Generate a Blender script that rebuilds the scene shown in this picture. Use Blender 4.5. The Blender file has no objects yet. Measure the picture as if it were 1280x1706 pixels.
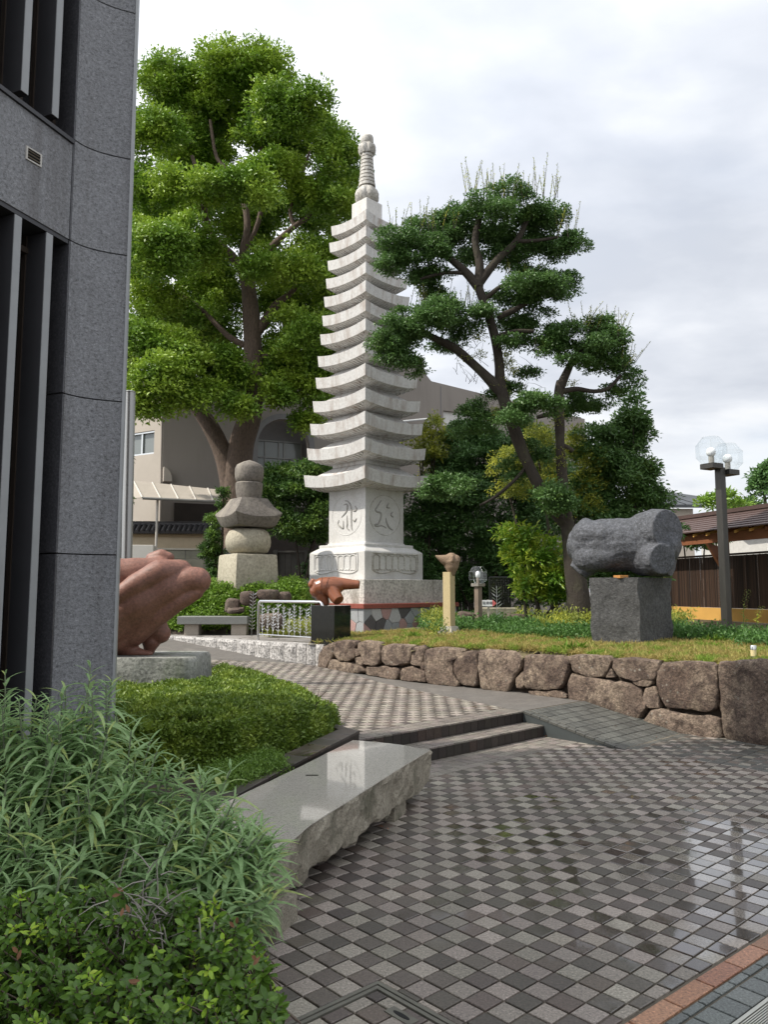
import bpy, bmesh, math, random
import numpy as np
from mathutils import Vector, Matrix, noise
from mathutils.geometry import tessellate_polygon
random.seed(7)
rng = np.random.default_rng(7)
R = math.radians
scn = bpy.context.scene
COL = scn.collection
# ---------------------------------------------------------------- camera
FPX = 1281.0
EYE = 2.0
PITCH = math.atan(130.0 / FPX)
cam_d = bpy.data.cameras.new('camera')
cam = bpy.data.objects.new('camera', cam_d)
COL.objects.link(cam)
cam.location = (0, 0, EYE)
cam.rotation_euler = (math.pi / 2 + PITCH, 0, 0)
cam_d.sensor_fit = 'VERTICAL'
cam_d.sensor_height = 24.0
cam_d.lens = 24.0 * FPX / 1706.0
cam_d.clip_start = 0.05
cam_d.clip_end = 2000.0
scn.camera = cam
# ---------------------------------------------------------------- sun and sky
SUN_DIR = Vector((-0.97, -0.24, 0)).normalized() * math.cos(R(50)) + Vector((0, 0, math.sin(R(50))))
sun_d = bpy.data.lights.new('sun', 'SUN')
sun_d.energy = 3.1
sun_d.angle = R(1.0)
sun_d.color = (1.0, 0.94, 0.84)
sun = bpy.data.objects.new('sun', sun_d)
COL.objects.link(sun)
sun.location = (-30, -10, 40)
sun.rotation_euler = SUN_DIR.to_track_quat('Z', 'Y').to_euler()
world = bpy.data.worlds.new('World')
scn.world = world
world.use_nodes = True
wn = world.node_tree.nodes
wl = world.node_tree.links
for n in list(wn):
    wn.remove(n)


def W(t, **k):
    n = wn.new(t)
    for a, b in k.items():
        setattr(n, a, b)
    return n


out = W('ShaderNodeOutputWorld')
bg = W('ShaderNodeBackground')
bg.inputs['Strength'].default_value = 0.1
wl.new(bg.outputs[0], out.inputs[0])
sky = W('ShaderNodeTexSky', sky_type='NISHITA')
sky.sun_disc = False
sky.sun_elevation = R(50)
sky.sun_rotation = math.atan2(SUN_DIR.x, SUN_DIR.y)
tc = W('ShaderNodeTexCoord')
sep = W('ShaderNodeSeparateXYZ')
wl.new(tc.outputs['Generated'], sep.inputs[0])


def WM(op, a, b=None, clamp=False):
    n = W('ShaderNodeMath', operation=op)
    n.use_clamp = clamp
    for i, v in enumerate((a, b)):
        if v is None:
            continue
        if isinstance(v, (int, float)):
            n.inputs[i].default_value = v
        else:
            wl.new(v, n.inputs[i])
    return n.outputs[0]


zc = WM('ADD', WM('MAXIMUM', sep.outputs[2], 0.0), 0.22)
cmb = W('ShaderNodeCombineXYZ')
wl.new(WM('DIVIDE', sep.outputs[0], zc), cmb.inputs[0])
wl.new(WM('DIVIDE', sep.outputs[1], zc), cmb.inputs[1])
mp = W('ShaderNodeMapping')
mp.inputs['Rotation'].default_value = (0, 0, R(25))
mp.inputs['Scale'].default_value = (1.0, 1.35, 1.0)
mp.inputs['Location'].default_value = (3.1, 1.7, 0.0)
wl.new(cmb.outputs[0], mp.inputs[0])


def WNoise(scale, detail, rough, dist=0.0):
    n = W('ShaderNodeTexNoise')
    n.inputs['Scale'].default_value = scale
    n.inputs['Detail'].default_value = detail
    n.inputs['Roughness'].default_value = rough
    n.inputs['Distortion'].default_value = dist
    wl.new(mp.outputs[0], n.inputs['Vector'])
    return n.outputs[0]


def WRamp(src, stops):
    n = W('ShaderNodeValToRGB')
    wl.new(src, n.inputs[0])
    e = n.color_ramp.elements
    while len(e) < len(stops):
        e.new(0.5)
    for i, (p, c) in enumerate(stops):
        e[i].position = p
        e[i].color = (*c, 1)
    return n.outputs[0]


def WMix(f, a, b, mode='MIX'):
    n = W('ShaderNodeMix', data_type='RGBA', blend_type=mode)
    if isinstance(f, (int, float)):
        n.inputs[0].default_value = f
    else:
        wl.new(f, n.inputs[0])
    for i, v in ((6, a), (7, b)):
        if isinstance(v, tuple):
            n.inputs[i].default_value = (*v, 1)
        else:
            wl.new(v, n.inputs[i])
    return n.outputs[2]


big = WNoise(0.95, 5, 0.5, 0.25)
fine = WNoise(2.4, 6, 0.55, 0.15)
shade = WM('ADD', WM('MULTIPLY', big, 0.62), WM('MULTIPLY', fine, 0.38))
cloud = WRamp(shade, [(0.38, (0.62, 0.655, 0.725)), (0.47, (0.75, 0.78, 0.84)), (0.54, (0.90, 0.92, 0.955)), (0.62, (1.0, 1.0, 1.0))])
# clouds thicken near the sun side and glow there
dotn = W('ShaderNodeVectorMath', operation='DOT_PRODUCT')
wl.new(tc.outputs['Generated'], dotn.inputs[0])
dotn.inputs[1].default_value = tuple(SUN_DIR)
glow = WM('POWER', WM('MAXIMUM', WM('ADD', WM('MULTIPLY', dotn.outputs['Value'], 0.5), 0.5), 0.0), 2.4)
mul = WM('ADD', WM('MULTIPLY', glow, 8.5), 5.5)
vs = W('ShaderNodeVectorMath', operation='SCALE')
wl.new(cloud, vs.inputs[0])
wl.new(mul, vs.inputs['Scale'])
cover = WRamp(WNoise(0.7, 5, 0.55, 0.4), [(0.30, (0.72,) * 3), (0.52, (0.97,) * 3)])
skyc = WMix(cover, sky.outputs[0], vs.outputs[0])
wl.new(skyc, bg.inputs['Color'])
scn.view_settings.view_transform = 'Standard'
scn.view_settings.look = 'None'
scn.view_settings.exposure = 0.72
scn.view_settings.gamma = 1.0
scn.cycles.max_bounces = 8
scn.cycles.diffuse_bounces = 5
scn.cycles.glossy_bounces = 3
scn.cycles.transmission_bounces = 4
scn.cycles.transparent_max_bounces = 6
scn.cycles.caustics_reflective = False
scn.cycles.caustics_refractive = False
scn.cycles.sample_clamp_indirect = 6.0

# ---------------------------------------------------------------- points in space from the survey of the view
CP, SP = math.cos(PITCH), math.sin(PITCH)


def ray(x, y):
    u = x - 640.0
    v = 853.0 - y
    return Vector((u, FPX * CP - v * SP, FPX * SP + v * CP))


def atz(x, y, z=0.0):
    d = ray(x, y)
    t = (z - EYE) / d.z
    return Vector((d.x * t, d.y * t, z))


def atY(x, y, Y):
    d = ray(x, y)
    t = Y / d.y
    return Vector((d.x * t, Y, EYE + d.z * t))


def onplane(x, y, p0, n):
    d = ray(x, y)
    o = Vector((0, 0, EYE))
    t = (Vector(p0) - o).dot(n) / d.dot(n)
    return o + d * t


def pxm(Y, z=2.0):
    """metres per photo pixel at a place"""
    return (Y * CP + (z - EYE) * SP) / FPX


# ---------------------------------------------------------------- objects
ORG = {}


def put(name, data, parent=None, loc=(0, 0, 0)):
    o = bpy.data.objects.new(name, data)
    COL.objects.link(o)
    loc = Vector(loc)
    if parent is not None:
        o.parent = parent
        o.location = loc - ORG.get(parent.name, Vector())
    else:
        o.location = loc
    ORG[o.name] = loc
    return o


def tag(o, label=None, cat=None, group=None, kind=None):
    if label:
        o['label'] = label
    if cat:
        o['category'] = cat
    if group:
        o['group'] = group
    if kind:
        o['kind'] = kind
    return o


def thing(name, label, cat, loc, group=None):
    return tag(put(name, None, None, loc), label, cat, group)


class MB:
    def __init__(self):
        self.v = []
        self.f = []

    def add(self, verts, faces):
        b = len(self.v)
        self.v.extend([tuple(p) for p in verts])
        self.f.extend([tuple(b + i for i in f) for f in faces])
        return self

    def hexa(self, p):
        """8 points: bottom ring 0-3 (counter-clockwise from above), top ring 4-7"""
        return self.add(p, [(3, 2, 1, 0), (4, 5, 6, 7), (0, 1, 5, 4), (1, 2, 6, 5), (2, 3, 7, 6), (3, 0, 4, 7)])

    def box(self, c, s, rz=0.0, bev=0.0, M=None):
        hx, hy, hz = s[0] / 2, s[1] / 2, s[2] / 2
        c = Vector(c)
        rot = Matrix.Rotation(rz, 3, 'Z') if M is None else M
        if bev <= 0:
            ps = [c + rot @ Vector((x * hx, y * hy, z * hz)) for z in (-1, 1) for x, y in ((-1, -1), (1, -1), (1, 1), (-1, 1))]
            return self.hexa(ps)
        rings = []
        for z, ins in ((-hz, bev), (-hz + bev, 0), (hz - bev, 0), (hz, bev)):
            r = []
            ax, ay = hx - ins, hy - ins
            b2 = bev * 0.6
            for x, y in ((-ax + b2, -ay), (ax - b2, -ay), (ax, -ay + b2), (ax, ay - b2), (ax - b2, ay), (-ax + b2, ay), (-ax, ay - b2), (-ax, -ay + b2)):
                r.append(c + rot @ Vector((x, y, z)))
            rings.append(r)
        return self.loft(rings, True, True)

    def loft(self, rings, cap0=True, cap1=True):
        n = len(rings[0])
        vs = [p for r in rings for p in r]
        fs = []
        for i in range(len(rings) - 1):
            for j in range(n):
                k = (j + 1) % n
                fs.append((i * n + j, i * n + k, (i + 1) * n + k, (i + 1) * n + j))
        if cap0:
            fs.append(tuple(reversed(range(n))))
        if cap1:
            fs.append(tuple((len(rings) - 1) * n + j for j in range(n)))
        return self.add(vs, fs)

    def prism(self, poly, z0, z1):
        n = len(poly)
        return self.loft([[(p[0], p[1], z0) for p in poly], [(p[0], p[1], z1) for p in poly]])

    def tube(self, pts, rad, seg=8, cap=True, round0=False, round1=False):
        pts = [Vector(p) for p in pts]
        if isinstance(rad, (int, float)):
            rad = [rad] * len(pts)
        rad = list(rad)
        d0 = (pts[1] - pts[0]).normalized()
        d1 = (pts[-1] - pts[-2]).normalized()
        if round0:
            ex = [(pts[0] - d0 * rad[0] * math.sin(a), rad[0] * math.cos(a)) for a in (1.45, 1.0, 0.5)]
            pts = [e[0] for e in ex] + pts
            rad = [e[1] for e in ex] + rad
        if round1:
            r1 = rad[-1]
            q = pts[-1]
            ex = [(q + d1 * r1 * math.sin(a), r1 * math.cos(a)) for a in (0.5, 1.0, 1.45)]
            pts = pts + [e[0] for e in ex]
            rad = rad + [e[1] for e in ex]
        up = Vector((0, 0, 1)) if abs(d0.z) < 0.9 else Vector((1, 0, 0))
        rings = []
        for i, p in enumerate(pts):
            t = (pts[min(i + 1, len(pts) - 1)] - pts[max(i - 1, 0)]).normalized()
            a = up - t * up.dot(t)
            a.normalize()
            b = t.cross(a)
            up = a
            rings.append([p + (a * math.cos(k * 2 * math.pi / seg) + b * math.sin(k * 2 * math.pi / seg)) * rad[i] for k in range(seg)])
        return self.loft(rings, cap, cap)

    def lathe(self, prof, seg=24, c=(0, 0, 0), flute=None):
        """prof: (radius, z) from bottom to top; flute(angle, i) scales the radius"""
        rings = []
        for i, (r, z) in enumerate(prof):
            ring = []
            for k in range(seg):
                a = k * 2 * math.pi / seg
                rr = r * (flute(a, i) if flute else 1)
                ring.append((c[0] + rr * math.cos(a), c[1] + rr * math.sin(a), c[2] + z))
            rings.append(ring)
        return self.loft(rings)

    def ellipsoid(self, c, r, seg=16, rings=10, M=None):
        c = Vector(c)
        rs = []
        for i in range(rings + 1):
            t = -math.pi / 2 + math.pi * (i + 0.001 + (0 if i < rings else -0.002)) / rings
            ring = []
            for k in range(seg):
                a = k * 2 * math.pi / seg
                p = Vector((r[0] * math.cos(t) * math.cos(a), r[1] * math.cos(t) * math.sin(a), r[2] * math.sin(t)))
                ring.append(c + (M @ p if M is not None else p))
            rs.append(ring)
        return self.loft(rs)

    def holed(self, outer, holes, org, U, V, N, depth):
        """flat wall with openings: 2D loops in (u, v), thickness depth along -N"""
        org, U, V, N = Vector(org), Vector(U), Vector(V), Vector(N)
        loops = [outer] + holes
        P = [q for lp in loops for q in lp]
        tris = tessellate_polygon([[Vector((q[0], q[1], 0)) for q in lp] for lp in loops])
        fr = [org + U * q[0] + V * q[1] for q in P]
        bk = [p - N * depth for p in fr]
        n = len(P)
        fs = []
        for t in tris:
            a, b, c = t
            ar = (P[b][0] - P[a][0]) * (P[c][1] - P[a][1]) - (P[b][1] - P[a][1]) * (P[c][0] - P[a][0])
            if (ar > 0) != (U.cross(V).dot(N) > 0):
                a, c = c, a
            fs.append((a, b, c))
            fs.append((n + c, n + b, n + a))
        s = 0
        for lp in loops:
            m = len(lp)
            for i in range(m):
                j = (i + 1) % m
                fs.append((s + i, n + s + i, n + s + j, s + j))
            s += m
        return self.add(fr + bk, fs)

    def noise(self, amp, scale, seed=0.0):
        off = Vector((seed, seed * 1.7, -seed))
        nv = []
        for p in self.v:
            p = Vector(p)
            nv.append(tuple(p + noise.noise_vector(p * scale + off) * amp))
        self.v = nv
        return self

    def mesh(self, name, mat, org=(0, 0, 0), smooth=False, fixn=True):
        me = bpy.data.meshes.new(name)
        o = Vector(org)
        me.from_pydata([(p[0] - o.x, p[1] - o.y, p[2] - o.z) for p in self.v], [], self.f)
        if fixn:
            bm = bmesh.new()
            bm.from_mesh(me)
            bmesh.ops.recalc_face_normals(bm, faces=bm.faces)
            bm.to_mesh(me)
            bm.free()
        if mat is not None:
            me.materials.append(mat)
        if smooth:
            me.shade_smooth()
            if smooth is not True:
                try:
                    me.set_sharp_from_angle(angle=R(smooth))
                except Exception:
                    pass
        me.update()
        return me

    def build(self, name, mat, parent=None, smooth=False, loc=None, kind=None, label=None, fixn=True):
        if loc is None:
            loc = ORG.get(parent.name, Vector()) if parent is not None else Vector()
        o = put(name, self.mesh(name, mat, loc, smooth, fixn), parent, loc)
        if kind:
            o['kind'] = kind
        if label:
            o['label'] = label
        return o


def remeshed(mb, voxel, iters=2, fac=0.5):
    """one continuous skin round overlapping shapes"""
    me = mb.mesh('tmp', None)
    o = bpy.data.objects.new('tmp', me)
    COL.objects.link(o)
    m = o.modifiers.new('r', 'REMESH')
    m.mode = 'VOXEL'
    m.voxel_size = voxel
    if iters:
        s = o.modifiers.new('s', 'SMOOTH')
        s.iterations = iters
        s.factor = fac
    dg = bpy.context.evaluated_depsgraph_get()
    ev = o.evaluated_get(dg)
    m2 = ev.to_mesh()
    r = MB()
    r.v = [tuple(v.co) for v in m2.vertices]
    r.f = [tuple(p.vertices) for p in m2.polygons]
    ev.to_mesh_clear()
    bpy.data.objects.remove(o)
    bpy.data.meshes.remove(me)
    return r


def clip(poly, planes):
    """keep the part of a 2D polygon where a*x+b*y>=c for every plane"""
    for a, b, c in planes:
        res = []
        for i in range(len(poly)):
            p, q = poly[i], poly[(i + 1) % len(poly)]
            dp, dq = a * p[0] + b * p[1] - c, a * q[0] + b * q[1] - c
            if dp >= 0:
                res.append(p)
            if (dp > 0 > dq) or (dp < 0 < dq):
                t = dp / (dp - dq)
                res.append((p[0] + (q[0] - p[0]) * t, p[1] + (q[1] - p[1]) * t))
        poly = res
        if len(poly) < 3:
            return []
    return poly


def area(poly):
    return abs(sum(poly[i][0] * poly[(i + 1) % len(poly)][1] - poly[(i + 1) % len(poly)][0] * poly[i][1] for i in range(len(poly)))) / 2


def left_of(p, q):
    """half plane to the left of the line p -> q"""
    a, b = -(q[1] - p[1]), (q[0] - p[0])
    n = math.hypot(a, b)
    a, b = a / n, b / n
    return (a, b, a * p[0] + b * p[1])


def inset_convex(poly, d):
    """shrink a convex counter-clockwise polygon"""
    pl = [left_of(poly[i], poly[(i + 1) % len(poly)]) for i in range(len(poly)) if math.dist(poly[i], poly[(i + 1) % len(poly)]) > 1e-5]
    return clip(list(poly), [(a, b, c + d) for a, b, c in pl])


def inside(p, poly):
    r = False
    j = len(poly) - 1
    for i in range(len(poly)):
        if (poly[i][1] > p[1]) != (poly[j][1] > p[1]) and p[0] < (poly[j][0] - poly[i][0]) * (p[1] - poly[i][1]) / (poly[j][1] - poly[i][1]) + poly[i][0]:
            r = not r
        j = i
    return r


# ---------------------------------------------------------------- materials
class NT:
    def __init__(self, name):
        self.m = bpy.data.materials.new(name)
        self.m.use_nodes = True
        self.n = self.m.node_tree.nodes
        self.l = self.m.node_tree.links
        self.b = self.n['Principled BSDF']
        self.o = self.n['Material Output']
        self.geo = self.n.new('ShaderNodeNewGeometry')
        self.pos = self.geo.outputs['Position']

    def lk(self, a, b):
        self.l.new(a, b)

    def sock(self, s, v):
        if isinstance(v, (int, float)):
            s.default_value = v
        elif isinstance(v, tuple):
            s.default_value = (*v, 1) if len(v) == 3 and s.type == 'RGBA' else v
        else:
            self.l.new(v, s)

    def math(self, op, a, b=0.0, clamp=False):
        n = self.n.new('ShaderNodeMath')
        n.operation = op
        n.use_clamp = clamp
        self.sock(n.inputs[0], a)
        self.sock(n.inputs[1], b)
        return n.outputs[0]

    def noise(self, scale, detail=4, rough=0.55, dist=0.0, vec=None, stretch=None):
        n = self.n.new('ShaderNodeTexNoise')
        n.inputs['Scale'].default_value = scale
        n.inputs['Detail'].default_value = detail
        n.inputs['Roughness'].default_value = rough
        n.inputs['Distortion'].default_value = dist
        v = vec or self.pos
        if stretch:
            mpn = self.n.new('ShaderNodeMapping')
            mpn.inputs['Scale'].default_value = stretch
            self.lk(v, mpn.inputs[0])
            v = mpn.outputs[0]
        self.lk(v, n.inputs['Vector'])
        return n.outputs[0]

    def voro(self, scale, feature='F1', out='Distance', stretch=None):
        n = self.n.new('ShaderNodeTexVoronoi')
        n.feature = feature
        n.inputs['Scale'].default_value = scale
        v = self.pos
        if stretch:
            mpn = self.n.new('ShaderNodeMapping')
            mpn.inputs['Scale'].default_value = stretch
            self.lk(v, mpn.inputs[0])
            v = mpn.outputs[0]
        self.lk(v, n.inputs['Vector'])
        return n.outputs[out]

    def ramp(self, src, stops, interp='LINEAR'):
        n = self.n.new('ShaderNodeValToRGB')
        n.color_ramp.interpolation = interp
        self.lk(src, n.inputs[0])
        e = n.color_ramp.elements
        while len(e) < len(stops):
            e.new(0.5)
        for i, (p, c) in enumerate(stops):
            e[i].position = p
            e[i].color = (*c, 1) if isinstance(c, tuple) else (c, c, c, 1)
        return n.outputs[0]

    def mix(self, f, a, b, mode='MIX'):
        n = self.n.new('ShaderNodeMix')
        n.data_type = 'RGBA'
        n.blend_type = mode
        self.sock(n.inputs[0], f)
        self.sock(n.inputs[6], a)
        self.sock(n.inputs[7], b)
        return n.outputs[2]

    def bump(self, h, strength=0.4, dist=0.01):
        n = self.n.new('ShaderNodeBump')
        n.inputs['Strength'].default_value = strength
        n.inputs['Distance'].default_value = dist
        self.lk(h, n.inputs['Height'])
        self.lk(n.outputs[0], self.b.inputs['Normal'])

    def col(self, v):
        self.sock(self.b.inputs['Base Color'], v)

    def set(self, **k):
        for a, v in k.items():
            self.sock(self.b.inputs[a.replace('_', ' ')], v)
        return self


def mul3(c, k):
    return tuple(min(1.0, x * k) for x in c)


def m_plain(name, c, rough=0.6, metal=0.0, var=0.12, scale=6.0, bump=0.0, bscale=60.0):
    t = NT(name)
    t.col(t.mix(t.noise(scale, 5, 0.6), mul3(c, 1 - var * 1.6), mul3(c, 1 + var * 1.6)))
    t.set(Roughness=rough, Metallic=metal)
    if bump:
        t.bump(t.noise(bscale, 4, 0.6), bump, 0.01)
    return t.m


def m_stone(name, c, c2, speck=300.0, rough=0.75, stain=None, bump=0.25, bscale=40.0, sp=0.5, stain_w=0.5):
    """granite-like: base, fine speckle, patches of stain"""
    t = NT(name)
    a = t.mix(t.noise(2.3, 5, 0.6), c, c2)
    s = t.ramp(t.noise(speck, 2, 0.7), [(0.36, 1 - sp), (0.52, 1.0), (0.66, 1.0 + sp * 0.5)])
    a = t.mix(1.0, a, s, 'MULTIPLY')
    if stain:
        f = t.math('MULTIPLY', t.ramp(t.noise(1.6, 6, 0.65, 0.4, stretch=(1, 1, 0.35)), [(0.48, 0.0), (0.68, 1.0)]), stain_w)
        a = t.mix(f, a, stain)
    t.col(a)
    t.set(Roughness=rough)
    if bump:
        t.bump(t.noise(bscale, 6, 0.65), bump, 0.02)
    return t.m


def m_leaf(name, c, c2, trans=0.3, rough=0.5, vscale=1.2, young=None, ylev=0.62):
    """leaf: each leaf takes its own shade between c and c2; shoots of young leaves in places"""
    t = NT(name)
    f = t.math('ADD', t.math('MULTIPLY', t.geo.outputs['Random Per Island'], 0.65), t.math('MULTIPLY', t.noise(vscale, 3, 0.6), 0.5), True)
    a = t.mix(f, c, c2)
    if young:
        g = t.ramp(t.noise(vscale * 1.7, 3, 0.6), [(ylev - 0.06, 0.0), (ylev + 0.08, 1.0)])
        a = t.mix(g, a, young)
    t.col(a)
    t.set(Roughness=rough)
    t.b.inputs['Specular IOR Level'].default_value = 0.35
    tr = t.n.new('ShaderNodeBsdfTranslucent')
    h = t.n.new('ShaderNodeHueSaturation')
    h.inputs['Value'].default_value = 1.5
    t.lk(a, h.inputs['Color'])
    t.lk(h.outputs[0], tr.inputs[0])
    ms = t.n.new('ShaderNodeMixShader')
    ms.inputs[0].default_value = trans
    t.lk(t.b.outputs[0], ms.inputs[1])
    t.lk(tr.outputs[0], ms.inputs[2])
    t.lk(ms.outputs[0], t.o.inputs[0])
    return t.m


def m_tile(name, c, c2, wet=0.0, obj=True, rmin=0.08, rmax=0.55, bump=0.15, speck=80.0, dark=0.25, hv=0.05):
    """paving tile: own shade per tile, pitted face, damp patches that shine"""
    t = NT(name)
    oi = t.n.new('ShaderNodeObjectInfo')
    rnd = oi.outputs['Random'] if obj else t.geo.outputs['Random Per Island']
    a = t.mix(rnd, c, c2)
    hs_ = t.n.new('ShaderNodeHueSaturation')
    t.lk(a, hs_.inputs['Color'])
    t.lk(t.math('ADD', 0.5 - hv * 0.15, t.math('MULTIPLY', t.math('FRACT', t.math('MULTIPLY', rnd, 17.3)), hv)), hs_.inputs['Hue'])
    t.lk(t.math('ADD', 0.80, t.math('MULTIPLY', t.math('FRACT', t.math('MULTIPLY', rnd, 7.7)), 0.40)), hs_.inputs['Value'])
    a = hs_.outputs[0]
    if dark:
        a = t.mix(t.math('MULTIPLY', t.ramp(rnd, [(0.86, 0.0), (0.9, 1.0)]), dark), a, (0.10, 0.055, 0.04))
    a = t.mix(1.0, a, t.ramp(t.noise(speck, 3, 0.75), [(0.33, 0.42), (0.47, 0.95), (0.58, 1.12), (0.68, 1.9)]), 'MULTIPLY')
    a = t.mix(1.0, a, t.ramp(t.noise(0.9, 5, 0.6), [(0.3, 0.78), (0.7, 1.12)]), 'MULTIPLY')
    pit = t.noise(speck * 0.6, 4, 0.7)
    if wet is not False:
        pd = t.n.new('ShaderNodeVectorMath')
        pd.operation = 'DISTANCE'
        t.lk(t.pos, pd.inputs[0])
        pd.inputs[1].default_value = (2.7, 5.7, 0.0)
        near = t.math('MULTIPLY', t.math('SUBTRACT', 2.1, pd.outputs['Value']), 0.16)
        wn_ = t.math('ADD', t.noise(0.9, 4, 0.6, 0.8), t.math('MAXIMUM', near, -0.10))
        w = t.ramp(t.math('ADD', wn_, wet), [(0.50, 0.0), (0.64, 1.0)])
        w2 = t.math('MULTIPLY', w, t.ramp(rnd, [(0.25, 0.15), (0.55, 1.0)]))
        t.b.inputs['Specular IOR Level'].default_value = 0.75
        a = t.mix(t.math('MULTIPLY', w2, 0.2), a, mul3(c, 0.5))
        t.set(Roughness=t.math('SUBTRACT', rmax, t.math('MULTIPLY', w2, rmax - rmin)))
        hh = t.math('MULTIPLY', pit, t.math('SUBTRACT', 1.0, t.math('MULTIPLY', w2, 0.93)))
        t.bump(hh, bump, 0.006)
    else:
        t.set(Roughness=rmax)
        t.bump(pit, bump, 0.006)
    if wet is not False:
        t.lk(t.math('MULTIPLY', w2, 0.9), t.b.inputs['Coat Weight'])
        t.b.inputs['Coat Roughness'].default_value = 0.03
        t.b.inputs['Coat IOR'].default_value = 1.6
    t.col(a)
    return t.m


def m_glass(name, tint=(0.9, 0.95, 0.95), clear=0.8, rough=0.02):
    t = NT(name)
    g = t.n.new('ShaderNodeBsdfGlossy')
    g.inputs['Roughness'].default_value = rough
    tr = t.n.new('ShaderNodeBsdfTransparent')
    tr.inputs[0].default_value = (*tint, 1)
    ms = t.n.new('ShaderNodeMixShader')
    lw = t.n.new('ShaderNodeLayerWeight')
    lw.inputs[0].default_value = 0.5
    t.lk(t.math('ADD', t.math('MULTIPLY', t.math('POWER', lw.outputs['Facing'], 5.0), 0.12), 1 - clear, True), ms.inputs[0])
    t.lk(tr.outputs[0], ms.inputs[1])
    t.lk(g.outputs[0], ms.inputs[2])
    t.lk(ms.outputs[0], t.o.inputs[0])
    return t.m


# ---------------------------------------------------------------- foliage
def unit(a):
    return a / np.maximum(np.linalg.norm(a, axis=-1, keepdims=True), 1e-9)


def leaves_mesh(name, base, axis, normal, length, width, mat, org=(0, 0, 0), fold=0.18, droop=0.0):
    """many leaves in one mesh: each is a folded pointed blade of 4 triangles (5 corners)"""
    n = len(base)
    axis = unit(axis)
    side = unit(np.cross(axis, normal))
    nrm = unit(np.cross(side, axis))
    L = np.broadcast_to(np.asarray(length, float).reshape(-1, 1), (n, 1))
    Wd = np.broadcast_to(np.asarray(width, float).reshape(-1, 1), (n, 1))
    mid = base + axis * L * 0.5
    tip = base + axis * L - nrm * L * droop
    lf = mid + side * Wd * 0.5 + nrm * Wd * fold
    rt = mid - side * Wd * 0.5 + nrm * Wd * fold
    V = np.stack([base, lf, tip, rt], axis=1).reshape(-1, 3) - np.asarray(org, float)
    idx = np.arange(n, dtype=np.int32)[:, None] * 4
    tri = np.concatenate([idx + np.array([[0, 2, 1]], np.int32), idx + np.array([[0, 3, 2]], np.int32)], axis=1).reshape(-1)
    me = bpy.data.meshes.new(name)
    me.vertices.add(len(V))
    me.vertices.foreach_set('co', V.astype(np.float32).reshape(-1))
    nt = n * 2
    me.loops.add(nt * 3)
    me.loops.foreach_set('vertex_index', tri.astype(np.int32))
    me.polygons.add(nt)
    me.polygons.foreach_set('loop_start', np.arange(nt, dtype=np.int32) * 3)
    me.update(calc_edges=True)
    me.materials.append(mat)
    return me


def sphere_dirs(n, low=-0.6):
    d = unit(rng.normal(size=(n * 3, 3)))
    d = d[d[:, 2] > low][:n]
    return d


def crown_points(clumps, per_m2, sub_r, low=-0.5, inner=0.25, jitter=0.25):
    """sub-clump centres on uneven ellipsoids; returns centres and outward directions"""
    cs, ds = [], []
    for c, r in clumps:
        r = np.asarray(r, float)
        c = np.asarray(c, float)
        A = 4 * math.pi * ((r[0] * r[1]) ** 1.6 + (r[0] * r[2]) ** 1.6 + (r[1] * r[2]) ** 1.6) ** (1 / 1.6) / 3 ** (1 / 1.6)
        n = max(5, int(A * per_m2 / max(sub_r, 0.01) ** 2 * 1.0))
        d = sphere_dirs(n, low)
        s = 1.0 - np.abs(rng.normal(size=(len(d), 1))) * 0.10
        k = rng.random(len(d)) < inner
        s[k] = rng.uniform(0.35, 0.85, (k.sum(), 1))
        lump = np.array([noise.noise(Vector(tuple(c + x * r)) * (0.9 / max(0.4, r.min()))) for x in d])[:, None]
        cs.append(c + d * r * s * (1 + jitter * lump))
        ds.append(unit(d / r))
    return np.concatenate(cs), np.concatenate(ds)


def crown_mesh(name, clumps, mat, leaf, per_m2=1.0, sub_r=0.3, per_sub=40, org=(0, 0, 0), low=-0.5, inner=0.25, aspect=0.45, up=0.5, jitter=0.25, flat=0.7):
    C, D = crown_points(clumps, per_m2, sub_r, low, inner, jitter)
    n = len(C)
    sub = sub_r * rng.uniform(0.6, 1.25, (n, 1))
    g = unit(rng.normal(size=(n, per_sub, 3)))
    low_ = g[:, :, 2] < -0.25
    g[:, :, 2] = np.where(low_, -g[:, :, 2], g[:, :, 2])
    rad = rng.random((n, per_sub, 1)) ** 0.45
    q = g * rad
    q[:, :, 2] *= flat
    P = C[:, None, :] + q * sub[:, None, :]
    outd = unit(D[:, None, :] * 0.4 + g * 1.0)
    ax = unit(outd + rng.normal(size=(n, per_sub, 3)) * 0.55 + np.array([0, 0, -0.25]))
    nr = unit(np.array([0, 0, up]) + g * 0.9 + D[:, None, :] * 0.2 + rng.normal(size=(n, per_sub, 3)) * 0.35)
    P = P.reshape(-1, 3)
    ln = leaf * rng.uniform(0.65, 1.3, len(P))
    return leaves_mesh(name, P, ax.reshape(-1, 3), nr.reshape(-1, 3), ln, ln * aspect, mat, org, 0.2, 0.12)


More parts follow.
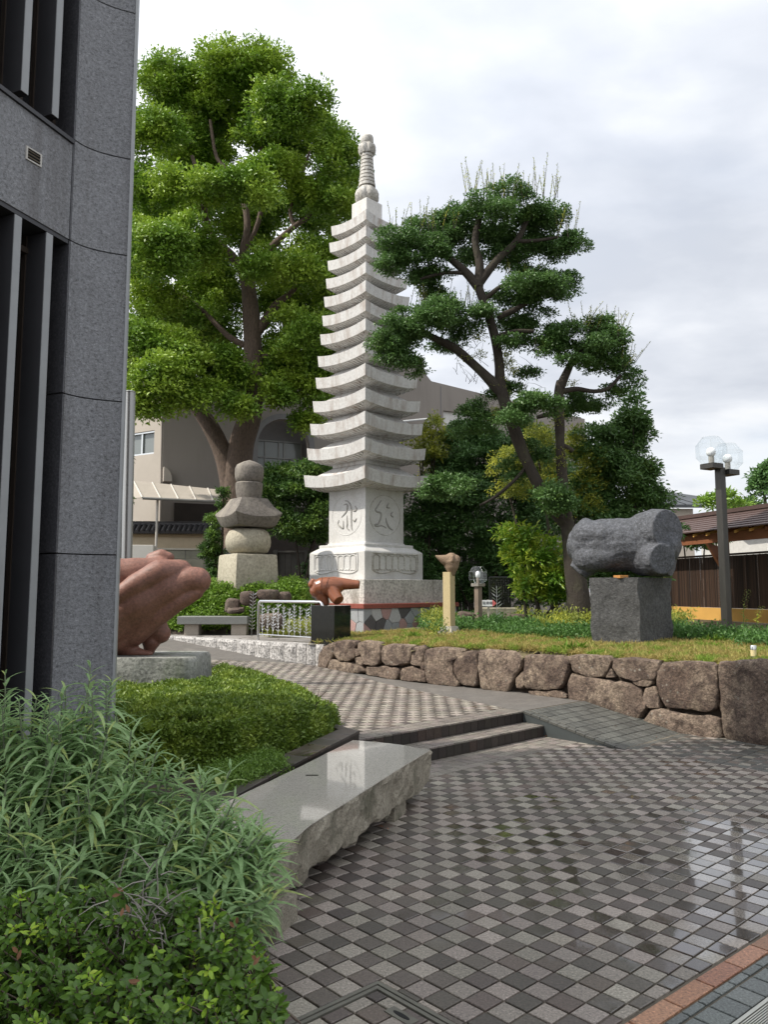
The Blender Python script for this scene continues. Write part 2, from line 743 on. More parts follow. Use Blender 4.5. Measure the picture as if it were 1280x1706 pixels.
def limb(mb, pts, r0, r1, seg=10, wob=0.06):
    """tapering bent limb through the points"""
    pts = [Vector(p) for p in pts]
    fine = []
    for i in range(len(pts) - 1):
        p0 = pts[max(i - 1, 0)]
        p1, p2 = pts[i], pts[i + 1]
        p3 = pts[min(i + 2, len(pts) - 1)]
        for k in range(4):
            t = k / 4
            fine.append(0.5 * ((2 * p1) + (p2 - p0) * t + (2 * p0 - 5 * p1 + 4 * p2 - p3) * t * t + (3 * p1 - p0 - 3 * p2 + p3) * t ** 3))
    fine.append(pts[-1])
    n = len(fine)
    rad = []
    for i in range(n):
        t = i / (n - 1)
        rad.append((r0 + (r1 - r0) * t) * (1 + wob * 2 * noise.noise(fine[i] * 1.5)))
        if 0 < i < n - 1:
            fine[i] = fine[i] + noise.noise_vector(fine[i] * 0.9) * wob * (r0 + r1)
    mb.tube(fine, rad, seg)
    return mb
# ================================================================ MATERIALS SHARED
M_SOIL = m_plain('soil', (0.050, 0.038, 0.028), 0.95, var=0.4, scale=9, bump=0.6, bscale=40)
M_ASPH = m_plain('ground_grey', (0.11, 0.105, 0.10), 0.9, var=0.15, scale=2)
M_GROUT = m_plain('grout', (0.125, 0.108, 0.082), 0.9, var=0.4, scale=5, bump=0.4, bscale=120)
M_TL = m_tile('light_paver', (0.212, 0.178, 0.154), (0.285, 0.243, 0.213), wet=-0.07, speck=75)
M_TD = m_tile('dark_paver', (0.066, 0.052, 0.044), (0.108, 0.085, 0.072), wet=0.07, speck=75)
M_TM = m_tile('plain_paver', (0.138, 0.114, 0.100), (0.20, 0.17, 0.15), speck=75)
M_TLs = m_tile('light_paver_small', (0.212, 0.178, 0.154), (0.285, 0.243, 0.213), wet=-0.07, obj=False, speck=75)
M_TDs = m_tile('dark_paver_small', (0.066, 0.052, 0.044), (0.108, 0.085, 0.072), wet=0.07, obj=False, speck=75)
M_TMs = m_tile('plain_paver_small', (0.138, 0.114, 0.100), (0.20, 0.17, 0.15), obj=False, speck=75)
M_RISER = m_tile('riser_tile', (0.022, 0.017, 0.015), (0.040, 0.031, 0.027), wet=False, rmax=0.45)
M_RAMP = m_tile('ramp_tile', (0.056, 0.056, 0.049), (0.086, 0.085, 0.075), obj=True, wet=-0.1, rmin=0.25, dark=0)
M_RAMPs = m_tile('ramp_tile_small', (0.056, 0.056, 0.049), (0.086, 0.085, 0.075), obj=False, wet=-0.1, rmin=0.25, dark=0)
t = NT('path_surface')
brk = t.n.new('ShaderNodeTexBrick')
mpb = t.n.new('ShaderNodeMapping')
mpb.inputs['Rotation'].default_value = (0, 0, R(-42))
t.lk(t.pos, mpb.inputs[0])
t.lk(mpb.outputs[0], brk.inputs['Vector'])
brk.inputs['Scale'].default_value = 1.0
brk.inputs['Brick Width'].default_value = 0.30
brk.inputs['Row Height'].default_value = 0.15
brk.inputs['Mortar Size'].default_value = 0.006
brk.inputs['Color1'].default_value = (0.105, 0.094, 0.083, 1)
brk.inputs['Color2'].default_value = (0.135, 0.121, 0.107, 1)
brk.inputs['Mortar'].default_value = (0.075, 0.068, 0.06, 1)
a = t.mix(t.ramp(t.noise(0.8, 5, 0.65), [(0.35, 0.0), (0.7, 0.75)]), brk.outputs[0], (0.115, 0.108, 0.098))
a = t.mix(1.0, a, t.ramp(t.noise(24, 4, 0.8), [(0.3, 0.7), (0.5, 1.0), (0.7, 1.25)]), 'MULTIPLY')
a = t.mix(t.ramp(t.noise(1.4, 5, 0.7, stretch=(1, 1, 1)), [(0.52, 0.0), (0.7, 0.5)]), a, (0.22, 0.20, 0.175))
t.col(a)
t.set(Roughness=0.75)
t.bump(t.noise(80, 4, 0.7), 0.3, 0.01)
M_PATH = t.m
M_TERRA = m_tile('terracotta_tile', (0.27, 0.125, 0.075), (0.36, 0.18, 0.115), wet=False, rmax=0.4, bump=0.05, speck=60, dark=0, hv=0.012)
M_GREYT = m_tile('grey_strip_tile', (0.10, 0.112, 0.105), (0.14, 0.15, 0.14), wet=False, rmax=0.42, bump=0.1, dark=0)
M_STEEL = m_plain('steel', (0.62, 0.62, 0.60), 0.28, 1.0, 0.05)
M_GRATE = m_plain('grate_metal', (0.56, 0.56, 0.50), 0.4, 0.9, 0.06)
M_BLACK = m_plain('dark_void', (0.008, 0.008, 0.008), 0.9, var=0)

# ================================================================ GROUND
mb = MB()
mb.add([(-400, -60, -0.03), (400, -60, -0.03), (400, 900, -0.03), (-400, 900, -0.03)], [(0, 1, 2, 3)])
tag(mb.build('ground', M_ASPH, loc=(0, 0, 0)), kind='structure')

# ---------------------------------------------------------------- tiled plaza, lower level
TH = math.atan2(1.582, 1.718)
E1 = Vector((math.cos(TH), math.sin(TH)))
E2 = Vector((-math.sin(TH), math.cos(TH)))
TS = 0.1405


def uv(p):
    return (p[0] * E1.x + p[1] * E1.y, p[0] * E2.x + p[1] * E2.y)


def xy(u, v):
    return (E1.x * u + E2.x * v, E1.y * u + E2.y * v)


S1L, S1R = atz(720, 1267), atz(915, 1225)
S2L, S2R = atz(600, 1232, 0.30), atz(862, 1186, 0.30)
V1 = uv((S1L + S1R) / 2)[1]          # foot of the lower step
V2 = V1 + 0.345                      # foot of the upper step
U_END = (uv(S1R)[0] + uv(S2R)[0]) / 2  # right end of both steps
MAN = uv(atz(629.7, 1634))
TP, TQ = atz(1028, 1706), atz(1280, 1550)   # inner edge of the terracotta border
RK = 0.30 / 1.53
RA = Vector(xy(U_END, V2))            # top corner of the ramp


def ramp_z(x, y):
    d = (x - RA.x) * 0.677 - (y - RA.y) * 0.736
    return min(0.30, max(0.0, 0.30 - RK * d))


def tile_mb(mb, poly, zf, gap=0.0058, t=0.02, bev=0.0035, dz=0.0):
    p = inset_convex(poly, gap)
    if len(p) < 3 or area(p) < 2e-4:
        return False
    q = inset_convex(p, bev)
    if len(q) != len(p):
        q = p
    tx, ty = rng.normal(0, 0.004, 2)
    cx = sum(a[0] for a in p) / len(p)
    cy = sum(a[1] for a in p) / len(p)

    def z(a, d):
        return zf(a[0], a[1]) + d + dz + (a[0] - cx) * tx + (a[1] - cy) * ty
    mb.loft([[(a[0], a[1], z(a, -t)) for a in p], [(a[0], a[1], z(a, -bev * 0.8)) for a in p], [(a[0], a[1], z(a, 0)) for a in q]], False, True)
    return True


def pave(root, cells, zf, mats_obj, mats_stuff, limit, name='paving_tile'):
    """cells: (polygon, kind). The nearest become single tiles, the rest one mesh per kind."""
    def key(c):
        p = c[0]
        return math.hypot(sum(a[0] for a in p) / len(p), sum(a[1] for a in p) / len(p) )
    vis = []
    for c in cells:
        p = c[0]
        x = sum(a[0] for a in p) / len(p)
        y = sum(a[1] for a in p) / len(p)
        z = zf(x, y) - EYE
        dep = y * CP + z * SP
        ok = dep > 0.5 and abs(FPX * x / dep) < 660 and abs(FPX * (-y * SP + z * CP) / dep) < 880
        vis.append((0 if ok else 1, key(c), c))
    vis.sort(key=lambda a: (a[0], a[1]))
    rest = {}
    for i, (_, _, (p, k)) in enumerate(vis):
        if i < limit:
            mb = MB()
            if tile_mb(mb, p, zf, dz=rng.normal(0, 0.0007)):
                c = Vector((sum(a[0] for a in p) / len(p), sum(a[1] for a in p) / len(p), 0))
                c.z = zf(c.x, c.y)
                mb.build(name, mats_obj[k], root, loc=c)
        else:
            rest.setdefault(k, MB())
            tile_mb(rest[k], p, zf, dz=rng.normal(0, 0.0007))
    for k, mb in rest.items():
        if mb.v:
            mb.build(name + 's_beyond', mats_stuff[k], root, kind='stuff')


plaza = thing('plaza_paving', None, None, (0, 6, 0))
plaza['kind'] = 'structure'
mb = MB()
mb.add([(-6, -4, -0.012), (14, -4, -0.012), (14, 14, -0.012), (-6, 14, -0.012)], [(0, 1, 2, 3)])
mb.build('joint_bed', M_GROUT, plaza)
# limits of the checker field
edge_terra = left_of(TP, TQ)
RB = Vector(xy(U_END, V1))
R0 = atz(1043, 1246)
R1 = atz(1207, 1274)
ramp_foot = left_of(R1, R0)
wallfoot_a, wallfoot_b = atz(1280, 1252), R1
cells = []
nu0, nu1 = -20, 70
for i in range(nu0, nu1):
    for j in range(0, 90):
        u0 = MAN[0] + 0.045 + i * TS
        v1 = V1 - j * TS
        u1, v0 = u0 + TS, v1 - TS
        poly = [xy(u0, v0), xy(u1, v0), xy(u1, v1), xy(u0, v1)]
        c = xy((u0 + u1) / 2, (v0 + v1) / 2)
        if c[1] < 1.4 or c[0] < -3.2 or c[0] > 7.5 or c[1] > 11.5:
            continue
        poly = clip(poly, [edge_terra])
        if len(poly) < 3:
            continue
        # keep clear of the ramp
        if (c[0] - R0.x) * 0.677 - (c[1] - R0.y) * 0.736 < 0 and u0 > U_END - 0.01 and c[1] > 9.0:
            pass
        if u1 > U_END and v1 > uv(R0)[1] + 0.02 and c[0] > RB.x - 0.3:
            poly = clip(poly, [left_of(R1, R0)] if u0 > U_END - 0.3 else [])
            if len(poly) < 3:
                continue
        k = 'm' if j < 4 else ('l' if (i + j) % 2 else 'd')
        # inspection cover
        mu0, mv0 = MAN[0] - 0.66, MAN[1] - 0.66
        U1, U0, Vv1, Vv0 = u1, u0, v1, v0
        if U0 < MAN[0] and U1 > mu0 and Vv0 < MAN[1] and Vv1 > mv0:
            if U1 > MAN[0]:
                poly = clip(poly, [(E1.x, E1.y, MAN[0])])
            elif Vv1 > MAN[1]:
                poly = clip(poly, [(E2.x, E2.y, MAN[1])])
            elif U0 < mu0:
                poly = clip(poly, [(-E1.x, -E1.y, -mu0)])
            elif Vv0 < mv0:
                poly = clip(poly, [(-E2.x, -E2.y, -mv0)])
            else:
                continue
            if len(poly) < 3:
                continue
        cells.append((poly, k))
flat0 = lambda x, y: 0.0
pave(plaza, cells, flat0, {'l': M_TL, 'd': M_TD, 'm': M_TM}, {'l': M_TLs, 'd': M_TDs, 'm': M_TMs}, 300)

# ---------------------------------------------------------------- inspection cover set in the paving
mo = xy(MAN[0] - 0.33, MAN[1] - 0.33)
cover = thing('inspection_cover', 'tiled inspection cover in a flat metal frame beside the azalea bush', 'manhole cover', (mo[0], mo[1], 0))
M_FRAME = m_plain('cover_frame', (0.15, 0.145, 0.12), 0.6, 0.35, 0.25, 12)
mb = MB()
S = 0.66
for off, w, zt in ((0.0, 0.022, 0.001), (0.032, 0.022, 0.0)):
    a0, a1 = off, S - off
    for (ua, va, ub, vb) in ((a0, a0, a1, a0 + w), (a0, a1 - w, a1, a1), (a0, a0 + w, a0 + w, a1 - w), (a1 - w, a0 + w, a1, a1 - w)):
        mb.prism([xy(MAN[0] - S + x, MAN[1] - S + y) for x, y in ((ua, va), (ub, va), (ub, vb), (ua, vb))], -0.02, zt)
mb.build('frame', M_FRAME, cover)
cc = S - 0.12
k3 = 0
for i in range(5):
    for j in range(5):
        w = [0.085, 0.14, 0.14, 0.14, 0.03]
        us = S - 0.06 - sum(w[:i])
        vs = S - 0.06 - sum(w[:j])
        poly = [xy(MAN[0] - S + a, MAN[1] - S + b) for a, b in ((us - w[i], vs - w[j]), (us, vs - w[j]), (us, vs), (us - w[i], vs))]
        mb = MB()
        if tile_mb(mb, poly, flat0, dz=-0.001):
            c = Vector((sum(a[0] for a in poly) / 4, sum(a[1] for a in poly) / 4, 0))
            mb.build('paving_tile', M_TL if (i + j) % 2 else M_TD, cover, loc=c)
su, sv = uv(atz(669, 1693))
h0 = (su - (MAN[0] - S), sv - (MAN[1] - S))
mb = MB()
mb.prism([xy(MAN[0] - S + h0[0] + x, MAN[1] - S + h0[1] + y) for x, y in ((-0.032, -0.085), (0.032, -0.085), (0.032, 0.085), (-0.032, 0.085))], -0.02, 0.004)
mb.build('lifting_socket', M_FRAME, cover)
mb = MB()
mb.prism([xy(MAN[0] - S + h0[0] + 0.013 * math.cos(t), MAN[1] - S + h0[1] + 0.055 * math.sin(t)) for t in [k * math.pi / 6 for k in range(12)]], -0.01, 0.006)
mb.build('lifting_slot', M_BLACK, cover)

# ---------------------------------------------------------------- terracotta border, grey band and drain
td = (TQ - TP).normalized()
tn = Vector((td.y, -td.x, 0))          # away from the checker field
border = thing('border_paving', None, None, (TP.x, TP.y, 0))
border['kind'] = 'structure'


def strip(w0, w1, ln, s_off, mat, name, n0, n1, gap=0.006):
    for k in range(n0, n1):
        a = TP + td * (k * ln + s_off) + tn * w0
        poly = [tuple((a + td * x + tn * y).xy) for x, y in ((0, 0), (0, w1 - w0), (ln, w1 - w0), (ln, 0))]
        poly = poly if True else poly
        pts = [Vector((p[0], p[1], 0)) for p in poly]
        ar = sum(poly[i][0] * poly[(i + 1) % 4][1] - poly[(i + 1) % 4][0] * poly[i][1] for i in range(4))
        if ar < 0:
            poly = poly[::-1]
        m2 = MB()
        if tile_mb(m2, poly, flat0, gap=gap):
            c = sum(pts, Vector()) / 4
            m2.build(name, mat, border, loc=c)


strip(0.012, 0.128, 0.305, 0.065, M_TERRA, 'terracotta_tile', -4, 8)
strip(0.131, 0.185, 0.15, 0.03, M_GREYT, 'slim_tile', -8, 14)
strip(0.190, 0.335, 0.15, 0.03, M_GREYT, 'grey_tile', -8, 14)
a = TP + tn * 0.36
drain = thing('drain_grate', 'ribbed metal drain grate beside the grey tile band', 'drain', (a.x, a.y, 0))
ANG = math.atan2(td.y, td.x)
mb = MB()
for off in (0.352, 0.70):
    c = TP + td * 0.9 + tn * off
    mb.box((c.x, c.y, -0.006), (4.2, 0.018, 0.02), ANG)
mb.build('frame', M_GRATE, drain)
mb = MB()
for k in range(29):
    c = TP + td * 0.9 + tn * (0.368 + k * 0.0114)
    mb.box((c.x, c.y, -0.008), (4.2, 0.0058, 0.016), ANG)
mb.build('grate_bars', M_GRATE, drain, kind='stuff')
mb = MB()
c = TP + td * 0.9 + tn * 1.9
mb.box((c.x, c.y, -0.012), (5.0, 2.36, 0.016), ANG)
mb.build('outer_footing', M_ASPH, border)

# ---------------------------------------------------------------- steps
Z1, Z2 = 0.15, 0.30
U0S = uv(S2L)[0] - 1.6


def make_step(name, v0, v1, zt, ulo):
    st = thing(name, None, None, (*xy(U_END - 1.3, v0), 0))
    st['kind'] = 'structure'
    mb = MB()
    mb.prism([xy(ulo, v0 + 0.012), xy(U_END - 0.004, v0 + 0.012), xy(U_END - 0.004, v1 + 0.1), xy(ulo, v1 + 0.1)], -0.02 if zt < 0.2 else 0.02, zt - 0.012)
    mb.build('core', M_GROUT, st)
    n = int((U_END - ulo) / TS)
    for i in range(n):
        ub = U_END - i * TS
        ua = ub - TS
        zf = lambda x, y: zt
        # nosing tile overhangs the riser a little
        for (va, vb, mm) in ((v0 - 0.008, v0 + 0.075, M_TM), (v0 + 0.075, v0 + 0.215, M_TM), (v0 + 0.215, v1 + 0.0, M_TM)):
            if vb - va < 0.03:
                continue
            poly = [xy(ua, va), xy(ub, va), xy(ub, vb), xy(ua, vb)]
            m2 = MB()
            if tile_mb(m2, poly, zf, dz=rng.normal(0, 0.0006)):
                cx = xy((ua + ub) / 2, (va + vb) / 2)
                m2.build('tread_tile', mm, st, loc=(cx[0], cx[1], zt))
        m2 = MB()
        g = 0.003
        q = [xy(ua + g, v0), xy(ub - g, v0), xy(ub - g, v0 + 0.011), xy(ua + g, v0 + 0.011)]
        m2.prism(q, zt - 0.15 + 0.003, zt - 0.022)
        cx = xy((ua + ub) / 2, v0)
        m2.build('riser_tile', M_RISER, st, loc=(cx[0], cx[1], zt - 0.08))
    return st


make_step('lower_step', V1, V2, Z1, U0S)
make_step('upper_step', V2, V2 + 0.36, Z2, U0S)

# ---------------------------------------------------------------- line of the retaining wall and kerb, in plan
WALL = [Vector(p) for p in ((7.2, 7.75), (5.0, 10.27), (4.6, 10.77), (3.86, 11.49), (2.92, 12.4), (2.25, 13.15), (0.66, 14.5), (-1.27, 16.2))]
KERB = [Vector(p) for p in ((-1.27, 16.2), (-2.35, 16.85), (-3.6, 17.9), (-5.4, 19.2), (-8.0, 20.6))]


def path_z(x, y):
    d = ((x - 0.66) * -0.73 + (y - 14.4) * 0.68) / 7.4
    return 0.30 + 0.5 * min(1.3, max(0.0, d)) ** 1.45


def wall_side(p):
    """distance of a plan point in front of the wall line"""
    best = None
    for i in range(len(WALL) - 1):
        a, b = WALL[i], WALL[i + 1]
        ab = b - a
        t = max(0, min(1, (Vector(p) - a).dot(ab) / ab.length_squared))
        q = a + ab * t
        d = (Vector(p) - q).length
        s = ab.x * (p[1] - a.y) - ab.y * (p[0] - a.x)
        if best is None or d < best[0]:
            best = (d, s)
    return best[0] if best[1] > 0 else -best[0]


# upper level: grey path sheet
mb = MB()
gx = np.arange(-11.0, 4.6, 0.35)
gy = np.arange(8.4, 23.5, 0.35)
idx = {}
ulim = [left_of(RA, Vector(xy(U_END, V2 + 5)))]


def upper_ok(x, y):
    u, v = uv((x, y))
    if v < V2 + 0.1 or u > U_END + 0.02 and v < V2 + 0.05:
        return False
    return True


poly_u = [xy(U0S - 3.5, V2 + 0.05), xy(U_END, V2 + 0.05), (RA.x + 0.3, RA.y - 0.3), (3.7, 12.0), (3.2, 12.9), (2.6, 13.6), (1.0, 15.0), (-1.0, 16.7), (-3.4, 18.5), (-5.5, 19.8), (-8.0, 21.0), (-11, 22), (-11, 10)]
for y in gy:
    for x in gx:
        q = [(x, y), (x + 0.35, y), (x + 0.35, y + 0.35), (x, y + 0.35)]
        q = clip(q, [(E2.x, E2.y, V2 + 0.05)])
        if len(q) < 3:
            continue
        c = (sum(a[0] for a in q) / len(q), sum(a[1] for a in q) / len(q))
        if uv(c)[0] > U_END - 0.4 and c[1] > 10.3:
            q = clip(q, [(-0.677, 0.736, -0.677 * RA.x + 0.736 * RA.y - 0.03)])
            if len(q) < 3:
                continue
        if not inside(c, poly_u) and not -0.3 < wall_side(c) < 1.6:
            continue
        mb.add([(a[0], a[1], path_z(*a) - 0.006) for a in q], [tuple(range(len(q)))])
pth = mb.build('path', M_PATH, loc=(0, 14, 0.3), smooth=True, fixn=False)
bm = bmesh.new()
bm.from_mesh(pth.data)
bmesh.ops.remove_doubles(bm, verts=bm.verts, dist=0.002)
bm.to_mesh(pth.data)
bm.free()
tag(pth, kind='structure')

# upper checker field
up = thing('terrace_paving', None, None, (-0.5, 12, 0.3))
up['kind'] = 'structure'
PA = atz(862, 1184, 0.30)
PB = atz(640, 1138, 0.31)
PC = atz(500, 1125, 0.37)
far_edge = left_of(PA, PB)
far_edge = far_edge if (far_edge[0] * -0.5 + far_edge[1] * 10 - far_edge[2]) > 0 else tuple(-q for q in far_edge)
cells = []
for i in range(-60, 40):
    for j in range(0, 60):
        u1 = U_END - i * TS
        u0 = u1 - TS
        v0 = V2 + 0.36 + j * TS
        v1 = v0 + TS
        c = xy((u0 + u1) / 2, (v0 + v1) / 2)
        if c[0] < -3.6 or c[1] > 16.5:
            continue
        poly = clip([xy(u0, v0), xy(u1, v0), xy(u1, v1), xy(u0, v1)], [far_edge])
        if len(poly) < 3:
            continue
        k = 'd' if (i + j) % 2 else 'l'
        cells.append((poly, k))
pave(up, cells, lambda x, y: path_z(x, y) + 0.003, {'l': M_TL, 'd': M_TD, 'm': M_TM}, {'l': M_TLs, 'd': M_TDs, 'm': M_TMs}, 300)

# ---------------------------------------------------------------- ramp
rp = thing('ramp_paving', None, None, (3.4, 10.6, 0.1))
rp['kind'] = 'structure'
mb = MB()
RE = Vector((0.677, -0.736))
RT = Vector((0.736, 0.677))
for k in range(14):
    for m in range(14):
        s0, s1 = -0.05 + k * 0.25, -0.05 + (k + 1) * 0.25
        t0, t1 = m * 0.35, (m + 1) * 0.35
        q = [RA + RE * s + RT * t for s, t in ((s0, t0), (s1, t0), (s1, t1), (s0, t1))]
        mb.add([(a.x, a.y, ramp_z(a.x, a.y) - 0.010) for a in q], [(0, 1, 2, 3)])
mb.build('joint_bed', M_GROUT, rp)
cells = []
wl_planes = []
for i in range(len(WALL) - 1):
    pass


RS = 0.152
for i in range(0, 32):
    for j in range(0, 34):
        s0, t0 = i * RS, 0.10 + j * RS + (RS * 0.0)
        q = [tuple(RA + RE * s + RT * t) for s, t in ((s0, t0), (s0 + RS, t0), (s0 + RS, t0 + RS), (s0, t0 + RS))]
        c = tuple(RA + RE * (s0 + RS / 2) + RT * (t0 + RS / 2))
        ws = wall_side(c)
        if ws < -0.16:
            continue
        q = q if sum(q[a][0] * q[(a + 1) % 4][1] - q[(a + 1) % 4][0] * q[a][1] for a in range(4)) > 0 else q[::-1]
        fl = left_of(R1, R0)
        fl = tuple(-x for x in fl)
        q = clip(q, [fl])
        if len(q) < 3:
            continue
        cells.append((q, 'r'))
pave(rp, cells, ramp_z, {'r': M_RAMP}, {'r': M_RAMPs}, 300, 'ramp_tile')
# edge tiles of the ramp and its side cheek
n = 11
for k in range(n):
    s0, s1 = k * 0.143, k * 0.143 + 0.143
    q = [tuple(RA + RE * s + RT * t) for s, t in ((s0, -0.012), (s1, -0.012), (s1, 0.097), (s0, 0.097))]
    m2 = MB()
    q = q if sum(q[a][0] * q[(a + 1) % 4][1] - q[(a + 1) % 4][0] * q[a][1] for a in range(4)) > 0 else q[::-1]
    tile_mb(m2, q, lambda x, y: ramp_z(x, y) + 0.010, t=0.035)
    c = RA + RE * ((s0 + s1) / 2)
    m2.build('edge_tile', M_RAMP, rp, loc=(c.x, c.y, ramp_z(c.x, c.y)))
mb = MB()
A0, A1 = RA + RT * 0.0, RA + RE * 1.50 + RT * 0.0
B0, B1 = A0 + RT * 0.08, A1 + RT * 0.08
mb.hexa([(A0.x, A0.y, -0.02), (A1.x, A1.y, -0.02), (B1.x, B1.y, -0.02), (B0.x, B0.y, -0.02),
         (A0.x, A0.y, 0.278), (A1.x, A1.y, 0.001), (B1.x, B1.y, 0.001), (B0.x, B0.y, 0.278)])
mb.build('ramp_cheek', m_plain('cheek', (0.045, 0.052, 0.052), 0.6, var=0.2), rp)
# thin strip of path between wall foot and ramp is the ramp bed itself

# ---------------------------------------------------------------- platform in front of the pagoda
PLZ = 0.86
mb = MB()
poly = [tuple(p + Vector((0.05, 0.12))) for p in KERB] + [(-14, 24), (-14, 60), (30, 60), (30, 20), (-0.6, 16.7)]
P2 = [Vector((p[0], p[1], 0)) for p in poly]
tri = tessellate_polygon([P2])
mb.add([(p.x, p.y, PLZ) for p in P2], [tuple(t) for t in tri])
t = NT('flagstones')
cell = t.voro(1.7, 'F1', 'Color', stretch=(1, 1, 0.01))
sepc = t.n.new('ShaderNodeSeparateColor')
t.lk(cell, sepc.inputs[0])
edge = t.ramp(t.voro(1.7, 'DISTANCE_TO_EDGE', stretch=(1, 1, 0.01)), [(0.02, 0.0), (0.05, 1.0)])
base = t.mix(sepc.outputs[0], (0.20, 0.18, 0.165), (0.34, 0.32, 0.30))
base = t.mix(1.0, base, t.ramp(t.noise(22, 3, 0.7), [(0.3, 0.75), (0.7, 1.2)]), 'MULTIPLY')
t.col(t.mix(edge, (0.10, 0.09, 0.08), base))
t.set(Roughness=0.65)
t.bump(edge, 0.5, 0.01)
tag(mb.build('terrace_platform', t.m, loc=(-2, 20, PLZ)), kind='structure')

# ---------------------------------------------------------------- granite kerb
M_KERB = m_stone('kerb_granite', (0.36, 0.345, 0.325), (0.46, 0.44, 0.42), 22, 0.85, None, 1.0, 20, 0.6)
M_KERBTOP = M_KERB
kerb = thing('granite_kerb', 'pale rough granite kerb along the curving path below the steel railing', 'kerb', (-3, 18, 0.4))
lens = [0.20, 0.24, 0.26, 0.34, 0.42, 0.5, 0.62, 0.7, 0.75, 0.8, 0.85, 0.9, 0.9, 0.9]
seg = []
tot = 0.0


def along(line, s):
    for i in range(len(line) - 1):
        a, b = line[i], line[i + 1]
        L = (b - a).length
        if s <= L or i == len(line) - 2:
            d = (b - a) / L
            return a + d * s, d
        s -= L


s = 0.0
for L in lens:
    a, d = along(KERB, s + 0.006)
    b, _ = along(KERB, s + L - 0.006)
    d = (b - a).normalized()
    nrm = Vector((d.y, -d.x))
    nrm = nrm if nrm.y > 0 else -nrm
    m2 = MB()
    ln = (b - a).length
    c = (a + b) / 2 + nrm * 0.08
    zb = min(path_z(*a), path_z(*b)) - 0.05
    nx, nz = max(3, int(ln / 0.07)), 6
    # rough split face as a small grid
    grid = []
    for i in range(nx + 1):
        for k in range(nz + 1):
            f = a + (b - a) * (i / nx)
            z = zb + (PLZ + 0.012 - zb) * k / nz
            e = 0.0 if (i in (0, nx) or k in (0, nz)) else 1.0
            off = -e * (0.018 + 0.022 * noise.noise(Vector((f.x * 9, f.y * 9, z * 9)))) + (0.01 if e == 0 else 0)
            p = f + nrm * off
            grid.append((p.x, p.y, z))
    fs = [(i * (nz + 1) + k, (i + 1) * (nz + 1) + k, (i + 1) * (nz + 1) + k + 1, i * (nz + 1) + k + 1) for i in range(nx) for k in range(nz)]
    m2.add(grid, fs)
    p0, p1 = a + nrm * 0.01, b + nrm * 0.01
    q0, q1 = a + nrm * 0.22, b + nrm * 0.22
    m2.add([(p0.x, p0.y, PLZ + 0.012), (p1.x, p1.y, PLZ + 0.012), (q1.x, q1.y, PLZ + 0.012), (q0.x, q0.y, PLZ + 0.012),
            (p0.x, p0.y, zb), (p1.x, p1.y, zb), (q1.x, q1.y, zb), (q0.x, q0.y, zb)], [(0, 1, 2, 3), (0, 3, 7, 4), (1, 5, 6, 2), (2, 6, 7, 3)])
    m2.build('kerb_stone', M_KERB, kerb, loc=(c.x, c.y, 0.5))
    s += L

# ---------------------------------------------------------------- retaining wall of big dark stones
t = NT('wall_rock')
oi = t.n.new('ShaderNodeObjectInfo').outputs['Random']
a = t.mix(oi, (0.102, 0.068, 0.050), (0.205, 0.152, 0.114))
a = t.mix(t.ramp(t.noise(3.0, 6, 0.65, 0.3), [(0.44, 0.0), (0.68, 0.75)]), a, (0.32, 0.25, 0.18))
a = t.mix(t.ramp(t.noise(5.0, 5, 0.7), [(0.48, 0.0), (0.62, 0.8)]), a, (0.058, 0.037, 0.028))
a = t.mix(1.0, a, t.ramp(t.noise(24, 8, 0.85), [(0.35, 0.36), (0.5, 1.0), (0.63, 1.9)]), 'MULTIPLY')
lich = t.ramp(t.voro(11), [(0.10, 1.0), (0.24, 0.0)])
lm = t.math('MULTIPLY', lich, t.ramp(t.noise(1.9, 4, 0.6), [(0.5, 0.0), (0.62, 1.0)]))
a = t.mix(t.math('MULTIPLY', lm, 0.7), a, (0.42, 0.40, 0.33))
t.col(a)
t.set(Roughness=0.88)
t.bump(t.math('ADD', t.math('MULTIPLY', t.noise(9, 8, 0.75), 1.0), t.math('MULTIPLY', t.noise(34, 4, 0.75), 0.6)), 1.0, 0.05)
M_ROCK = t.m
wallo = thing('stone_retaining_wall', 'low retaining wall of big fitted brown stones holding the grass bed', 'stone wall', (2.5, 12.8, 0.3))


def on_wall(x, y):
    """photo point -> (distance along wall, height)"""
    d = ray(x, y)
    s = 0.0
    for i in range(len(WALL) - 1):
        a, b = WALL[i], WALL[i + 1]
        ab = b - a
        n = Vector((ab.y, -ab.x))
        den = n.x * d.x + n.y * d.y
        tt = (n.x * a.x + n.y * a.y) / den
        p = Vector((d.x * tt, d.y * tt))
        f = (p - a).dot(ab) / ab.length_squared
        if (-1e-6 <= f <= 1 + 1e-6) or (i == 0 and f < 0) or (i == len(WALL) - 2 and f > 1):
            return s + f * ab.length, EYE + d.z * tt
        s += ab.length
    return s, EYE


def wall_pt(s, z, out):
    i0 = 0
    ss = s
    for i in range(len(WALL) - 1):
        a, b = WALL[i], WALL[i + 1]
        L = (b - a).length
        if ss <= L or i == len(WALL) - 2:
            d = (b - a) / L
            p = a + d * ss
            n = Vector((d.y, -d.x))
            n = n if n.y < 0 else -n
            p = p + n * (out + 0.10 * (1.0 - z) * 0.6 - 0.03)
            return Vector((p.x, p.y, z))
        ss -= L


def z4(L):
    return [(500 + x / 3.2, 920 + y / 3.2) for x, y in L]


def z7(L):
    return [(900 + x / 3.16, 720 + y / 3.16) for x, y in L]


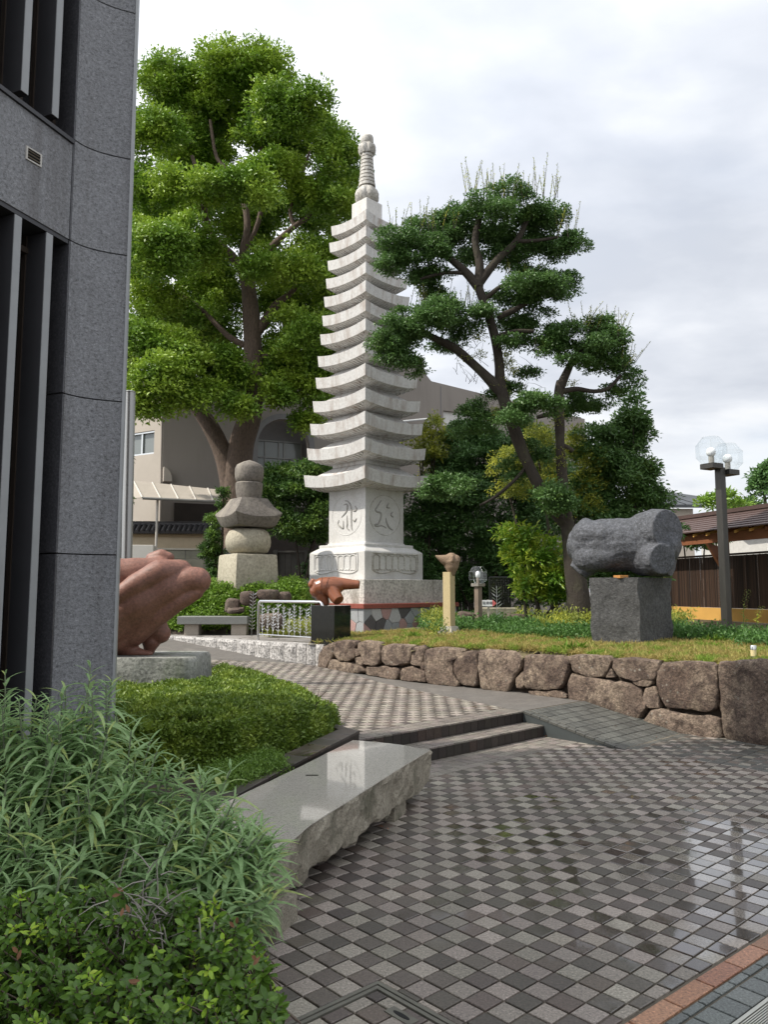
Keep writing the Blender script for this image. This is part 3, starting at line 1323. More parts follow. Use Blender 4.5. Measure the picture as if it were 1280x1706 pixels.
STONES = [z4(q) for q in (
    [(128, 500), (185, 478), (190, 540), (160, 590), (145, 622), (100, 615), (112, 540)],
    [(183, 482), (240, 466), (300, 470), (312, 490), (297, 512), (300, 558), (270, 580), (215, 577), (187, 547)],
    [(297, 512), (318, 513), (325, 548), (302, 556)],
    [(315, 485), (360, 470), (430, 478), (440, 520), (432, 585), (400, 607), (350, 596), (325, 550), (312, 510)],
    [(300, 562), (325, 555), (352, 597), (335, 606), (303, 597)],
    [(440, 498), (480, 486), (610, 493), (606, 540), (590, 592), (540, 607), (470, 602), (440, 572), (434, 530)],
    [(611, 500), (667, 498), (672, 520), (661, 560), (656, 607), (620, 607), (593, 592), (602, 540)],
    [(645, 584), (668, 580), (678, 620), (655, 626)],
    [(150, 620), (172, 568), (215, 582), (270, 586), (340, 606), (356, 642), (250, 647)],
    [(358, 612), (440, 606), (530, 613), (542, 650), (522, 684), (360, 650)],
    [(545, 620), (600, 608), (655, 628), (676, 630), (684, 694), (540, 684)],
    [(676, 513), (760, 503), (872, 513), (880, 540), (822, 580), (822, 640), (862, 690), (852, 714), (690, 702), (680, 640), (666, 560)],
    [(824, 580), (860, 533), (930, 523), (950, 545), (955, 640), (957, 703), (930, 718), (880, 703), (830, 650)],
    [(955, 528), (1000, 516), (1150, 532), (1196, 568), (1186, 612), (1152, 660), (1122, 744), (980, 728), (965, 690), (956, 600)],
    [(1190, 640), (1215, 650), (1222, 700), (1200, 727), (1165, 722), (1160, 672)],
)] + [z7(q) for q in (
    [(-82, 1170), (0, 1170), (130, 1178), (160, 1215), (150, 1290), (120, 1348), (60, 1357), (-60, 1347), (-80, 1290)],
    [(-60, 1362), (0, 1360), (110, 1357), (150, 1387), (150, 1402), (-40, 1388)],
    [(152, 1174), (360, 1176), (390, 1195), (375, 1240), (342, 1291), (270, 1287), (180, 1264), (165, 1225)],
    [(376, 1242), (402, 1290), (348, 1296)],
    [(386, 1192), (480, 1184), (625, 1203), (636, 1235), (612, 1300), (500, 1316), (420, 1291), (386, 1240)],
    [(490, 1317), (560, 1302), (612, 1311), (592, 1337), (520, 1337)],
    [(160, 1272), (300, 1297), (480, 1322), (542, 1347), (547, 1400), (576, 1442), (530, 1524), (350, 1468), (156, 1406)],
    [(558, 1345), (611, 1336), (640, 1400), (640, 1452), (580, 1452), (550, 1400)],
    [(640, 1214), (760, 1203), (922, 1213), (946, 1290), (956, 1450), (900, 1470), (800, 1457), (680, 1442), (630, 1391), (614, 1320), (626, 1250)],
    [(590, 1462), (640, 1456), (800, 1482), (960, 1502), (972, 1606), (930, 1618), (760, 1598), (640, 1562), (538, 1526)],
    [(930, 1218), (1050, 1198), (1190, 1196), (1330, 1206), (1340, 1300), (1320, 1656), (1210, 1664), (1100, 1652), (983, 1614), (972, 1480), (950, 1300)],
    [(1345, 1206), (1520, 1200), (1640, 1210), (1650, 1440), (1500, 1470), (1350, 1440)],
    [(1345, 1446), (1500, 1476), (1650, 1446), (1660, 1760), (1480, 1740), (1335, 1680)],
)]


def resample(L, n):
    pts = [Vector(p) for p in L]
    # one round of corner cutting, then even spacing
    q = []
    for i in range(len(pts)):
        a, b = pts[i], pts[(i + 1) % len(pts)]
        q += [a * 0.93 + b * 0.07, a * 0.07 + b * 0.93]
    pts = q
    ds = [(pts[(i + 1) % len(pts)] - pts[i]).length for i in range(len(pts))]
    T = sum(ds)
    res = []
    i, acc = 0, 0.0
    for k in range(n):
        s = T * k / n
        while acc + ds[i] < s:
            acc += ds[i]
            i += 1
        res.append(pts[i].lerp(pts[(i + 1) % len(pts)], (s - acc) / max(ds[i], 1e-9)))
    return res


def rock_mb(outline, tofn, bulge, back, n=22, seed=0.0, amp=0.02):
    """fitted stone: outline in a face's own coordinates, swelling out of the face"""
    o = resample(outline, n)
    c = sum(o, Vector((0, 0))) / n
    rings = []
    for k, out in ((0.9, -back), (1.0, -0.06), (1.0, 0.0), (0.99, bulge * 0.5), (0.965, bulge * 0.82), (0.90, bulge * 0.96), (0.70, bulge * 1.0), (0.5, bulge * 1.03), (0.3, bulge * 1.05), (0.1, bulge * 1.05)):
        ring = []
        for p in o:
            q = c + (p - c) * k
            w = tofn(q.x, q.y, out)
            if out > -0.02:
                w = w + noise.noise_vector(w * 3.3 + Vector((seed, 0, 0))) * amp + noise.noise_vector(w * 8 + Vector((0, seed, 0))) * amp * 0.7 + noise.noise_vector(w * 19) * amp * 0.35
            ring.append(w)
        rings.append(ring)
    return MB().loft(rings)


for k, st in enumerate(STONES):
    ol = [on_wall(*p) for p in st]
    size = math.sqrt(abs(sum(ol[i][0] * ol[(i + 1) % len(ol)][1] - ol[(i + 1) % len(ol)][0] * ol[i][1] for i in range(len(ol)))) / 2)
    m2 = rock_mb(ol, wall_pt, min(0.085, 0.04 + 0.07 * size), 0.28, 40 if size > 0.25 else 18, k * 3.1, 0.014 + 0.022 * min(1, size))
    cs = wall_pt(sum(p[0] for p in ol) / len(ol), sum(p[1] for p in ol) / len(ol), 0)
    m2.build('wall_stone', M_ROCK, wallo, smooth=38, loc=cs)
# earth behind the joints
mb = MB()
tl = sum((WALL[i + 1] - WALL[i]).length for i in range(len(WALL) - 1))
cols = []
for k in range(41):
    s = tl * k / 40
    cols.append([wall_pt(s, -0.05, -0.09), wall_pt(s, 0.90 if k < 36 else 0.80, -0.06), wall_pt(s, 0.90 if k < 36 else 0.80, -0.4)])
mb.add([p for c in cols for p in c], [(i * 3 + j, i * 3 + 3 + j, i * 3 + 4 + j, i * 3 + 1 + j) for i in range(40) for j in range(2)])
mb.build('joint_earth', m_plain('joint_earth', (0.05, 0.036, 0.026), 0.95, var=0.4, scale=20, bump=0.5), wallo)

# ---------------------------------------------------------------- grass bed behind the wall
def bed_z(x, y):
    back = -wall_side((x, y))
    return 0.95 + 0.16 * min(1, max(0, back) / 3.0) - 0.08 * min(1, max(0.0, (1.6 - x) / 3.0)) + 0.04 * noise.noise(Vector((x * 0.8, y * 0.8, 3))) + 0.015 * noise.noise(Vector((x * 4, y * 4, 0)))


mb = MB()
bx = np.arange(-1.6, 17.0, 0.3)
by = np.arange(7.6, 27.0, 0.3)
ids = {}
vs, fs = [], []
for j, y in enumerate(by):
    for i, x in enumerate(bx):
        b = -wall_side((x, y))
        z = bed_z(x, y) if b > 0.03 else 0.86
        ids[i, j] = len(vs)
        vs.append((x, y, z))
for j in range(len(by) - 1):
    for i in range(len(bx) - 1):
        c = (bx[i] + 0.15, by[j] + 0.15)
        if -wall_side(c) > 0.10 and not (c[0] < 0.5 and c[1] > 17.9) and not (c[0] < 2.2 and c[1] > 18.9):
            fs.append((ids[i, j], ids[i + 1, j], ids[i + 1, j + 1], ids[i, j + 1]))
mb.add(vs, fs)
bed = mb.build('grass_bed_soil', m_plain('bed_soil', (0.12, 0.10, 0.05), 0.95, var=0.5, scale=5, bump=0.5, bscale=30), loc=(4, 14, 1), smooth=True)
tag(bed, kind='structure')

# ---------------------------------------------------------------- planting bed on the left with its dark kerb
K = [atz(400, 1322, 0.42), atz(470, 1283, 0.42), atz(600, 1217, 0.42)]
KE = K[2]
BEDLINE = [Vector((-2.05, 2.6)), Vector((-1.62, 4.4)), K[0].xy, K[1].xy, KE.xy, Vector((-0.80, 9.75)), Vector((-1.2, 11.2)), Vector((-2.4, 14.2)), Vector((-4.1, 16.0)), Vector((-7, 16.6))]


def lbed_z(x, y):
    return 0.30 + max(0.0, path_z(x, y) - 0.30) * 1.0 + 0.05


mb = MB()
vs, fs, ids = [], [], {}
polyb = [tuple(p + Vector((-0.1, 0))) for p in BEDLINE] + [(-9, 16.6), (-9, 0.6), (-0.9, 0.6), (-0.72, 2.4)]
sx = np.arange(-9, 0.6, 0.22)
sy = np.arange(0.6, 17, 0.22)
for y in sy:
    for x in sx:
        if inside((x + 0.11, y + 0.11), polyb):
            q = [(x, y), (x + 0.22, y), (x + 0.22, y + 0.22), (x, y + 0.22)]
            mb.add([(a[0], a[1], lbed_z(*a) + 0.02 * noise.noise(Vector((a[0] * 3, a[1] * 3, 1)))) for a in q], [(0, 1, 2, 3)])
sb = mb.build('planting_bed_soil', M_SOIL, loc=(-3, 8, 0.3))
tag(sb, kind='structure')
M_KT = m_tile('kerb_tile', (0.050, 0.040, 0.036), (0.085, 0.068, 0.060), wet=0.1, rmin=0.07, rmax=0.4, bump=0.08)
pk = thing('planter_kerb', 'dark wet tiled planter kerb between the clipped hedge and the granite slab bench', 'kerb', (K[1].x, K[1].y, 0))
for i in range(len(BEDLINE) - 1):
    a, b = BEDLINE[i], BEDLINE[i + 1]
    L = (b - a).length
    d = (b - a) / L
    nl = Vector((-d.y, d.x))
    wdt = 0.27 if i in (1, 2, 3) else 0.14
    nt = max(1, int(round(L / (0.30 if i in (1, 2, 3) else 0.6))))
    zt0 = None
    mb = MB()
    za, zb = (0.42, 0.42) if i <= 3 else (lbed_z(*a) + 0.06, lbed_z(*b) + 0.06)
    a2, b2 = a + nl * (wdt - 0.015), b + nl * (wdt - 0.015)
    a1, b1 = a + nl * 0.012, b + nl * 0.012
    lo = -0.02 if i < 4 else 0.2
    mb.hexa([(a1.x, a1.y, lo), (b1.x, b1.y, lo), (b2.x, b2.y, lo), (a2.x, a2.y, lo), (a1.x, a1.y, za - 0.02), (b1.x, b1.y, zb - 0.02), (b2.x, b2.y, zb - 0.02), (a2.x, a2.y, za - 0.02)])
    mb.build('kerb_core', M_RISER, pk)
    for k in range(nt):
        p0, p1 = a + d * (L * k / nt), a + d * (L * (k + 1) / nt)
        q = [tuple(p0), tuple(p1), tuple(p1 + nl * wdt), tuple(p0 + nl * wdt)]
        zf = lambda x, y, za=za, zb=zb, a=a, d=d, L=L: za + (zb - za) * ((Vector((x, y)) - a).dot(d) / L)
        m2 = MB()
        if tile_mb(m2, q, zf, gap=0.003, t=0.028):
            m2.build('kerb_tile', M_KT, pk, loc=(p0.x, p0.y, 0.4))
# ================================================================ PAGODA
PX, PY = -0.529, 22.77
M_GRAN = m_stone('pale_granite', (0.55, 0.54, 0.52), (0.62, 0.61, 0.59), 18, 0.7, (0.42, 0.395, 0.355), 0.12, 40, 0.10, 0.45)
M_GRAN2 = m_stone('weathered_granite', (0.46, 0.44, 0.40), (0.58, 0.555, 0.51), 16, 0.8, (0.20, 0.18, 0.145), 0.3, 30, 0.38, 0.8)
M_CARVE_SHADE = m_stone('carved_shade', (0.30, 0.29, 0.27), (0.36, 0.345, 0.32), 45, 0.8, None, 0.2, 60, 0.3)  # darker tone paints the shadow of cut lines onto raised strokes
M_REDLEDGE = m_stone('red_granite', (0.22, 0.055, 0.040), (0.29, 0.085, 0.06), 60, 0.45, None, 0.1, 60, 0.4)
pag = thing('stone_pagoda', 'tall white granite pagoda of thirteen roofs on a patchwork stone base', 'pagoda', (PX, PY, PLZ))
D45 = math.pi / 4


def dia(h, z, cham=0.0):
    """square ring with corners towards the viewer"""
    c = [(0, -h), (h, 0), (0, h), (-h, 0)]
    if cham:
        r = []
        for i in range(4):
            a, b, e = Vector(c[i - 1]), Vector(c[i]), Vector(c[(i + 1) % 4])
            r += [b + (a - b).normalized() * cham, b + (e - b).normalized() * cham]
        c = r
    return [(PX + p[0], PY + p[1], z) for p in c]


def stack(prof, cham=0.012):
    return MB().loft([dia(h, z, cham) for h, z in prof])


# base with patchwork facing
HB = 2.67
stack([(HB - 0.045, PLZ - 0.1), (HB - 0.045, 1.52)]).build('base_core', m_plain('mortar', (0.42, 0.41, 0.39), 0.9, var=0.1), pag)
led = stack([(2.66, 1.516), (2.74, 1.524), (2.74, 1.63), (2.72, 1.64), (2.2, 1.641)])
led.build('red_ledge', M_REDLEDGE, pag)
PATCH = [m_stone('patch_blue_grey', (0.27, 0.28, 0.285), (0.36, 0.37, 0.375), 60, 0.6, None, 0.15, 50, 0.25),
         m_stone('patch_pink', (0.36, 0.22, 0.20), (0.45, 0.29, 0.265), 60, 0.6, None, 0.15, 50, 0.25),
         m_stone('patch_charcoal', (0.07, 0.065, 0.065), (0.12, 0.11, 0.11), 60, 0.6, None, 0.15, 50, 0.25),
         m_stone('patch_pale_grey', (0.40, 0.40, 0.39), (0.48, 0.48, 0.47), 60, 0.6, None, 0.15, 50, 0.25)]
facing = thing('patch', None, None, (0, 0, 0))
bpy.data.objects.remove(facing)
SIDE = HB * math.sqrt(2)
zlo, zhi = PLZ + 0.0, 1.515


def voronoi_cells(pts, w, z0, z1):
    res = []
    for i, p in enumerate(pts):
        poly = [(0, z0), (w, z0), (w, z1), (0, z1)]
        pl = []
        for j, q in enumerate(pts):
            if i == j:
                continue
            mx, mz = (p[0] + q[0]) / 2, (p[1] + q[1]) / 2
            a, b = p[0] - q[0], p[1] - q[1]
            L = math.hypot(a, b)
            pl.append((a / L, b / L, (a * mx + b * mz) / L))
        poly = clip(poly, pl)
        if len(poly) >= 3:
            res.append(poly)
    return res


for side in range(2):
    pts = []
    rr = random.Random(3 + side)
    tries = 0
    while len(pts) < 26 and tries < 4000:
        tries += 1
        p = (rr.uniform(0.02, SIDE - 0.02), rr.uniform(zlo + 0.04, zhi - 0.02))
        if all(math.hypot(p[0] - q[0], (p[1] - q[1]) * 1.0) > 0.27 for q in pts):
            pts.append(p)
    # corner -> along the face; side 0 = left face, side 1 = right face
    cx, cy = PX, PY - HB
    du = Vector((-1, 1)).normalized() if side == 0 else Vector((1, 1)).normalized()
    nn = Vector((-1, -1)).normalized() if side == 0 else Vector((1, -1)).normalized()
    for poly in voronoi_cells(pts, SIDE, zlo, zhi):
        q = inset_convex(poly, 0.007)
        if len(q) < 3 or area(q) < 0.002:
            continue
        q2 = inset_convex(q, 0.006)
        q2 = q2 if len(q2) == len(q) else q
        pt = lambda a, o: (cx + du.x * a[0] + nn.x * o, cy + du.y * a[0] + nn.y * o, a[1])
        m2 = MB().loft([[pt(a, -0.04) for a in q], [pt(a, -0.006) for a in q], [pt(a, 0.0) for a in q2]])
        r = rr.random()
        mt = PATCH[0] if r < 0.45 else PATCH[3] if r < 0.72 else PATCH[1] if r < 0.92 else PATCH[2]
        m2.build('facing_stone', mt, pag)
stack([(2.275, 1.6405), (2.275, 2.28), (2.262, 2.293)]).build('plinth_block', M_GRAN2, pag)
stack([(1.68, 2.2935), (1.68, 3.06), (1.66, 3.085), (1.60, 3.12), (1.44, 3.195), (1.40, 3.215), (1.40, 3.29), (1.38, 3.305), (1.16, 3.31), (1.15, 3.345), (1.13, 3.36)]).build('dado', M_GRAN, pag)
stack([(1.115, 3.3605), (1.115, 4.96)]).build('shaft', M_GRAN, pag)


def face_pt(h, side, u, z, o=0.0):
    """u 0..1 from the outer corner inwards for the left face, from the front corner for the right face"""
    if side == 0:
        a, b, n = Vector((PX - h, PY)), Vector((PX, PY - h)), Vector((-1, -1)).normalized()
    else:
        a, b, n = Vector((PX, PY - h)), Vector((PX + h, PY)), Vector((1, -1)).normalized()
    p = a.lerp(b, u) + n * o
    return Vector((p.x, p.y, z))


def stroke(mb, h, side, pts, r0=0.02, r1=0.028, o=0.0, closed=False, seg=6):
    P = [face_pt(h, side, u, z, o) for u, z in pts]
    fine = []
    n = len(P)
    for i in range(n if closed else n - 1):
        p0, p1, p2, p3 = (P[(i - 1) % n], P[i], P[(i + 1) % n], P[(i + 2) % n]) if closed else (P[max(i - 1, 0)], P[i], P[i + 1], P[min(i + 2, n - 1)])
        for k in range(3):
            t = k / 3
            fine.append(0.5 * ((2 * p1) + (p2 - p0) * t + (2 * p0 - 5 * p1 + 4 * p2 - p3) * t * t + (3 * p1 - p0 - 3 * p2 + p3) * t ** 3))
    fine.append(P[0] if closed else P[-1])
    m = len(fine)
    mb.tube(fine, [r0 + (r1 - r0) * math.sin(math.pi * i / (m - 1)) for i in range(m)], seg)


ZB, ZT = 3.36, 4.90


def gl(side, L):
    res = []
    for x, y in L:
        if side == 0:
            u = (x - 62) / 441
            yb, yt = 757 - (x - 62) / 441 * 15, 135 - (x - 62) / 441 * 60
        else:
            u = (x - 507) / 448
            yb, yt = 735 + u * 15, 80 + u * 50
        res.append((u, ZB + (yb - y) / (yb - yt) * (ZT - ZB)))
    return res


G0 = [[(190, 470), (181, 520), (205, 550), (243, 570), (245, 530), (245, 480)], [(287, 420), (293, 520), (290, 565), (318, 600)],
      [(262, 238), (285, 238), (312, 262), (338, 320), (341, 450), (345, 570), (358, 600)], [(250, 290), (280, 278), (295, 310), (280, 370), (222, 438)],
      [(347, 350), (378, 362), (403, 338), (382, 305)], [(357, 470), (380, 488), (403, 452)]]
G1 = [[(688, 232), (660, 280), (633, 325), (618, 348), (640, 374), (680, 385), (678, 450), (650, 515), (608, 530), (640, 549), (692, 536), (745, 565)],
      [(740, 440), (750, 500), (780, 560), (824, 588)], [(775, 262), (752, 312), (786, 322)], [(822, 368), (800, 405), (828, 432)]]
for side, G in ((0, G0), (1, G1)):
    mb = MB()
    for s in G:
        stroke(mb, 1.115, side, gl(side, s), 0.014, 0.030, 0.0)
    mb.build('carved_letter', M_CARVE_SHADE, pag)
    mb = MB()
    cu = 0.5
    ring = [(cu + 0.40 * math.cos(a), 4.16 + 0.58 * math.sin(a)) for a in [k * math.pi / 10 for k in range(20)]]
    stroke(mb, 1.115, side, ring, 0.008, 0.012, 0.0, True)
    mb.build('carved_ring', M_GRAN2 if side else M_GRAN, pag)
    # dado panel: arched frame and seven petals
    mb = MB()
    h = 1.68
    u0, u1, z0, z1 = (0.10, 0.88, 2.48, 3.0) if side == 0 else (0.12, 0.90, 2.48, 3.0)
    fr = [(u0, z1), (u0, z0 + 0.13), (u0 + 0.02, z0 + 0.06), (u0 + 0.10, z0), (u0 + 0.24, z0 + 0.01), ((u0 + u1) / 2, z0 + 0.075), (u1 - 0.24, z0 + 0.01), (u1 - 0.10, z0), (u1 - 0.02, z0 + 0.06), (u1, z0 + 0.13), (u1, z1), (u1 - 0.05, z1 + 0.02), ((u0 + u1) / 2, z1 + 0.02), (u0 + 0.05, z1 + 0.02)]
    stroke(mb, h, side, fr, 0.020, 0.022, 0.006, True)
    for k in range(7):
        a = u0 + 0.02 + (u1 - u0 - 0.04) * k / 7
        b = a + (u1 - u0 - 0.04) / 7 - 0.012
        zb = z0 + 0.10 + 0.02 * math.cos((k - 3) * 0.5)
        lp = [(a, zb), (a, z1 - 0.10), (a + 0.01, z1 - 0.045), ((a + b) / 2, z1 - 0.02), (b - 0.01, z1 - 0.045), (b, z1 - 0.10), (b, zb), ((a + b) / 2, zb - 0.012)]
        stroke(mb, h, side, lp, 0.015, 0.018, 0.006, True)
    mb.build('petal_panel', M_GRAN if side == 0 else M_GRAN2, pag)

ROOFS = [(1.110, 13.19), (1.165, 12.66), (1.214, 12.08), (1.262, 11.508), (1.317, 10.93), (1.365, 10.335), (1.423, 9.752), (1.495, 9.067), (1.55, 8.40), (1.632, 7.675), (1.708, 6.98), (1.792, 6.228), (1.876, 5.417)]
t = NT('roof_granite')
a = t.mix(t.noise(2.3, 5, 0.6), (0.51, 0.50, 0.48), (0.60, 0.59, 0.57))
a = t.mix(1.0, a, t.ramp(t.noise(16, 3, 0.75), [(0.36, 0.84), (0.52, 1.0), (0.66, 1.06)]), 'MULTIPLY')
st = t.ramp(t.noise(5.0, 5, 0.65, stretch=(1, 1, 0.18)), [(0.47, 0.0), (0.68, 0.85)])
a = t.mix(t.math('MULTIPLY', st, t.ramp(t.noise(1.1, 3, 0.6), [(0.35, 0.3), (0.6, 1.0)])), a, (0.30, 0.24, 0.20))
t.col(a)
t.set(Roughness=0.78)
t.bump(t.noise(60, 5, 0.65), 0.15, 0.02)
M_ROOF = t.m
NSEG = 10
for k, (h, zt) in enumerate(ROOFS):
    nexth = 0.46 if k == 0 else ROOFS[k - 1][0] * 0.54
    thick = 0.305 + 0.045 * (k / 12)
    rise = 0.105 * h / 1.876 + 0.03
    neck_top = zt + 0.20 if k else 13.43
    mb = MB()
    corners = [(0, -h), (h, 0), (0, h), (-h, 0)]
    ring_u, ring_l, ring_i, ring_m, ring_b = [], [], [], [], []
    for s in range(4):
        a, b = Vector(corners[s]), Vector(corners[(s + 1) % 4])
        for i in range(NSEG):
            tt = i / NSEG
            e = abs(2 * tt - 1) ** 2.2
            p = a.lerp(b, tt)
            p_in = p * (1 - 0.012 * (1 - e))
            zu = zt - rise * (1 - e)
            ring_u.append((PX + p_in.x, PY + p_in.y, zu))
            q = p_in * 0.975
            ring_l.append((PX + q.x, PY + q.y, zu - thick * (0.92 + 0.08 * e)))
            q = p * (0.80 if k else 0.66)
            ring_m.append((PX + q.x, PY + q.y, zt - rise * (1 - 0.35 * e) + (0.045 if k else 0.13)))
            q = p * (nexth * 1.02 / h)
            ring_i.append((PX + q.x, PY + q.y, neck_top))
            q = p * (0.60)
            ring_b.append((PX + q.x, PY + q.y, zt - rise - thick - 0.035 + 0.02 * e))
    mb.loft([ring_b, ring_l, ring_u, ring_m, ring_i])
    # rafters carved under the eaves
    for s in range(4):
        a, b = Vector(corners[s]), Vector(corners[(s + 1) % 4])
        nrm = (a + b).normalized()
        nr = 15
        for i in range(nr):
            tt = 0.10 + 0.80 * i / (nr - 1)
            e = abs(2 * tt - 1) ** 2.2
            p = a.lerp(b, tt)
            dd = (b - a).normalized()
            zz = zt - rise * (1 - e) - thick * (0.92 + 0.08 * e) - 0.005
            w = 0.020 * h / 1.5
            inn = min(0.30 * h, min(tt, 1 - tt) * (b - a).length * 0.62)
            o0 = p - nrm * 0.05 * h
            o1 = p - nrm * max(inn, 0.08 * h)
            zb_r = zt - rise - thick - 0.035
            z1 = zz + (zb_r - zz) * min(1.0, max(inn, 0.08 * h) / (0.283 * h)) + 0.012
            mb.hexa([(PX + (o0 - dd * w).x, PY + (o0 - dd * w).y, zz - 0.012), (PX + (o0 + dd * w).x, PY + (o0 + dd * w).y, zz - 0.012),
                     (PX + (o1 + dd * w).x, PY + (o1 + dd * w).y, z1 - 0.03), (PX + (o1 - dd * w).x, PY + (o1 - dd * w).y, z1 - 0.03),
                     (PX + (o0 - dd * w).x, PY + (o0 - dd * w).y, zz + 0.02), (PX + (o0 + dd * w).x, PY + (o0 + dd * w).y, zz + 0.02),
                     (PX + (o1 + dd * w).x, PY + (o1 + dd * w).y, z1 + 0.03), (PX + (o1 - dd * w).x, PY + (o1 - dd * w).y, z1 + 0.03)])
    mb.build('roof', M_ROOF, pag)
    if k < 12:
        lo = ROOFS[k + 1][1]
        hh = ROOFS[k + 1][0] * 0.54
        stack([(hh, lo + 0.201), (hh, zt - rise - thick - 0.02), (hh * 1.10, zt - rise - thick - 0.019), (hh * 1.10, zt - rise - thick + 0.05)], 0.008).build('tier_body', M_ROOF, pag)
# finial
fin = MB()
fin.loft([dia(0.475, 13.40, 0.01), dia(0.475, 13.88, 0.01), dia(0.465, 13.895, 0.01)])
fin.build('finial_base', M_GRAN, pag)
pet = lambda a, i: 1 + 0.10 * abs(math.sin(a * 4))
MB().lathe([(0.21, 13.895), (0.28, 13.94), (0.345, 14.07), (0.352, 14.18), (0.31, 14.30), (0.25, 14.41), (0.21, 14.43)], 64, (PX, PY, 0), lambda a, i: 1 + (0.2 * abs(math.sin(a * 4)) - 0.08 if i in (1, 2, 3, 4) else 0)).build('lotus_bowl', M_GRAN2, pag, smooth=40)
prof = []
for i in range(9):
    z = 14.43 + i * 0.121
    r = 0.265 - 0.075 * (i / 8) ** 0.7
    prof += [(r * 0.80, z + 0.001), (r * 0.82, z + 0.03), (r, z + 0.032), (r * 0.985, z + 0.119)]
MB().lathe(prof, 28, (PX, PY, 0)).build('ringed_spire', M_GRAN2, pag, smooth=40)
MB().lathe([(0.15, 15.52), (0.21, 15.53), (0.25, 15.63), (0.26, 15.72), (0.23, 15.82), (0.17, 15.87)], 64, (PX, PY, 0), lambda a, i: 1 + (0.24 * abs(math.sin(a * 4)) - 0.1 if i in (1, 2, 3, 4) else 0)).build('upper_lotus', M_GRAN2, pag, smooth=40)
MB().lathe([(0.19, 15.871), (0.205, 15.89), (0.205, 16.06), (0.185, 16.12), (0.11, 16.16), (0.0, 16.17)][:5], 24, (PX, PY, 0)).build('finial_jewel', M_GRAN2, pag, smooth=50)

# ================================================================ FIVE-RING STUPA
SY = 21.6
s0 = atY(412, 975, SY)
SX, SZ = s0.x, s0.z
k_ = pxm(SY, 2.5)
t = NT('old_stone')
a = t.mix(t.noise(3, 6, 0.65), (0.29, 0.26, 0.19), (0.42, 0.385, 0.30))
zz = t.n.new('ShaderNodeSeparateXYZ')
t.lk(t.pos, zz.inputs[0])
a = t.mix(t.math('MULTIPLY', t.ramp(zz.outputs[2], [(0.0, 0.0), (1.0, 1.0)]), 1.0), a, a)
a = t.mix(1.0, a, t.ramp(t.noise(14, 5, 0.8), [(0.32, 0.6), (0.5, 1.0), (0.68, 1.3)]), 'MULTIPLY')
t.col(a)
t.set(Roughness=0.9)
t.bump(t.noise(40, 5, 0.7), 0.4, 0.02)
M_OLD = t.m
M_OLDD = m_stone('old_dark_stone', (0.135, 0.118, 0.10), (0.20, 0.178, 0.155), 14, 0.9, (0.30, 0.27, 0.22), 0.5, 24, 0.3, 0.8)
stp = thing('stone_stupa', 'old five tier stone stupa with rounded top standing before the tree trunk', 'stupa', (SX, SY, SZ))
RZ = R(35)


def sq(h, z, n=6, pw=0.0, cham=0.03, lift=0.0):
    """rotated square ring with rounded corners; lift raises corners"""
    pts = []
    for s in range(4):
        a = Vector((h, -h))
        b = Vector((h, h))
        for i in range(n):
            tt = i / n
            e = abs(2 * tt - 1) ** 3
            p = a.lerp(b, tt)
            if i == 0:
                p = p * (1 - cham)
            p = Matrix.Rotation(s * math.pi / 2 + RZ + math.pi, 2) @ p
            pts.append((SX + p.x, SY + p.y, z + lift * e))
    return pts


def zpx(y):
    return atY(412, y, SY).z


B = 103 * k_ / 2 / 1.33
MB().loft([sq(B * 0.98, zpx(985)), sq(B * 1.0, zpx(970)), sq(B * 0.97, zpx(927)), sq(B * 0.93, zpx(924.5))]).noise(0.02, 2.5, 4).build('base_stone', M_OLD, stp, smooth=50)
r_ = 38 * k_
zc_ = (zpx(924) + zpx(881)) / 2
hz = (zpx(881) - zpx(924)) / 2
MB().lathe([(r_ * 0.62, -hz), (r_ * 0.86, -hz * 0.80), (r_ * 0.98, -hz * 0.35), (r_, 0), (r_ * 0.97, hz * 0.4), (r_ * 0.85, hz * 0.8), (r_ * 0.6, hz)], 32, (SX, SY, zc_)).noise(0.012, 2, 5).build('round_stone', M_OLD, stp, smooth=60)
Rf = 116 * k_ / 2 / 1.34
MB().loft([sq(Rf * 0.80, zpx(879.5), lift=0.05), sq(Rf * 0.84, zpx(878), lift=0.06), sq(Rf * 1.0, zpx(863), lift=0.10), sq(Rf * 0.99, zpx(861.5), lift=0.10), sq(Rf * 0.74, zpx(847), lift=0.04), sq(Rf * 0.58, zpx(833), lift=0.0), sq(Rf * 0.56, zpx(831.5))]).noise(0.01, 3, 6).build('roof_stone', M_OLDD, stp, smooth=35)
MB().lathe([(20 * k_, zpx(831)), (22.5 * k_, zpx(818)), (23 * k_, zpx(806)), (21 * k_, zpx(804))], 28, (SX, SY, 0)).build('bowl_stone', M_OLDD, stp, smooth=35)
MB().lathe([(19.5 * k_, zpx(804)), (22.5 * k_, zpx(801)), (24 * k_, zpx(795)), (24 * k_, zpx(781)), (21 * k_, zpx(775)), (10 * k_, zpx(769.5)), (2 * k_, zpx(767)), (0.5 * k_, zpx(766.5))], 28, (SX, SY, 0)).build('jewel_stone', M_OLDD, stp, smooth=45)

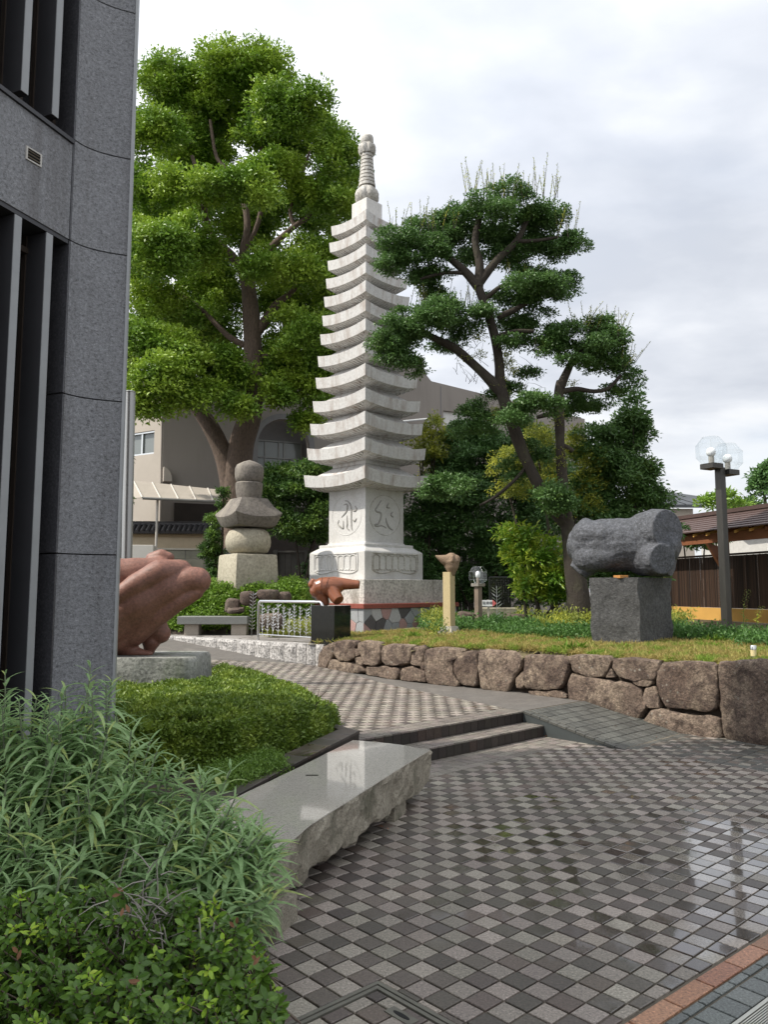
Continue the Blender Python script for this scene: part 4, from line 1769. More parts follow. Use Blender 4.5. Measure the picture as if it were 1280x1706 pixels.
# ================================================================ GRANITE SLAB BENCH
bn = thing('slab_bench', 'granite slab bench with polished top and rough broken sides', 'bench', (-0.3, 6.3, 0))
t = NT('polished_granite')
a = t.mix(t.noise(2, 4, 0.6), (0.42, 0.395, 0.345), (0.48, 0.455, 0.40))
a = t.mix(1.0, a, t.ramp(t.noise(110, 3, 0.85), [(0.34, 0.35), (0.47, 0.95), (0.6, 1.12), (0.72, 1.3)]), 'MULTIPLY')
t.col(a)
t.set(Roughness=0.035)
t.b.inputs['Specular IOR Level'].default_value = 0.75
t.bump(t.noise(3.0, 2, 0.5), 0.02, 0.01)
M_POL = t.m
t = NT('split_granite')
a = t.mix(t.noise(4, 5, 0.7, stretch=(1, 1, 0.3)), (0.21, 0.18, 0.135), (0.46, 0.42, 0.335))
a = t.mix(1.0, a, t.ramp(t.noise(60, 4, 0.8), [(0.32, 0.45), (0.5, 1.0), (0.7, 1.35)]), 'MULTIPLY')
a = t.mix(t.ramp(t.noise(3.1, 5, 0.65), [(0.5, 0.0), (0.66, 0.65)]), a, (0.085, 0.085, 0.05))
t.col(a)
t.set(Roughness=0.9)
t.bump(t.math('ADD', t.noise(30, 6, 0.75, stretch=(1, 1, 0.5)), t.math('MULTIPLY', t.noise(110, 4, 0.7), 0.4)), 0.9, 0.03)
M_SPLIT = t.m
BZ = 0.45
fr = [atz(462, 1420, BZ).xy, atz(520, 1372, BZ).xy, atz(600, 1322, BZ).xy, atz(660, 1284, BZ).xy, atz(718, 1249, BZ).xy]
bk = [atz(588, 1233, BZ).xy, atz(500, 1277, BZ).xy, atz(400, 1325, BZ).xy, Vector((-1.52, 4.95))]
nr_ = [Vector((-1.2, 4.42)), Vector((-0.92, 4.50))]
loop = fr + [atz(650, 1238, BZ).xy] + bk + nr_
n_f = len(loop)


def dense(loop, step=0.07):
    q = []
    for i in range(len(loop)):
        a, b = Vector(loop[i]), Vector(loop[(i + 1) % len(loop)])
        n = max(1, int((b - a).length / step))
        q += [a.lerp(b, k / n) for k in range(n)]
    return q


o = dense(loop, 0.035)
cen = sum(o, Vector((0, 0))) / len(o)
jit = [1 + 0.012 * noise.noise(Vector((p.x * 5, p.y * 5, 0))) for p in o]
top = [cen + (p - cen) * j for p, j in zip(o, jit)]
mb = MB()
mb.loft([[(p.x, p.y, BZ - 0.006) for p in top], [(p.x, p.y, BZ) for p in [cen + (q - cen) * 0.997 for q in top]]], False, True)
mb.build('polished_top', M_POL, bn)
rings = []
for z, s in ((BZ - 0.30, 0.80), (BZ - 0.325, 0.93), (BZ - 0.30, 0.97), (BZ - 0.25, 0.985), (BZ - 0.195, 0.995), (BZ - 0.14, 1.002), (BZ - 0.08, 1.005), (BZ - 0.05, 1.006), (BZ - 0.025, 1.003), (BZ - 0.0065, 0.9995)):
    ring = []
    for p in top:
        q = cen + (p - cen) * s
        w = Vector((q.x, q.y, z))
        k = 0 if z > BZ - 0.02 else 1
        w += k * (noise.noise_vector(w * 4.0) * 0.035 + noise.noise_vector(w * 12) * 0.022 + noise.noise_vector(w * 27) * 0.010)
        ring.append(w)
    rings.append(ring)
MB().loft(rings).build('rough_slab', M_SPLIT, bn)


def leg(c, sx, sy, ang, seed):
    m = MB().box((c[0], c[1], 0.115), (sx, sy, 0.27), ang, 0.02)
    r = MB()
    # finer sides so the split face reads
    rg = []
    for z in (-0.01, 0.04, 0.08, 0.12, 0.16):
        base = [(-sx / 2, -sy / 2), (0, -sy / 2), (sx / 2, -sy / 2), (sx / 2, 0), (sx / 2, sy / 2), (0, sy / 2), (-sx / 2, sy / 2), (-sx / 2, 0)]
        rg.append([Vector((c[0], c[1], z)) + Matrix.Rotation(ang, 3, 'Z') @ Vector((x, y, 0)) for x, y in base])
    r.loft(rg)
    r.noise(0.015, 6, seed)
    return r


bd = (fr[-1] - fr[0]).normalized()
ba = math.atan2(bd.y, bd.x)
f1 = atz(483, 1530)
leg((-0.80, 4.86), 0.28, 0.48, ba, 1).build('leg', M_SPLIT, bn)
leg((-0.05, 7.12), 0.30, 0.42, ba, 7).build('leg', M_SPLIT, bn)
pl = atz(520, 1292, BZ)
MB().box((pl.x, pl.y, BZ + 0.002), (0.105, 0.028, 0.005), 0.05).build('small_plate', m_plain('bronze_plate', (0.06, 0.06, 0.045), 0.4, 0.6), bn)

# ================================================================ RED STONE SCULPTURE ON ITS PLINTH
t = NT('red_stone')
a = t.mix(t.noise(2.4, 5, 0.6), (0.172, 0.074, 0.050), (0.262, 0.124, 0.090))
a = t.mix(1.0, a, t.ramp(t.noise(26, 5, 0.8), [(0.32, 0.6), (0.5, 1.0), (0.68, 1.35)]), 'MULTIPLY')
a = t.mix(t.ramp(t.noise(6, 5, 0.7), [(0.60, 0.0), (0.72, 0.6)]), a, (0.07, 0.03, 0.022))
t.col(a)
t.set(Roughness=0.55)
t.bump(t.noise(45, 5, 0.7), 0.3, 0.012)
M_RED = t.m
QY = 11.6
qk = pxm(QY, 2.2)
q0 = atY(260, 1090, QY)
rs = thing('abstract_sculpture', 'smooth reddish stone sculpture of a crouching rounded form behind the dark pier', 'sculpture', (q0.x, QY, q0.z))


def q(x, y, w=0.0):
    """zoomed detail point (6.4 per photo pixel), w pixels towards the viewer"""
    p = atY(180 + x / 6.4, 900 + y / 6.4, QY)
    return Vector((p.x, p.y - w * qk / 6.4, p.z))


def rq(r):
    return r * qk / 6.4


mb = MB()


def chain(pts, seg=20):
    P = [q(x, y, w) for x, y, w, r in pts]
    rr = [rq(r) for *_, r in pts]
    P2, R2 = [], []
    for i in range(len(P) - 1):
        for k in range(5):
            tt = k / 5
            s = tt * tt * (3 - 2 * tt)
            P2.append(P[i].lerp(P[i + 1], tt))
            R2.append(rr[i] + (rr[i + 1] - rr[i]) * s)
    P2.append(P[-1])
    R2.append(rr[-1])
    mb.tube(P2, R2, seg, True, True, True)


chain([(-280, 760, 40, 330), (60, 820, 110, 330), (330, 700, 125, 250), (650, 530, 95, 190), (880, 435, 60, 152), (960, 432, 50, 148)])
chain([(300, 1000, 110, 130), (560, 830, 150, 95), (800, 650, 125, 88), (960, 555, 85, 78)])
chain([(232, 585, 310, 100), (400, 470, 255, 122), (600, 350, 165, 140), (780, 335, 40, 130)])
chain([(-300, 480, 60, 260), (0, 420, 60, 240), (250, 380, 20, 190), (520, 300, -60, 130)])
chain([(420, 190, -160, 70), (520, 165, -160, 80), (600, 180, -160, 62)])
chain([(140, 960, 70, 250), (210, 1090, 70, 175), (270, 1165, 70, 85)])
chain([(60, 1195, 60, 50), (300, 1190, 80, 62), (470, 1210, 90, 36)])
chain([(-250, 1000, 40, 240), (-200, 1180, 40, 70)])
chain([(420, 900, -120, 130), (480, 960, -130, 135), (520, 1000, -130, 110)])
chain([(420, 1090, -120, 100), (400, 1190, -120, 60)])
sc_ = remeshed(mb, 0.021, 1, 0.5)
flo = q0.z
sc_.v = [(a, b, max(c, flo + 0.001)) for a, b, c in sc_.v]
sc_.build('sculpture_body', M_RED, rs, smooth=True)
# plinth
p0 = atY(190, 1092, 11.0)
pm = thing('sculpture_plinth', 'rough grey granite plinth under the reddish sculpture rising from the hedge', 'plinth', (-3.75, 11.6, 0.35))
xr = atY(326, 1100, 11.1).x
rings = []
for z, s in ((0.34, 1.0), (0.6, 1.0), (0.8, 1.0), (flo - 0.05, 0.99), (flo - 0.003, 0.96)):
    ring = []
    base = dense([(-4.95, 10.95), (xr - 0.06, 10.95), (xr, 11.02), (xr - 0.02, 12.2), (xr - 0.1, 12.3), (-4.95, 12.3)], 0.12)
    cb = Vector((-3.9, 11.6))
    for p in base:
        w = cb + (p - cb) * s
        w = Vector((w.x, w.y, z))
        if z < flo - 0.01:
            w += noise.noise_vector(w * 3.5) * 0.045 + noise.noise_vector(w * 12) * 0.012
        ring.append(w)
    rings.append(ring)
MB().loft(rings).build('plinth_stone', m_stone('mossy_granite', (0.20, 0.205, 0.185), (0.35, 0.35, 0.32), 20, 0.9, (0.085, 0.11, 0.06), 0.9, 14, 0.4, 0.9), pm, smooth=60)

# ================================================================ BLACK TORSO ON ROUGH BLOCK
t = NT('black_stone')
gz = t.n.new('ShaderNodeSeparateXYZ')
a = t.mix(t.noise(5, 6, 0.7), (0.030, 0.032, 0.036), (0.115, 0.12, 0.135))
a = t.mix(1.0, a, t.ramp(t.noise(24, 7, 0.85), [(0.36, 0.4), (0.5, 1.0), (0.62, 2.2)]), 'MULTIPLY')
t.col(a)
t.set(Roughness=0.50)
t.bump(t.math('ADD', t.noise(20, 6, 0.75), t.math('MULTIPLY', t.noise(70, 3, 0.7), 0.5)), 0.9, 0.03)
M_BLK = t.m
TY = 13.6
tk = pxm(TY, 2.2)
tc0 = atY(1045, 908, TY)
ts = thing('torso_sculpture', 'large black stone torso lying sideways on a rough grey block', 'sculpture', (tc0.x, TY, tc0.z - 0.5))
# body axis runs to the right and a little towards the viewer
AX = Vector((0.93, -0.36, 0)).normalized()
AW = Vector((-0.36, -0.93, 0)).normalized()
AU = Vector((0, 0, 1))


def tq(u, v, w=0.0):
    return tc0 + (AX * (u * 1.05) + AU * (v - 3) + AW * w) * tk


mb = MB()


def tch(pts, flat0=False, flat1=False, seg=20):
    P = [tq(a, b, c) for a, b, c, r in pts]
    rr = [r * tk for *_, r in pts]
    mb.tube(P, rr, seg, True, not flat0, not flat1)


tch([(-56, 4, -2, 41), (-38, 3, 0, 45), (-10, 3, 2, 45), (14, 3, 0, 44), (34, 3, 0, 44), (46, 2, 0, 38)])
tch([(-60, 20, 16, 25), (-30, 18, 25, 22), (0, 15, 25, 16)])
tch([(-60, -17, 16, 25), (-30, -16, 25, 22), (0, -13, 25, 16)])
tch([(-58, 22, 0, 26), (-74, 40, -2, 17)], False, True)
tch([(-58, -20, 4, 26), (-76, -42, 6, 18)], False, True)
tch([(-60, 0, 0, 38), (-80, 2, 0, 30)], False, True)
tch([(26, 20, -2, 36), (46, 23, 12, 38), (63, 24, 28, 34)], False, True)
tch([(26, -16, 6, 33), (42, -21, 28, 29), (54, -23, 43, 25)], False, True)
tch([(24, -17, -14, 32), (48, -20, -8, 31), (66, -21, -2, 28)], False, True)
tch([(40, 0, 14, 26), (58, -2, 16, 20)])
to = remeshed(mb, 0.018, 1, 0.5)
to.noise(0.010, 4, 3)
to.noise(0.007, 12, 8)
to.noise(0.005, 28, 5)
to.build('torso', M_BLK, ts, smooth=True)
bb = thing('torso_block', 'rough split dark grey stone block carrying the black torso', 'plinth', (tc0.x, TY, 1.0))
zt_ = atY(1060, 962, 13.1).z
zb_ = 0.98
t = NT('split_dark')
a = t.mix(t.noise(3, 6, 0.7), (0.046, 0.046, 0.046), (0.105, 0.104, 0.10))
a = t.mix(1.0, a, t.ramp(t.noise(20, 5, 0.8), [(0.34, 0.5), (0.5, 1.0), (0.66, 1.6)]), 'MULTIPLY')
t.col(a)
t.set(Roughness=0.85)
t.bump(t.math('ADD', t.noise(7, 7, 0.7), t.math('MULTIPLY', t.noise(45, 5, 0.75), 0.45)), 1.0, 0.05)
M_SPD = t.m
# front corner at px 1067; left corner 985; right corner 1122
fcn = atY(1066, 1000, 12.95)
lcn = atY(984, 1000, 13.45)
rcn = atY(1120, 1000, 13.75)
fourth = lcn + rcn - fcn
rings = []
base = dense([lcn.xy, fcn.xy, rcn.xy, fourth.xy], 0.07)
cb = sum(base, Vector((0, 0))) / len(base)
nz = 14
for i in range(nz + 1):
    z = zb_ - 0.06 + (zt_ - zb_ + 0.06) * i / nz
    ring = []
    for p in base:
        w = Vector((p.x, p.y, z))
        n1 = noise.noise_vector(w * 3.0) * 0.035 + noise.noise_vector(w * 9.0) * 0.02
        n1.z *= 0.3 if i < nz else 0.05
        ring.append(w + n1)
    rings.append(ring)
MB().loft(rings).build('block', M_SPD, bb, smooth=35)
wd = atY(1035, 960, 13.2)
mb = MB().box((wd.x, wd.y, zt_ + 0.012), (0.16, 0.2, 0.05), 0.3, 0.004)
tag(mb.build('wooden_wedge', m_plain('wedge_wood', (0.42, 0.19, 0.05), 0.6), loc=wd), 'small orange wooden wedge under the black torso', 'wedge')

# ================================================================ SMALL TERRACOTTA TORSO ON POLISHED BLACK PEDESTAL
GY = 16.9
gk = pxm(GY, 1.7)
M_TC = m_plain('brown_glaze', (0.22, 0.075, 0.034), 0.32, var=0.25, scale=7, bump=0.06, bscale=40)
ped = atz(545, 1075, PLZ)
pc = Vector((ped.x + 0.05, ped.y + 0.42, PLZ))
pdz = atY(548, 1009, ped.y + 0.1).z
pdl = thing('black_pedestal', 'polished black granite pedestal under the brown torso', 'pedestal', pc)
t = NT('black_granite')
t.col(t.mix(t.ramp(t.noise(300, 2, 0.7), [(0.55, 0.0), (0.7, 1.0)]), (0.012, 0.013, 0.012), (0.06, 0.06, 0.055)))
t.set(Roughness=0.08)
M_BG = t.m
hw = 64 * gk / 2 / 1.38
MB().box((pc.x, pc.y, (PLZ + pdz) / 2), (hw * 2, hw * 2, pdz - PLZ), R(-32), 0.006).build('pedestal_block', M_BG, pdl)
tt_ = thing('torso_figure', 'small glossy brown torso with cut limbs on the black pedestal', 'sculpture', (pc.x, pc.y, pdz))
TCZ = pdz


def gq(x, y, w=0.0):
    """zoomed detail point 5.82 per pixel, w in the same units towards viewer"""
    p = atY(400 + x / 5.82, 960 + y / 5.82, pc.y)
    return Vector((p.x, p.y - w * gk / 5.82, p.z))


mb = MB()


def gch(pts, f0=False, f1=False):
    mb.tube([gq(a, b, c) for a, b, c, r in pts], [r * gk / 5.82 for *_, r in pts], 18, True, not f0, not f1)


gch([(745, 140, 0, 70), (760, 120, 0, 86), (800, 110, 0, 98), (850, 95, 0, 88), (900, 90, 0, 82), (950, 90, 0, 72)])
gch([(700, 80, 10, 40), (722, 30, 20, 27)], False, True)
gch([(900, 75, -10, 72), (1000, 75, 0, 58), (1100, 80, 10, 46), (1160, 82, 14, 40)], False, True)
gch([(890, 130, 20, 70), (935, 200, 60, 62), (965, 238, 90, 54)], False, True)
gch([(790, 190, 0, 60), (820, 260, 0, 46), (825, 285, 0, 40)], False, True)
gch([(925, 150, 40, 40), (950, 165, 45, 26)])
gt = remeshed(mb, 0.014, 2, 0.5)
gt.build('torso', M_TC, tt_, smooth=True)
mb = MB()
mb.tube([gq(868, 15, 40), gq(850, 60, 85), gq(845, 110, 100)], 0.006, 6)
mb.tube([gq(800, 15, 40), gq(795, 60, 92), gq(790, 120, 102), gq(795, 170, 80)], 0.004, 6)
mb.build('casting_seam', m_plain('seam', (0.05, 0.015, 0.01), 0.5), tt_)

# ================================================================ STEEL RAILING AND STEEL STALKS
M_CHROME = m_plain('polished_steel', (0.72, 0.72, 0.72), 0.14, 1.0, 0.02)
M_BLADE = m_plain('steel_blade', (0.66, 0.67, 0.68), 0.3, 0.9, 0.02)
ra = atz(430, 1066, PLZ)
rb = atz(537, 1073.5, PLZ)
ra, rb = Vector(ra), Vector(rb)
rail = thing('steel_railing', 'polished steel hoop railing with rows of little steel leaves', 'railing', (ra + rb) / 2)
rd = (rb - ra).normalized()
Hh = atY(430, 1000, ra.y).z - PLZ
mb = MB()
P = [ra + Vector((0, 0, -0.02)), ra + Vector((0, 0, Hh - 0.12))]
for a in (0.4, 0.8, 1.2):
    P.append(ra + rd * (0.11 * (1 - math.cos(a))) + Vector((0, 0, Hh - 0.12 + 0.11 * math.sin(a))))
for a in (1.2, 0.8, 0.4):
    P.append(rb - rd * (0.11 * (1 - math.cos(a))) + Vector((0, 0, Hh - 0.12 + 0.11 * math.sin(a))))
P += [rb + Vector((0, 0, Hh - 0.12)), rb + Vector((0, 0, -0.02))]
mb.tube(P, 0.034, 12)
mb.build('hoop', M_CHROME, rail, smooth=60)
mb = MB()
mb.tube([ra + Vector((0, 0, 0.13)), rb + Vector((0, 0, 0.13))], 0.014, 8)
mb.build('lower_bar', M_CHROME, rail, smooth=60)


def stalk_mb(h, n, blade=0.085, lean=0.0, seed=0):
    rr = random.Random(seed)
    mb = MB()
    mb.tube([(0, 0, 0), (lean * 0.3, 0, h * 0.5), (lean, 0, h)], 0.006, 6)
    for i in range(n):
        z = h * (0.12 + 0.86 * i / n)
        for s in (-1, 1):
            a = rr.uniform(-0.5, 0.5)
            d = Vector((s * math.cos(a), math.sin(a), 0.75)).normalized()
            p = Vector((lean * z / h, 0, z + rr.uniform(-0.01, 0.01)))
            e = p + d * blade * rr.uniform(0.8, 1.15)
            sd = d.cross(Vector((0, 1, 0.2))).normalized() * 0.011
            m = p.lerp(e, 0.55)
            th = Vector((0, 0.003, 0))
            mb.add([p - th, m + sd - th, e - th, m - sd - th, p + th, m + sd + th, e + th, m - sd + th],
                   [(3, 2, 1, 0), (4, 5, 6, 7), (0, 1, 5, 4), (1, 2, 6, 5), (2, 3, 7, 6), (3, 0, 4, 7)])
    return mb


L = (rb - ra).length
for i in range(11):
    p = ra + rd * (L * (i + 0.8) / 11.6) + Vector((0, 0, 0.13))
    me = stalk_mb(Hh - 0.2 - 0.04 * (i % 3), 9, 0.1, 0.02 * ((i % 3) - 1), i).mesh('stalk', M_BLADE)
    so = put('stalk', me, rail, p)
    so.rotation_euler = (0, 0, math.atan2(rd.y, rd.x))
for (bx_, by_, ty_, lab) in ((419, 1058, 985, 'taller steel stalk with leaf blades left of the hoop railing'), (411, 1052, 1000, 'shorter steel stalk with leaf blades next to the slab bench at the back')):
    b = atz(bx_, by_, PLZ)
    hh = atY(bx_, ty_, b.y).z - PLZ
    me = stalk_mb(hh, 11, 0.12, 0.03, int(bx_)).mesh('stalk', M_BLADE)
    o_ = put('steel_stalk', me, None, b)
    tag(o_, lab, 'ornament', 'steel leaf stalks')

# ================================================================ LOW BENCH AT THE BACK
b0, b1 = atz(300, 1056, PLZ), atz(411, 1054, PLZ)
yb_ = 19.6
l0, l1 = atY(296, 1035, yb_), atY(412, 1033, yb_)
lb = thing('low_bench', 'long low grey stone bench in front of the green slope', 'bench', ((l0.x + l1.x) / 2, yb_, PLZ))
M_BEN = m_stone('bench_stone', (0.16, 0.165, 0.155), (0.21, 0.215, 0.20), 80, 0.7, None, 0.2, 50, 0.25)
M_BENL = m_stone('bench_leg_stone', (0.30, 0.26, 0.21), (0.36, 0.32, 0.27), 80, 0.8, None, 0.2, 50, 0.25)
zt2, zt1 = atY(350, 1027, yb_).z, atY(350, 1040, yb_).z
MB().box(((l0.x + l1.x) / 2, yb_ + 0.2, (zt1 + zt2) / 2), (l1.x - l0.x, 0.55, zt2 - zt1), 0.02, 0.01).build('seat', M_BEN, lb)
for px_, w_ in ((318, 0.36), (397, 0.38)):
    c = atY(px_, 1045, yb_)
    MB().box((c.x, yb_ + 0.22, (PLZ + zt1) / 2), (w_, 0.4, zt1 - PLZ - 0.002), 0.02, 0.008).build('leg', M_BENL, lb)

# ================================================================ STONE HEAD ON POST
hp = atz(749, 1063, 0.97)
hp = Vector(hp)
HY = hp.y
hk = pxm(HY, 1.8)
bs = thing('stone_on_post', 'brown beaked stone sculpture on a slim yellow stone post', 'sculpture', hp)
zA, zB_, zC = atY(749, 1063, HY).z + 0.0, atY(749, 1046, HY).z + 0.04, atY(749, 953, HY).z


def rsq(c, h, z, rot):
    return [(c.x + h * math.cos(rot + k * math.pi / 2), c.y + h * math.sin(rot + k * math.pi / 2), z) for k in range(4)]


MB().loft([rsq(hp, 23 * hk, zA, R(-84)), rsq(hp, 22.5 * hk, zA + 0.05, R(-84)), rsq(hp, 14 * hk, zB_, R(-84))]).build('post_base', m_stone('post_base_stone', (0.42, 0.38, 0.32), (0.52, 0.48, 0.41), 60, 0.8, None, 0.3, 40, 0.35), bs)
MB().loft([rsq(hp, 10.2 * hk, zB_ + 0.001, R(-84)), rsq(hp, 10.2 * hk, zC, R(-84))]).build('post', m_stone('yellow_stone', (0.42, 0.33, 0.17), (0.50, 0.405, 0.23), 80, 0.75, None, 0.15, 50, 0.2), bs)
mb = MB()


def hpnt(x, y, w=0):
    p = atY(720 + x / 7.11, 900 + y / 7.11, HY)
    return Vector((p.x, p.y - w * hk / 7.11, p.z))


hr = lambda r: r * hk / 7.11
mb.tube([hpnt(235, 385, 0), hpnt(235, 330, 0), hpnt(235, 250, 0), hpnt(230, 215)], [hr(48), hr(80), hr(100), hr(70)], 16, True, True, True)
mb.tube([hpnt(50, 190, 20), hpnt(130, 225, 10), hpnt(220, 245, 0)], [hr(14), hr(55), hr(85)], 14, True, True, True)
mb.tube([hpnt(240, 240, 0), hpnt(280, 230, 0)], [hr(70), hr(60)], 14, True, True, True)
mb.tube([hpnt(236, 200, 80), hpnt(236, 245, 95)], [hr(24), hr(18)], 10, True, True, True)
hb = remeshed(mb, 0.016, 2)
hb.noise(0.008, 8, 2)
hb.build('carved_stone', m_stone('brown_stone', (0.20, 0.135, 0.085), (0.28, 0.20, 0.135), 60, 0.85, None, 0.4, 40, 0.3), bs, smooth=True)

# ================================================================ LAMPS
M_GLASS = m_glass('lamp_glass', (0.95, 0.97, 0.98), 0.94)
M_LEAD = m_plain('glass_edge', (0.62, 0.65, 0.66), 0.35, 0.3, 0.05)
M_BULB = m_plain('bulb_white', (0.85, 0.85, 0.84), 0.3, var=0.02)
t = NT('dark_bronze')
t.col(t.mix(t.noise(9, 4, 0.6, stretch=(1, 1, 0.2)), (0.032, 0.030, 0.026), (0.075, 0.07, 0.06)))
t.set(Roughness=0.4, Metallic=0.5)
M_BRONZE = t.m


def globe(c, r, rz, parent_glass, parent_edge, root):
    """faceted glass globe: eight sides, chamfered top and bottom"""
    prof = [(0.52, -0.98), (0.98, -0.42), (1.0, 0.42), (0.55, 0.98)]
    V, F, E = [], [], []
    n = 8
    for pr, pz in prof:
        for k in range(n):
            a = rz + k * 2 * math.pi / n
            V.append(Vector((c[0] + r * pr * math.cos(a), c[1] + r * pr * math.sin(a), c[2] + r * pz)))
    mb = MB()
    for i in range(3):
        for k in range(n):
            F.append((i * n + k, i * n + (k + 1) % n, (i + 1) * n + (k + 1) % n, (i + 1) * n + k))
    F.append(tuple(3 * n + k for k in range(n)))
    mb.add(V, F)
    g = mb.build('glass_globe', M_GLASS, root)
    mb = MB()
    for i in range(4):
        for k in range(n):
            mb.tube([V[i * n + k], V[i * n + (k + 1) % n]], r * 0.004, 4)
            if i < 3:
                mb.tube([V[i * n + k], V[(i + 1) * n + k]], r * 0.004, 4)
    mb.build('glass_edges', M_LEAD, g)
    return g


# tall twin lamp
lp = Vector(atY(1213, 1066, 14.3))
LY = 14.3
lk_ = pxm(LY, 3)
tl_ = thing('twin_lamp', 'tall bronze lamp post carrying two clear faceted glass globes', 'street lamp', (lp.x, LY, lp.z))
ztop = atY(1192, 779, LY).z
mb = MB()
mb.box((lp.x, LY, (lp.z - 0.05 + ztop) / 2), (0.135, 0.135, ztop - lp.z + 0.05), R(28), 0.006)
mb.build('post', M_BRONZE, tl_)
arm = Vector((0.86, 0.5, 0)).normalized()
for s, (px_, py_) in ((-1, (1181, 752)), (1, (1217, 763))):
    c = Vector((lp.x, LY, 0)) + arm * (0.235 * s)
    zg = atY(px_, py_, c.y).z
    MB().box((c.x, c.y, zg - 0.285), (0.29, 0.29, 0.10), R(28), 0.006).build('lamp_tray', M_BRONZE, tl_)
    MB().tube([(lp.x, LY, zg - 0.29), (c.x, c.y, zg - 0.29)], 0.035, 8).build('arm', M_BRONZE, tl_)
    globe((c.x, c.y, zg), 0.272, R(20), None, None, tl_)
    MB().lathe([(0.05, -0.235), (0.05, -0.10), (0.04, -0.095)], 14, (c.x, c.y, zg)).build('socket', m_plain('socket', (0.35, 0.33, 0.29), 0.5), tl_)
    MB().ellipsoid((c.x, c.y, zg - 0.015), (0.088, 0.088, 0.09), 18, 12).build('bulb', M_BULB, tl_, smooth=True)

# low garden lamp
gp = Vector(atz(798, 1058, 1.0))
GLY = gp.y
lg = thing('garden_lamp', 'low wooden garden lamp with one faceted glass globe beside the arrow sign', 'garden lamp', gp)
zc1 = atY(801, 977, GLY).z
gk2 = pxm(GLY, 2)
MB().box((gp.x + 0.0, GLY, (gp.z - 0.05 + zc1) / 2), (0.125, 0.125, zc1 - gp.z + 0.05), R(38), 0.004).build('post', m_plain('weathered_post', (0.19, 0.145, 0.11), 0.6, 0.2, 0.3, 4), lg)
MB().box((gp.x, GLY, zc1 + 0.035), (0.225, 0.225, 0.07), R(38), 0.004).build('lamp_tray', m_plain('tray_metal', (0.30, 0.27, 0.23), 0.4, 0.6, 0.2), lg)
zg = atY(801, 960, GLY).z
globe((gp.x, GLY, zg + 0.01), 15.5 * gk2, R(22), None, None, lg)
MB().lathe([(0.035, -0.17), (0.035, -0.03), (0.03, -0.02)], 12, (gp.x, GLY, zg)).build('socket', m_plain('socket2', (0.30, 0.25, 0.2), 0.5), lg)
MB().ellipsoid((gp.x, GLY, zg + 0.035), (0.058, 0.058, 0.085), 16, 10).build('bulb', M_BULB, lg, smooth=True)

# arrow sign
sg = Vector(atz(815, 1056, 1.0))
gx_ = thing('arrow_sign', 'small white sign board with black lettering and red arrow tip', 'sign', sg)
ztop = atY(815, 999, sg.y).z
MB().tube([(sg.x, sg.y, sg.z - 0.05), (sg.x, sg.y, ztop)], 0.022, 10).build('post', m_plain('sign_post', (0.36, 0.33, 0.26), 0.5, 0.2), gx_)
c0, c1 = atY(804, 1005, sg.y - 0.04), atY(822.5, 1005, sg.y - 0.04)
zs0, zs1 = atY(810, 1010, sg.y - 0.04).z, atY(810, 999.8, sg.y - 0.04).z
yf = sg.y - 0.04
W_ = m_plain('sign_white', (0.80, 0.80, 0.78), 0.5, var=0.02)
MB().hexa([(c0.x, yf, zs0), (c1.x, yf, zs0), (c1.x, yf + 0.015, zs0), (c0.x, yf + 0.015, zs0), (c0.x, yf, zs1), (c1.x, yf, zs1), (c1.x, yf + 0.015, zs1), (c0.x, yf + 0.015, zs1)]).build('board', W_, gx_)
tipx = c1.x + (zs1 - zs0) * 0.5
hh = (zs1 - zs0)
m_ = MB()
m_.loft([[(c1.x - 0.02, yf - 0.002, zs0), (c1.x, yf - 0.002, zs0), (tipx, yf - 0.002, (zs0 + zs1) / 2), (c1.x, yf - 0.002, zs1), (c1.x - 0.02, yf - 0.002, zs1)],
         [(c1.x - 0.02, yf + 0.0145, zs0), (c1.x, yf + 0.0145, zs0), (tipx, yf + 0.0145, (zs0 + zs1) / 2), (c1.x, yf + 0.0145, zs1), (c1.x - 0.02, yf + 0.0145, zs1)]])
m_.build('arrow_tip', m_plain('sign_red', (0.62, 0.13, 0.12), 0.5, var=0.03), gx_)
fc = bpy.data.curves.new('sign_text', 'FONT')
fc.body = '駐車場'
fc.align_x = 'CENTER'
fc.align_y = 'CENTER'
fc.size = hh * 0.80
fc.extrude = 0.001
fc.offset = 0.0
fo = bpy.data.objects.new('lettering', fc)
COL.objects.link(fo)
bpy.context.view_layer.update()
me = fo.evaluated_get(bpy.context.evaluated_depsgraph_get()).to_mesh()
tm = bpy.data.meshes.new('lettering')
tv = [tuple(v.co) for v in me.vertices]
tf = [tuple(p.vertices) for p in me.polygons]
bpy.data.objects.remove(fo)
if tv:
    tb = MB()
    xs = [v[0] for v in tv]
    wid = max(xs) - min(xs)
    sc = (c1.x - c0.x) * 0.86 / wid
    cx_ = (c0.x + c1.x) / 2 - 0.005
    tb.add([(cx_ + (v[0] - (max(xs) + min(xs)) / 2) * sc, yf - 0.003 - v[2], (zs0 + zs1) / 2 + v[1] * min(sc, 1.25)) for v in tv], tf)
    tb.build('lettering', m_plain('sign_black', (0.015, 0.015, 0.017), 0.6, var=0), gx_)

# steel stalk in the bed and a small one
b = Vector(atz(829, 1052, 1.02))
hh_ = atY(829, 976, b.y).z - b.z
o_ = put('steel_stalk', stalk_mb(hh_, 11, 0.17, 0.0, 77).mesh('stalk', M_BLADE), None, b)
tag(o_, 'tall steel stalk with leaf blades standing beside the arrow sign', 'ornament', 'steel leaf stalks')
b = Vector(atz(771, 1056, 0.99))
hh_ = atY(771, 1031, b.y).z - b.z
o_ = put('steel_stalk', stalk_mb(hh_, 5, 0.1, 0.02, 78).mesh('stalk', M_BLADE), None, b)
tag(o_, 'short stubby steel stalk beside the yellow stone post', 'ornament', 'steel leaf stalks')

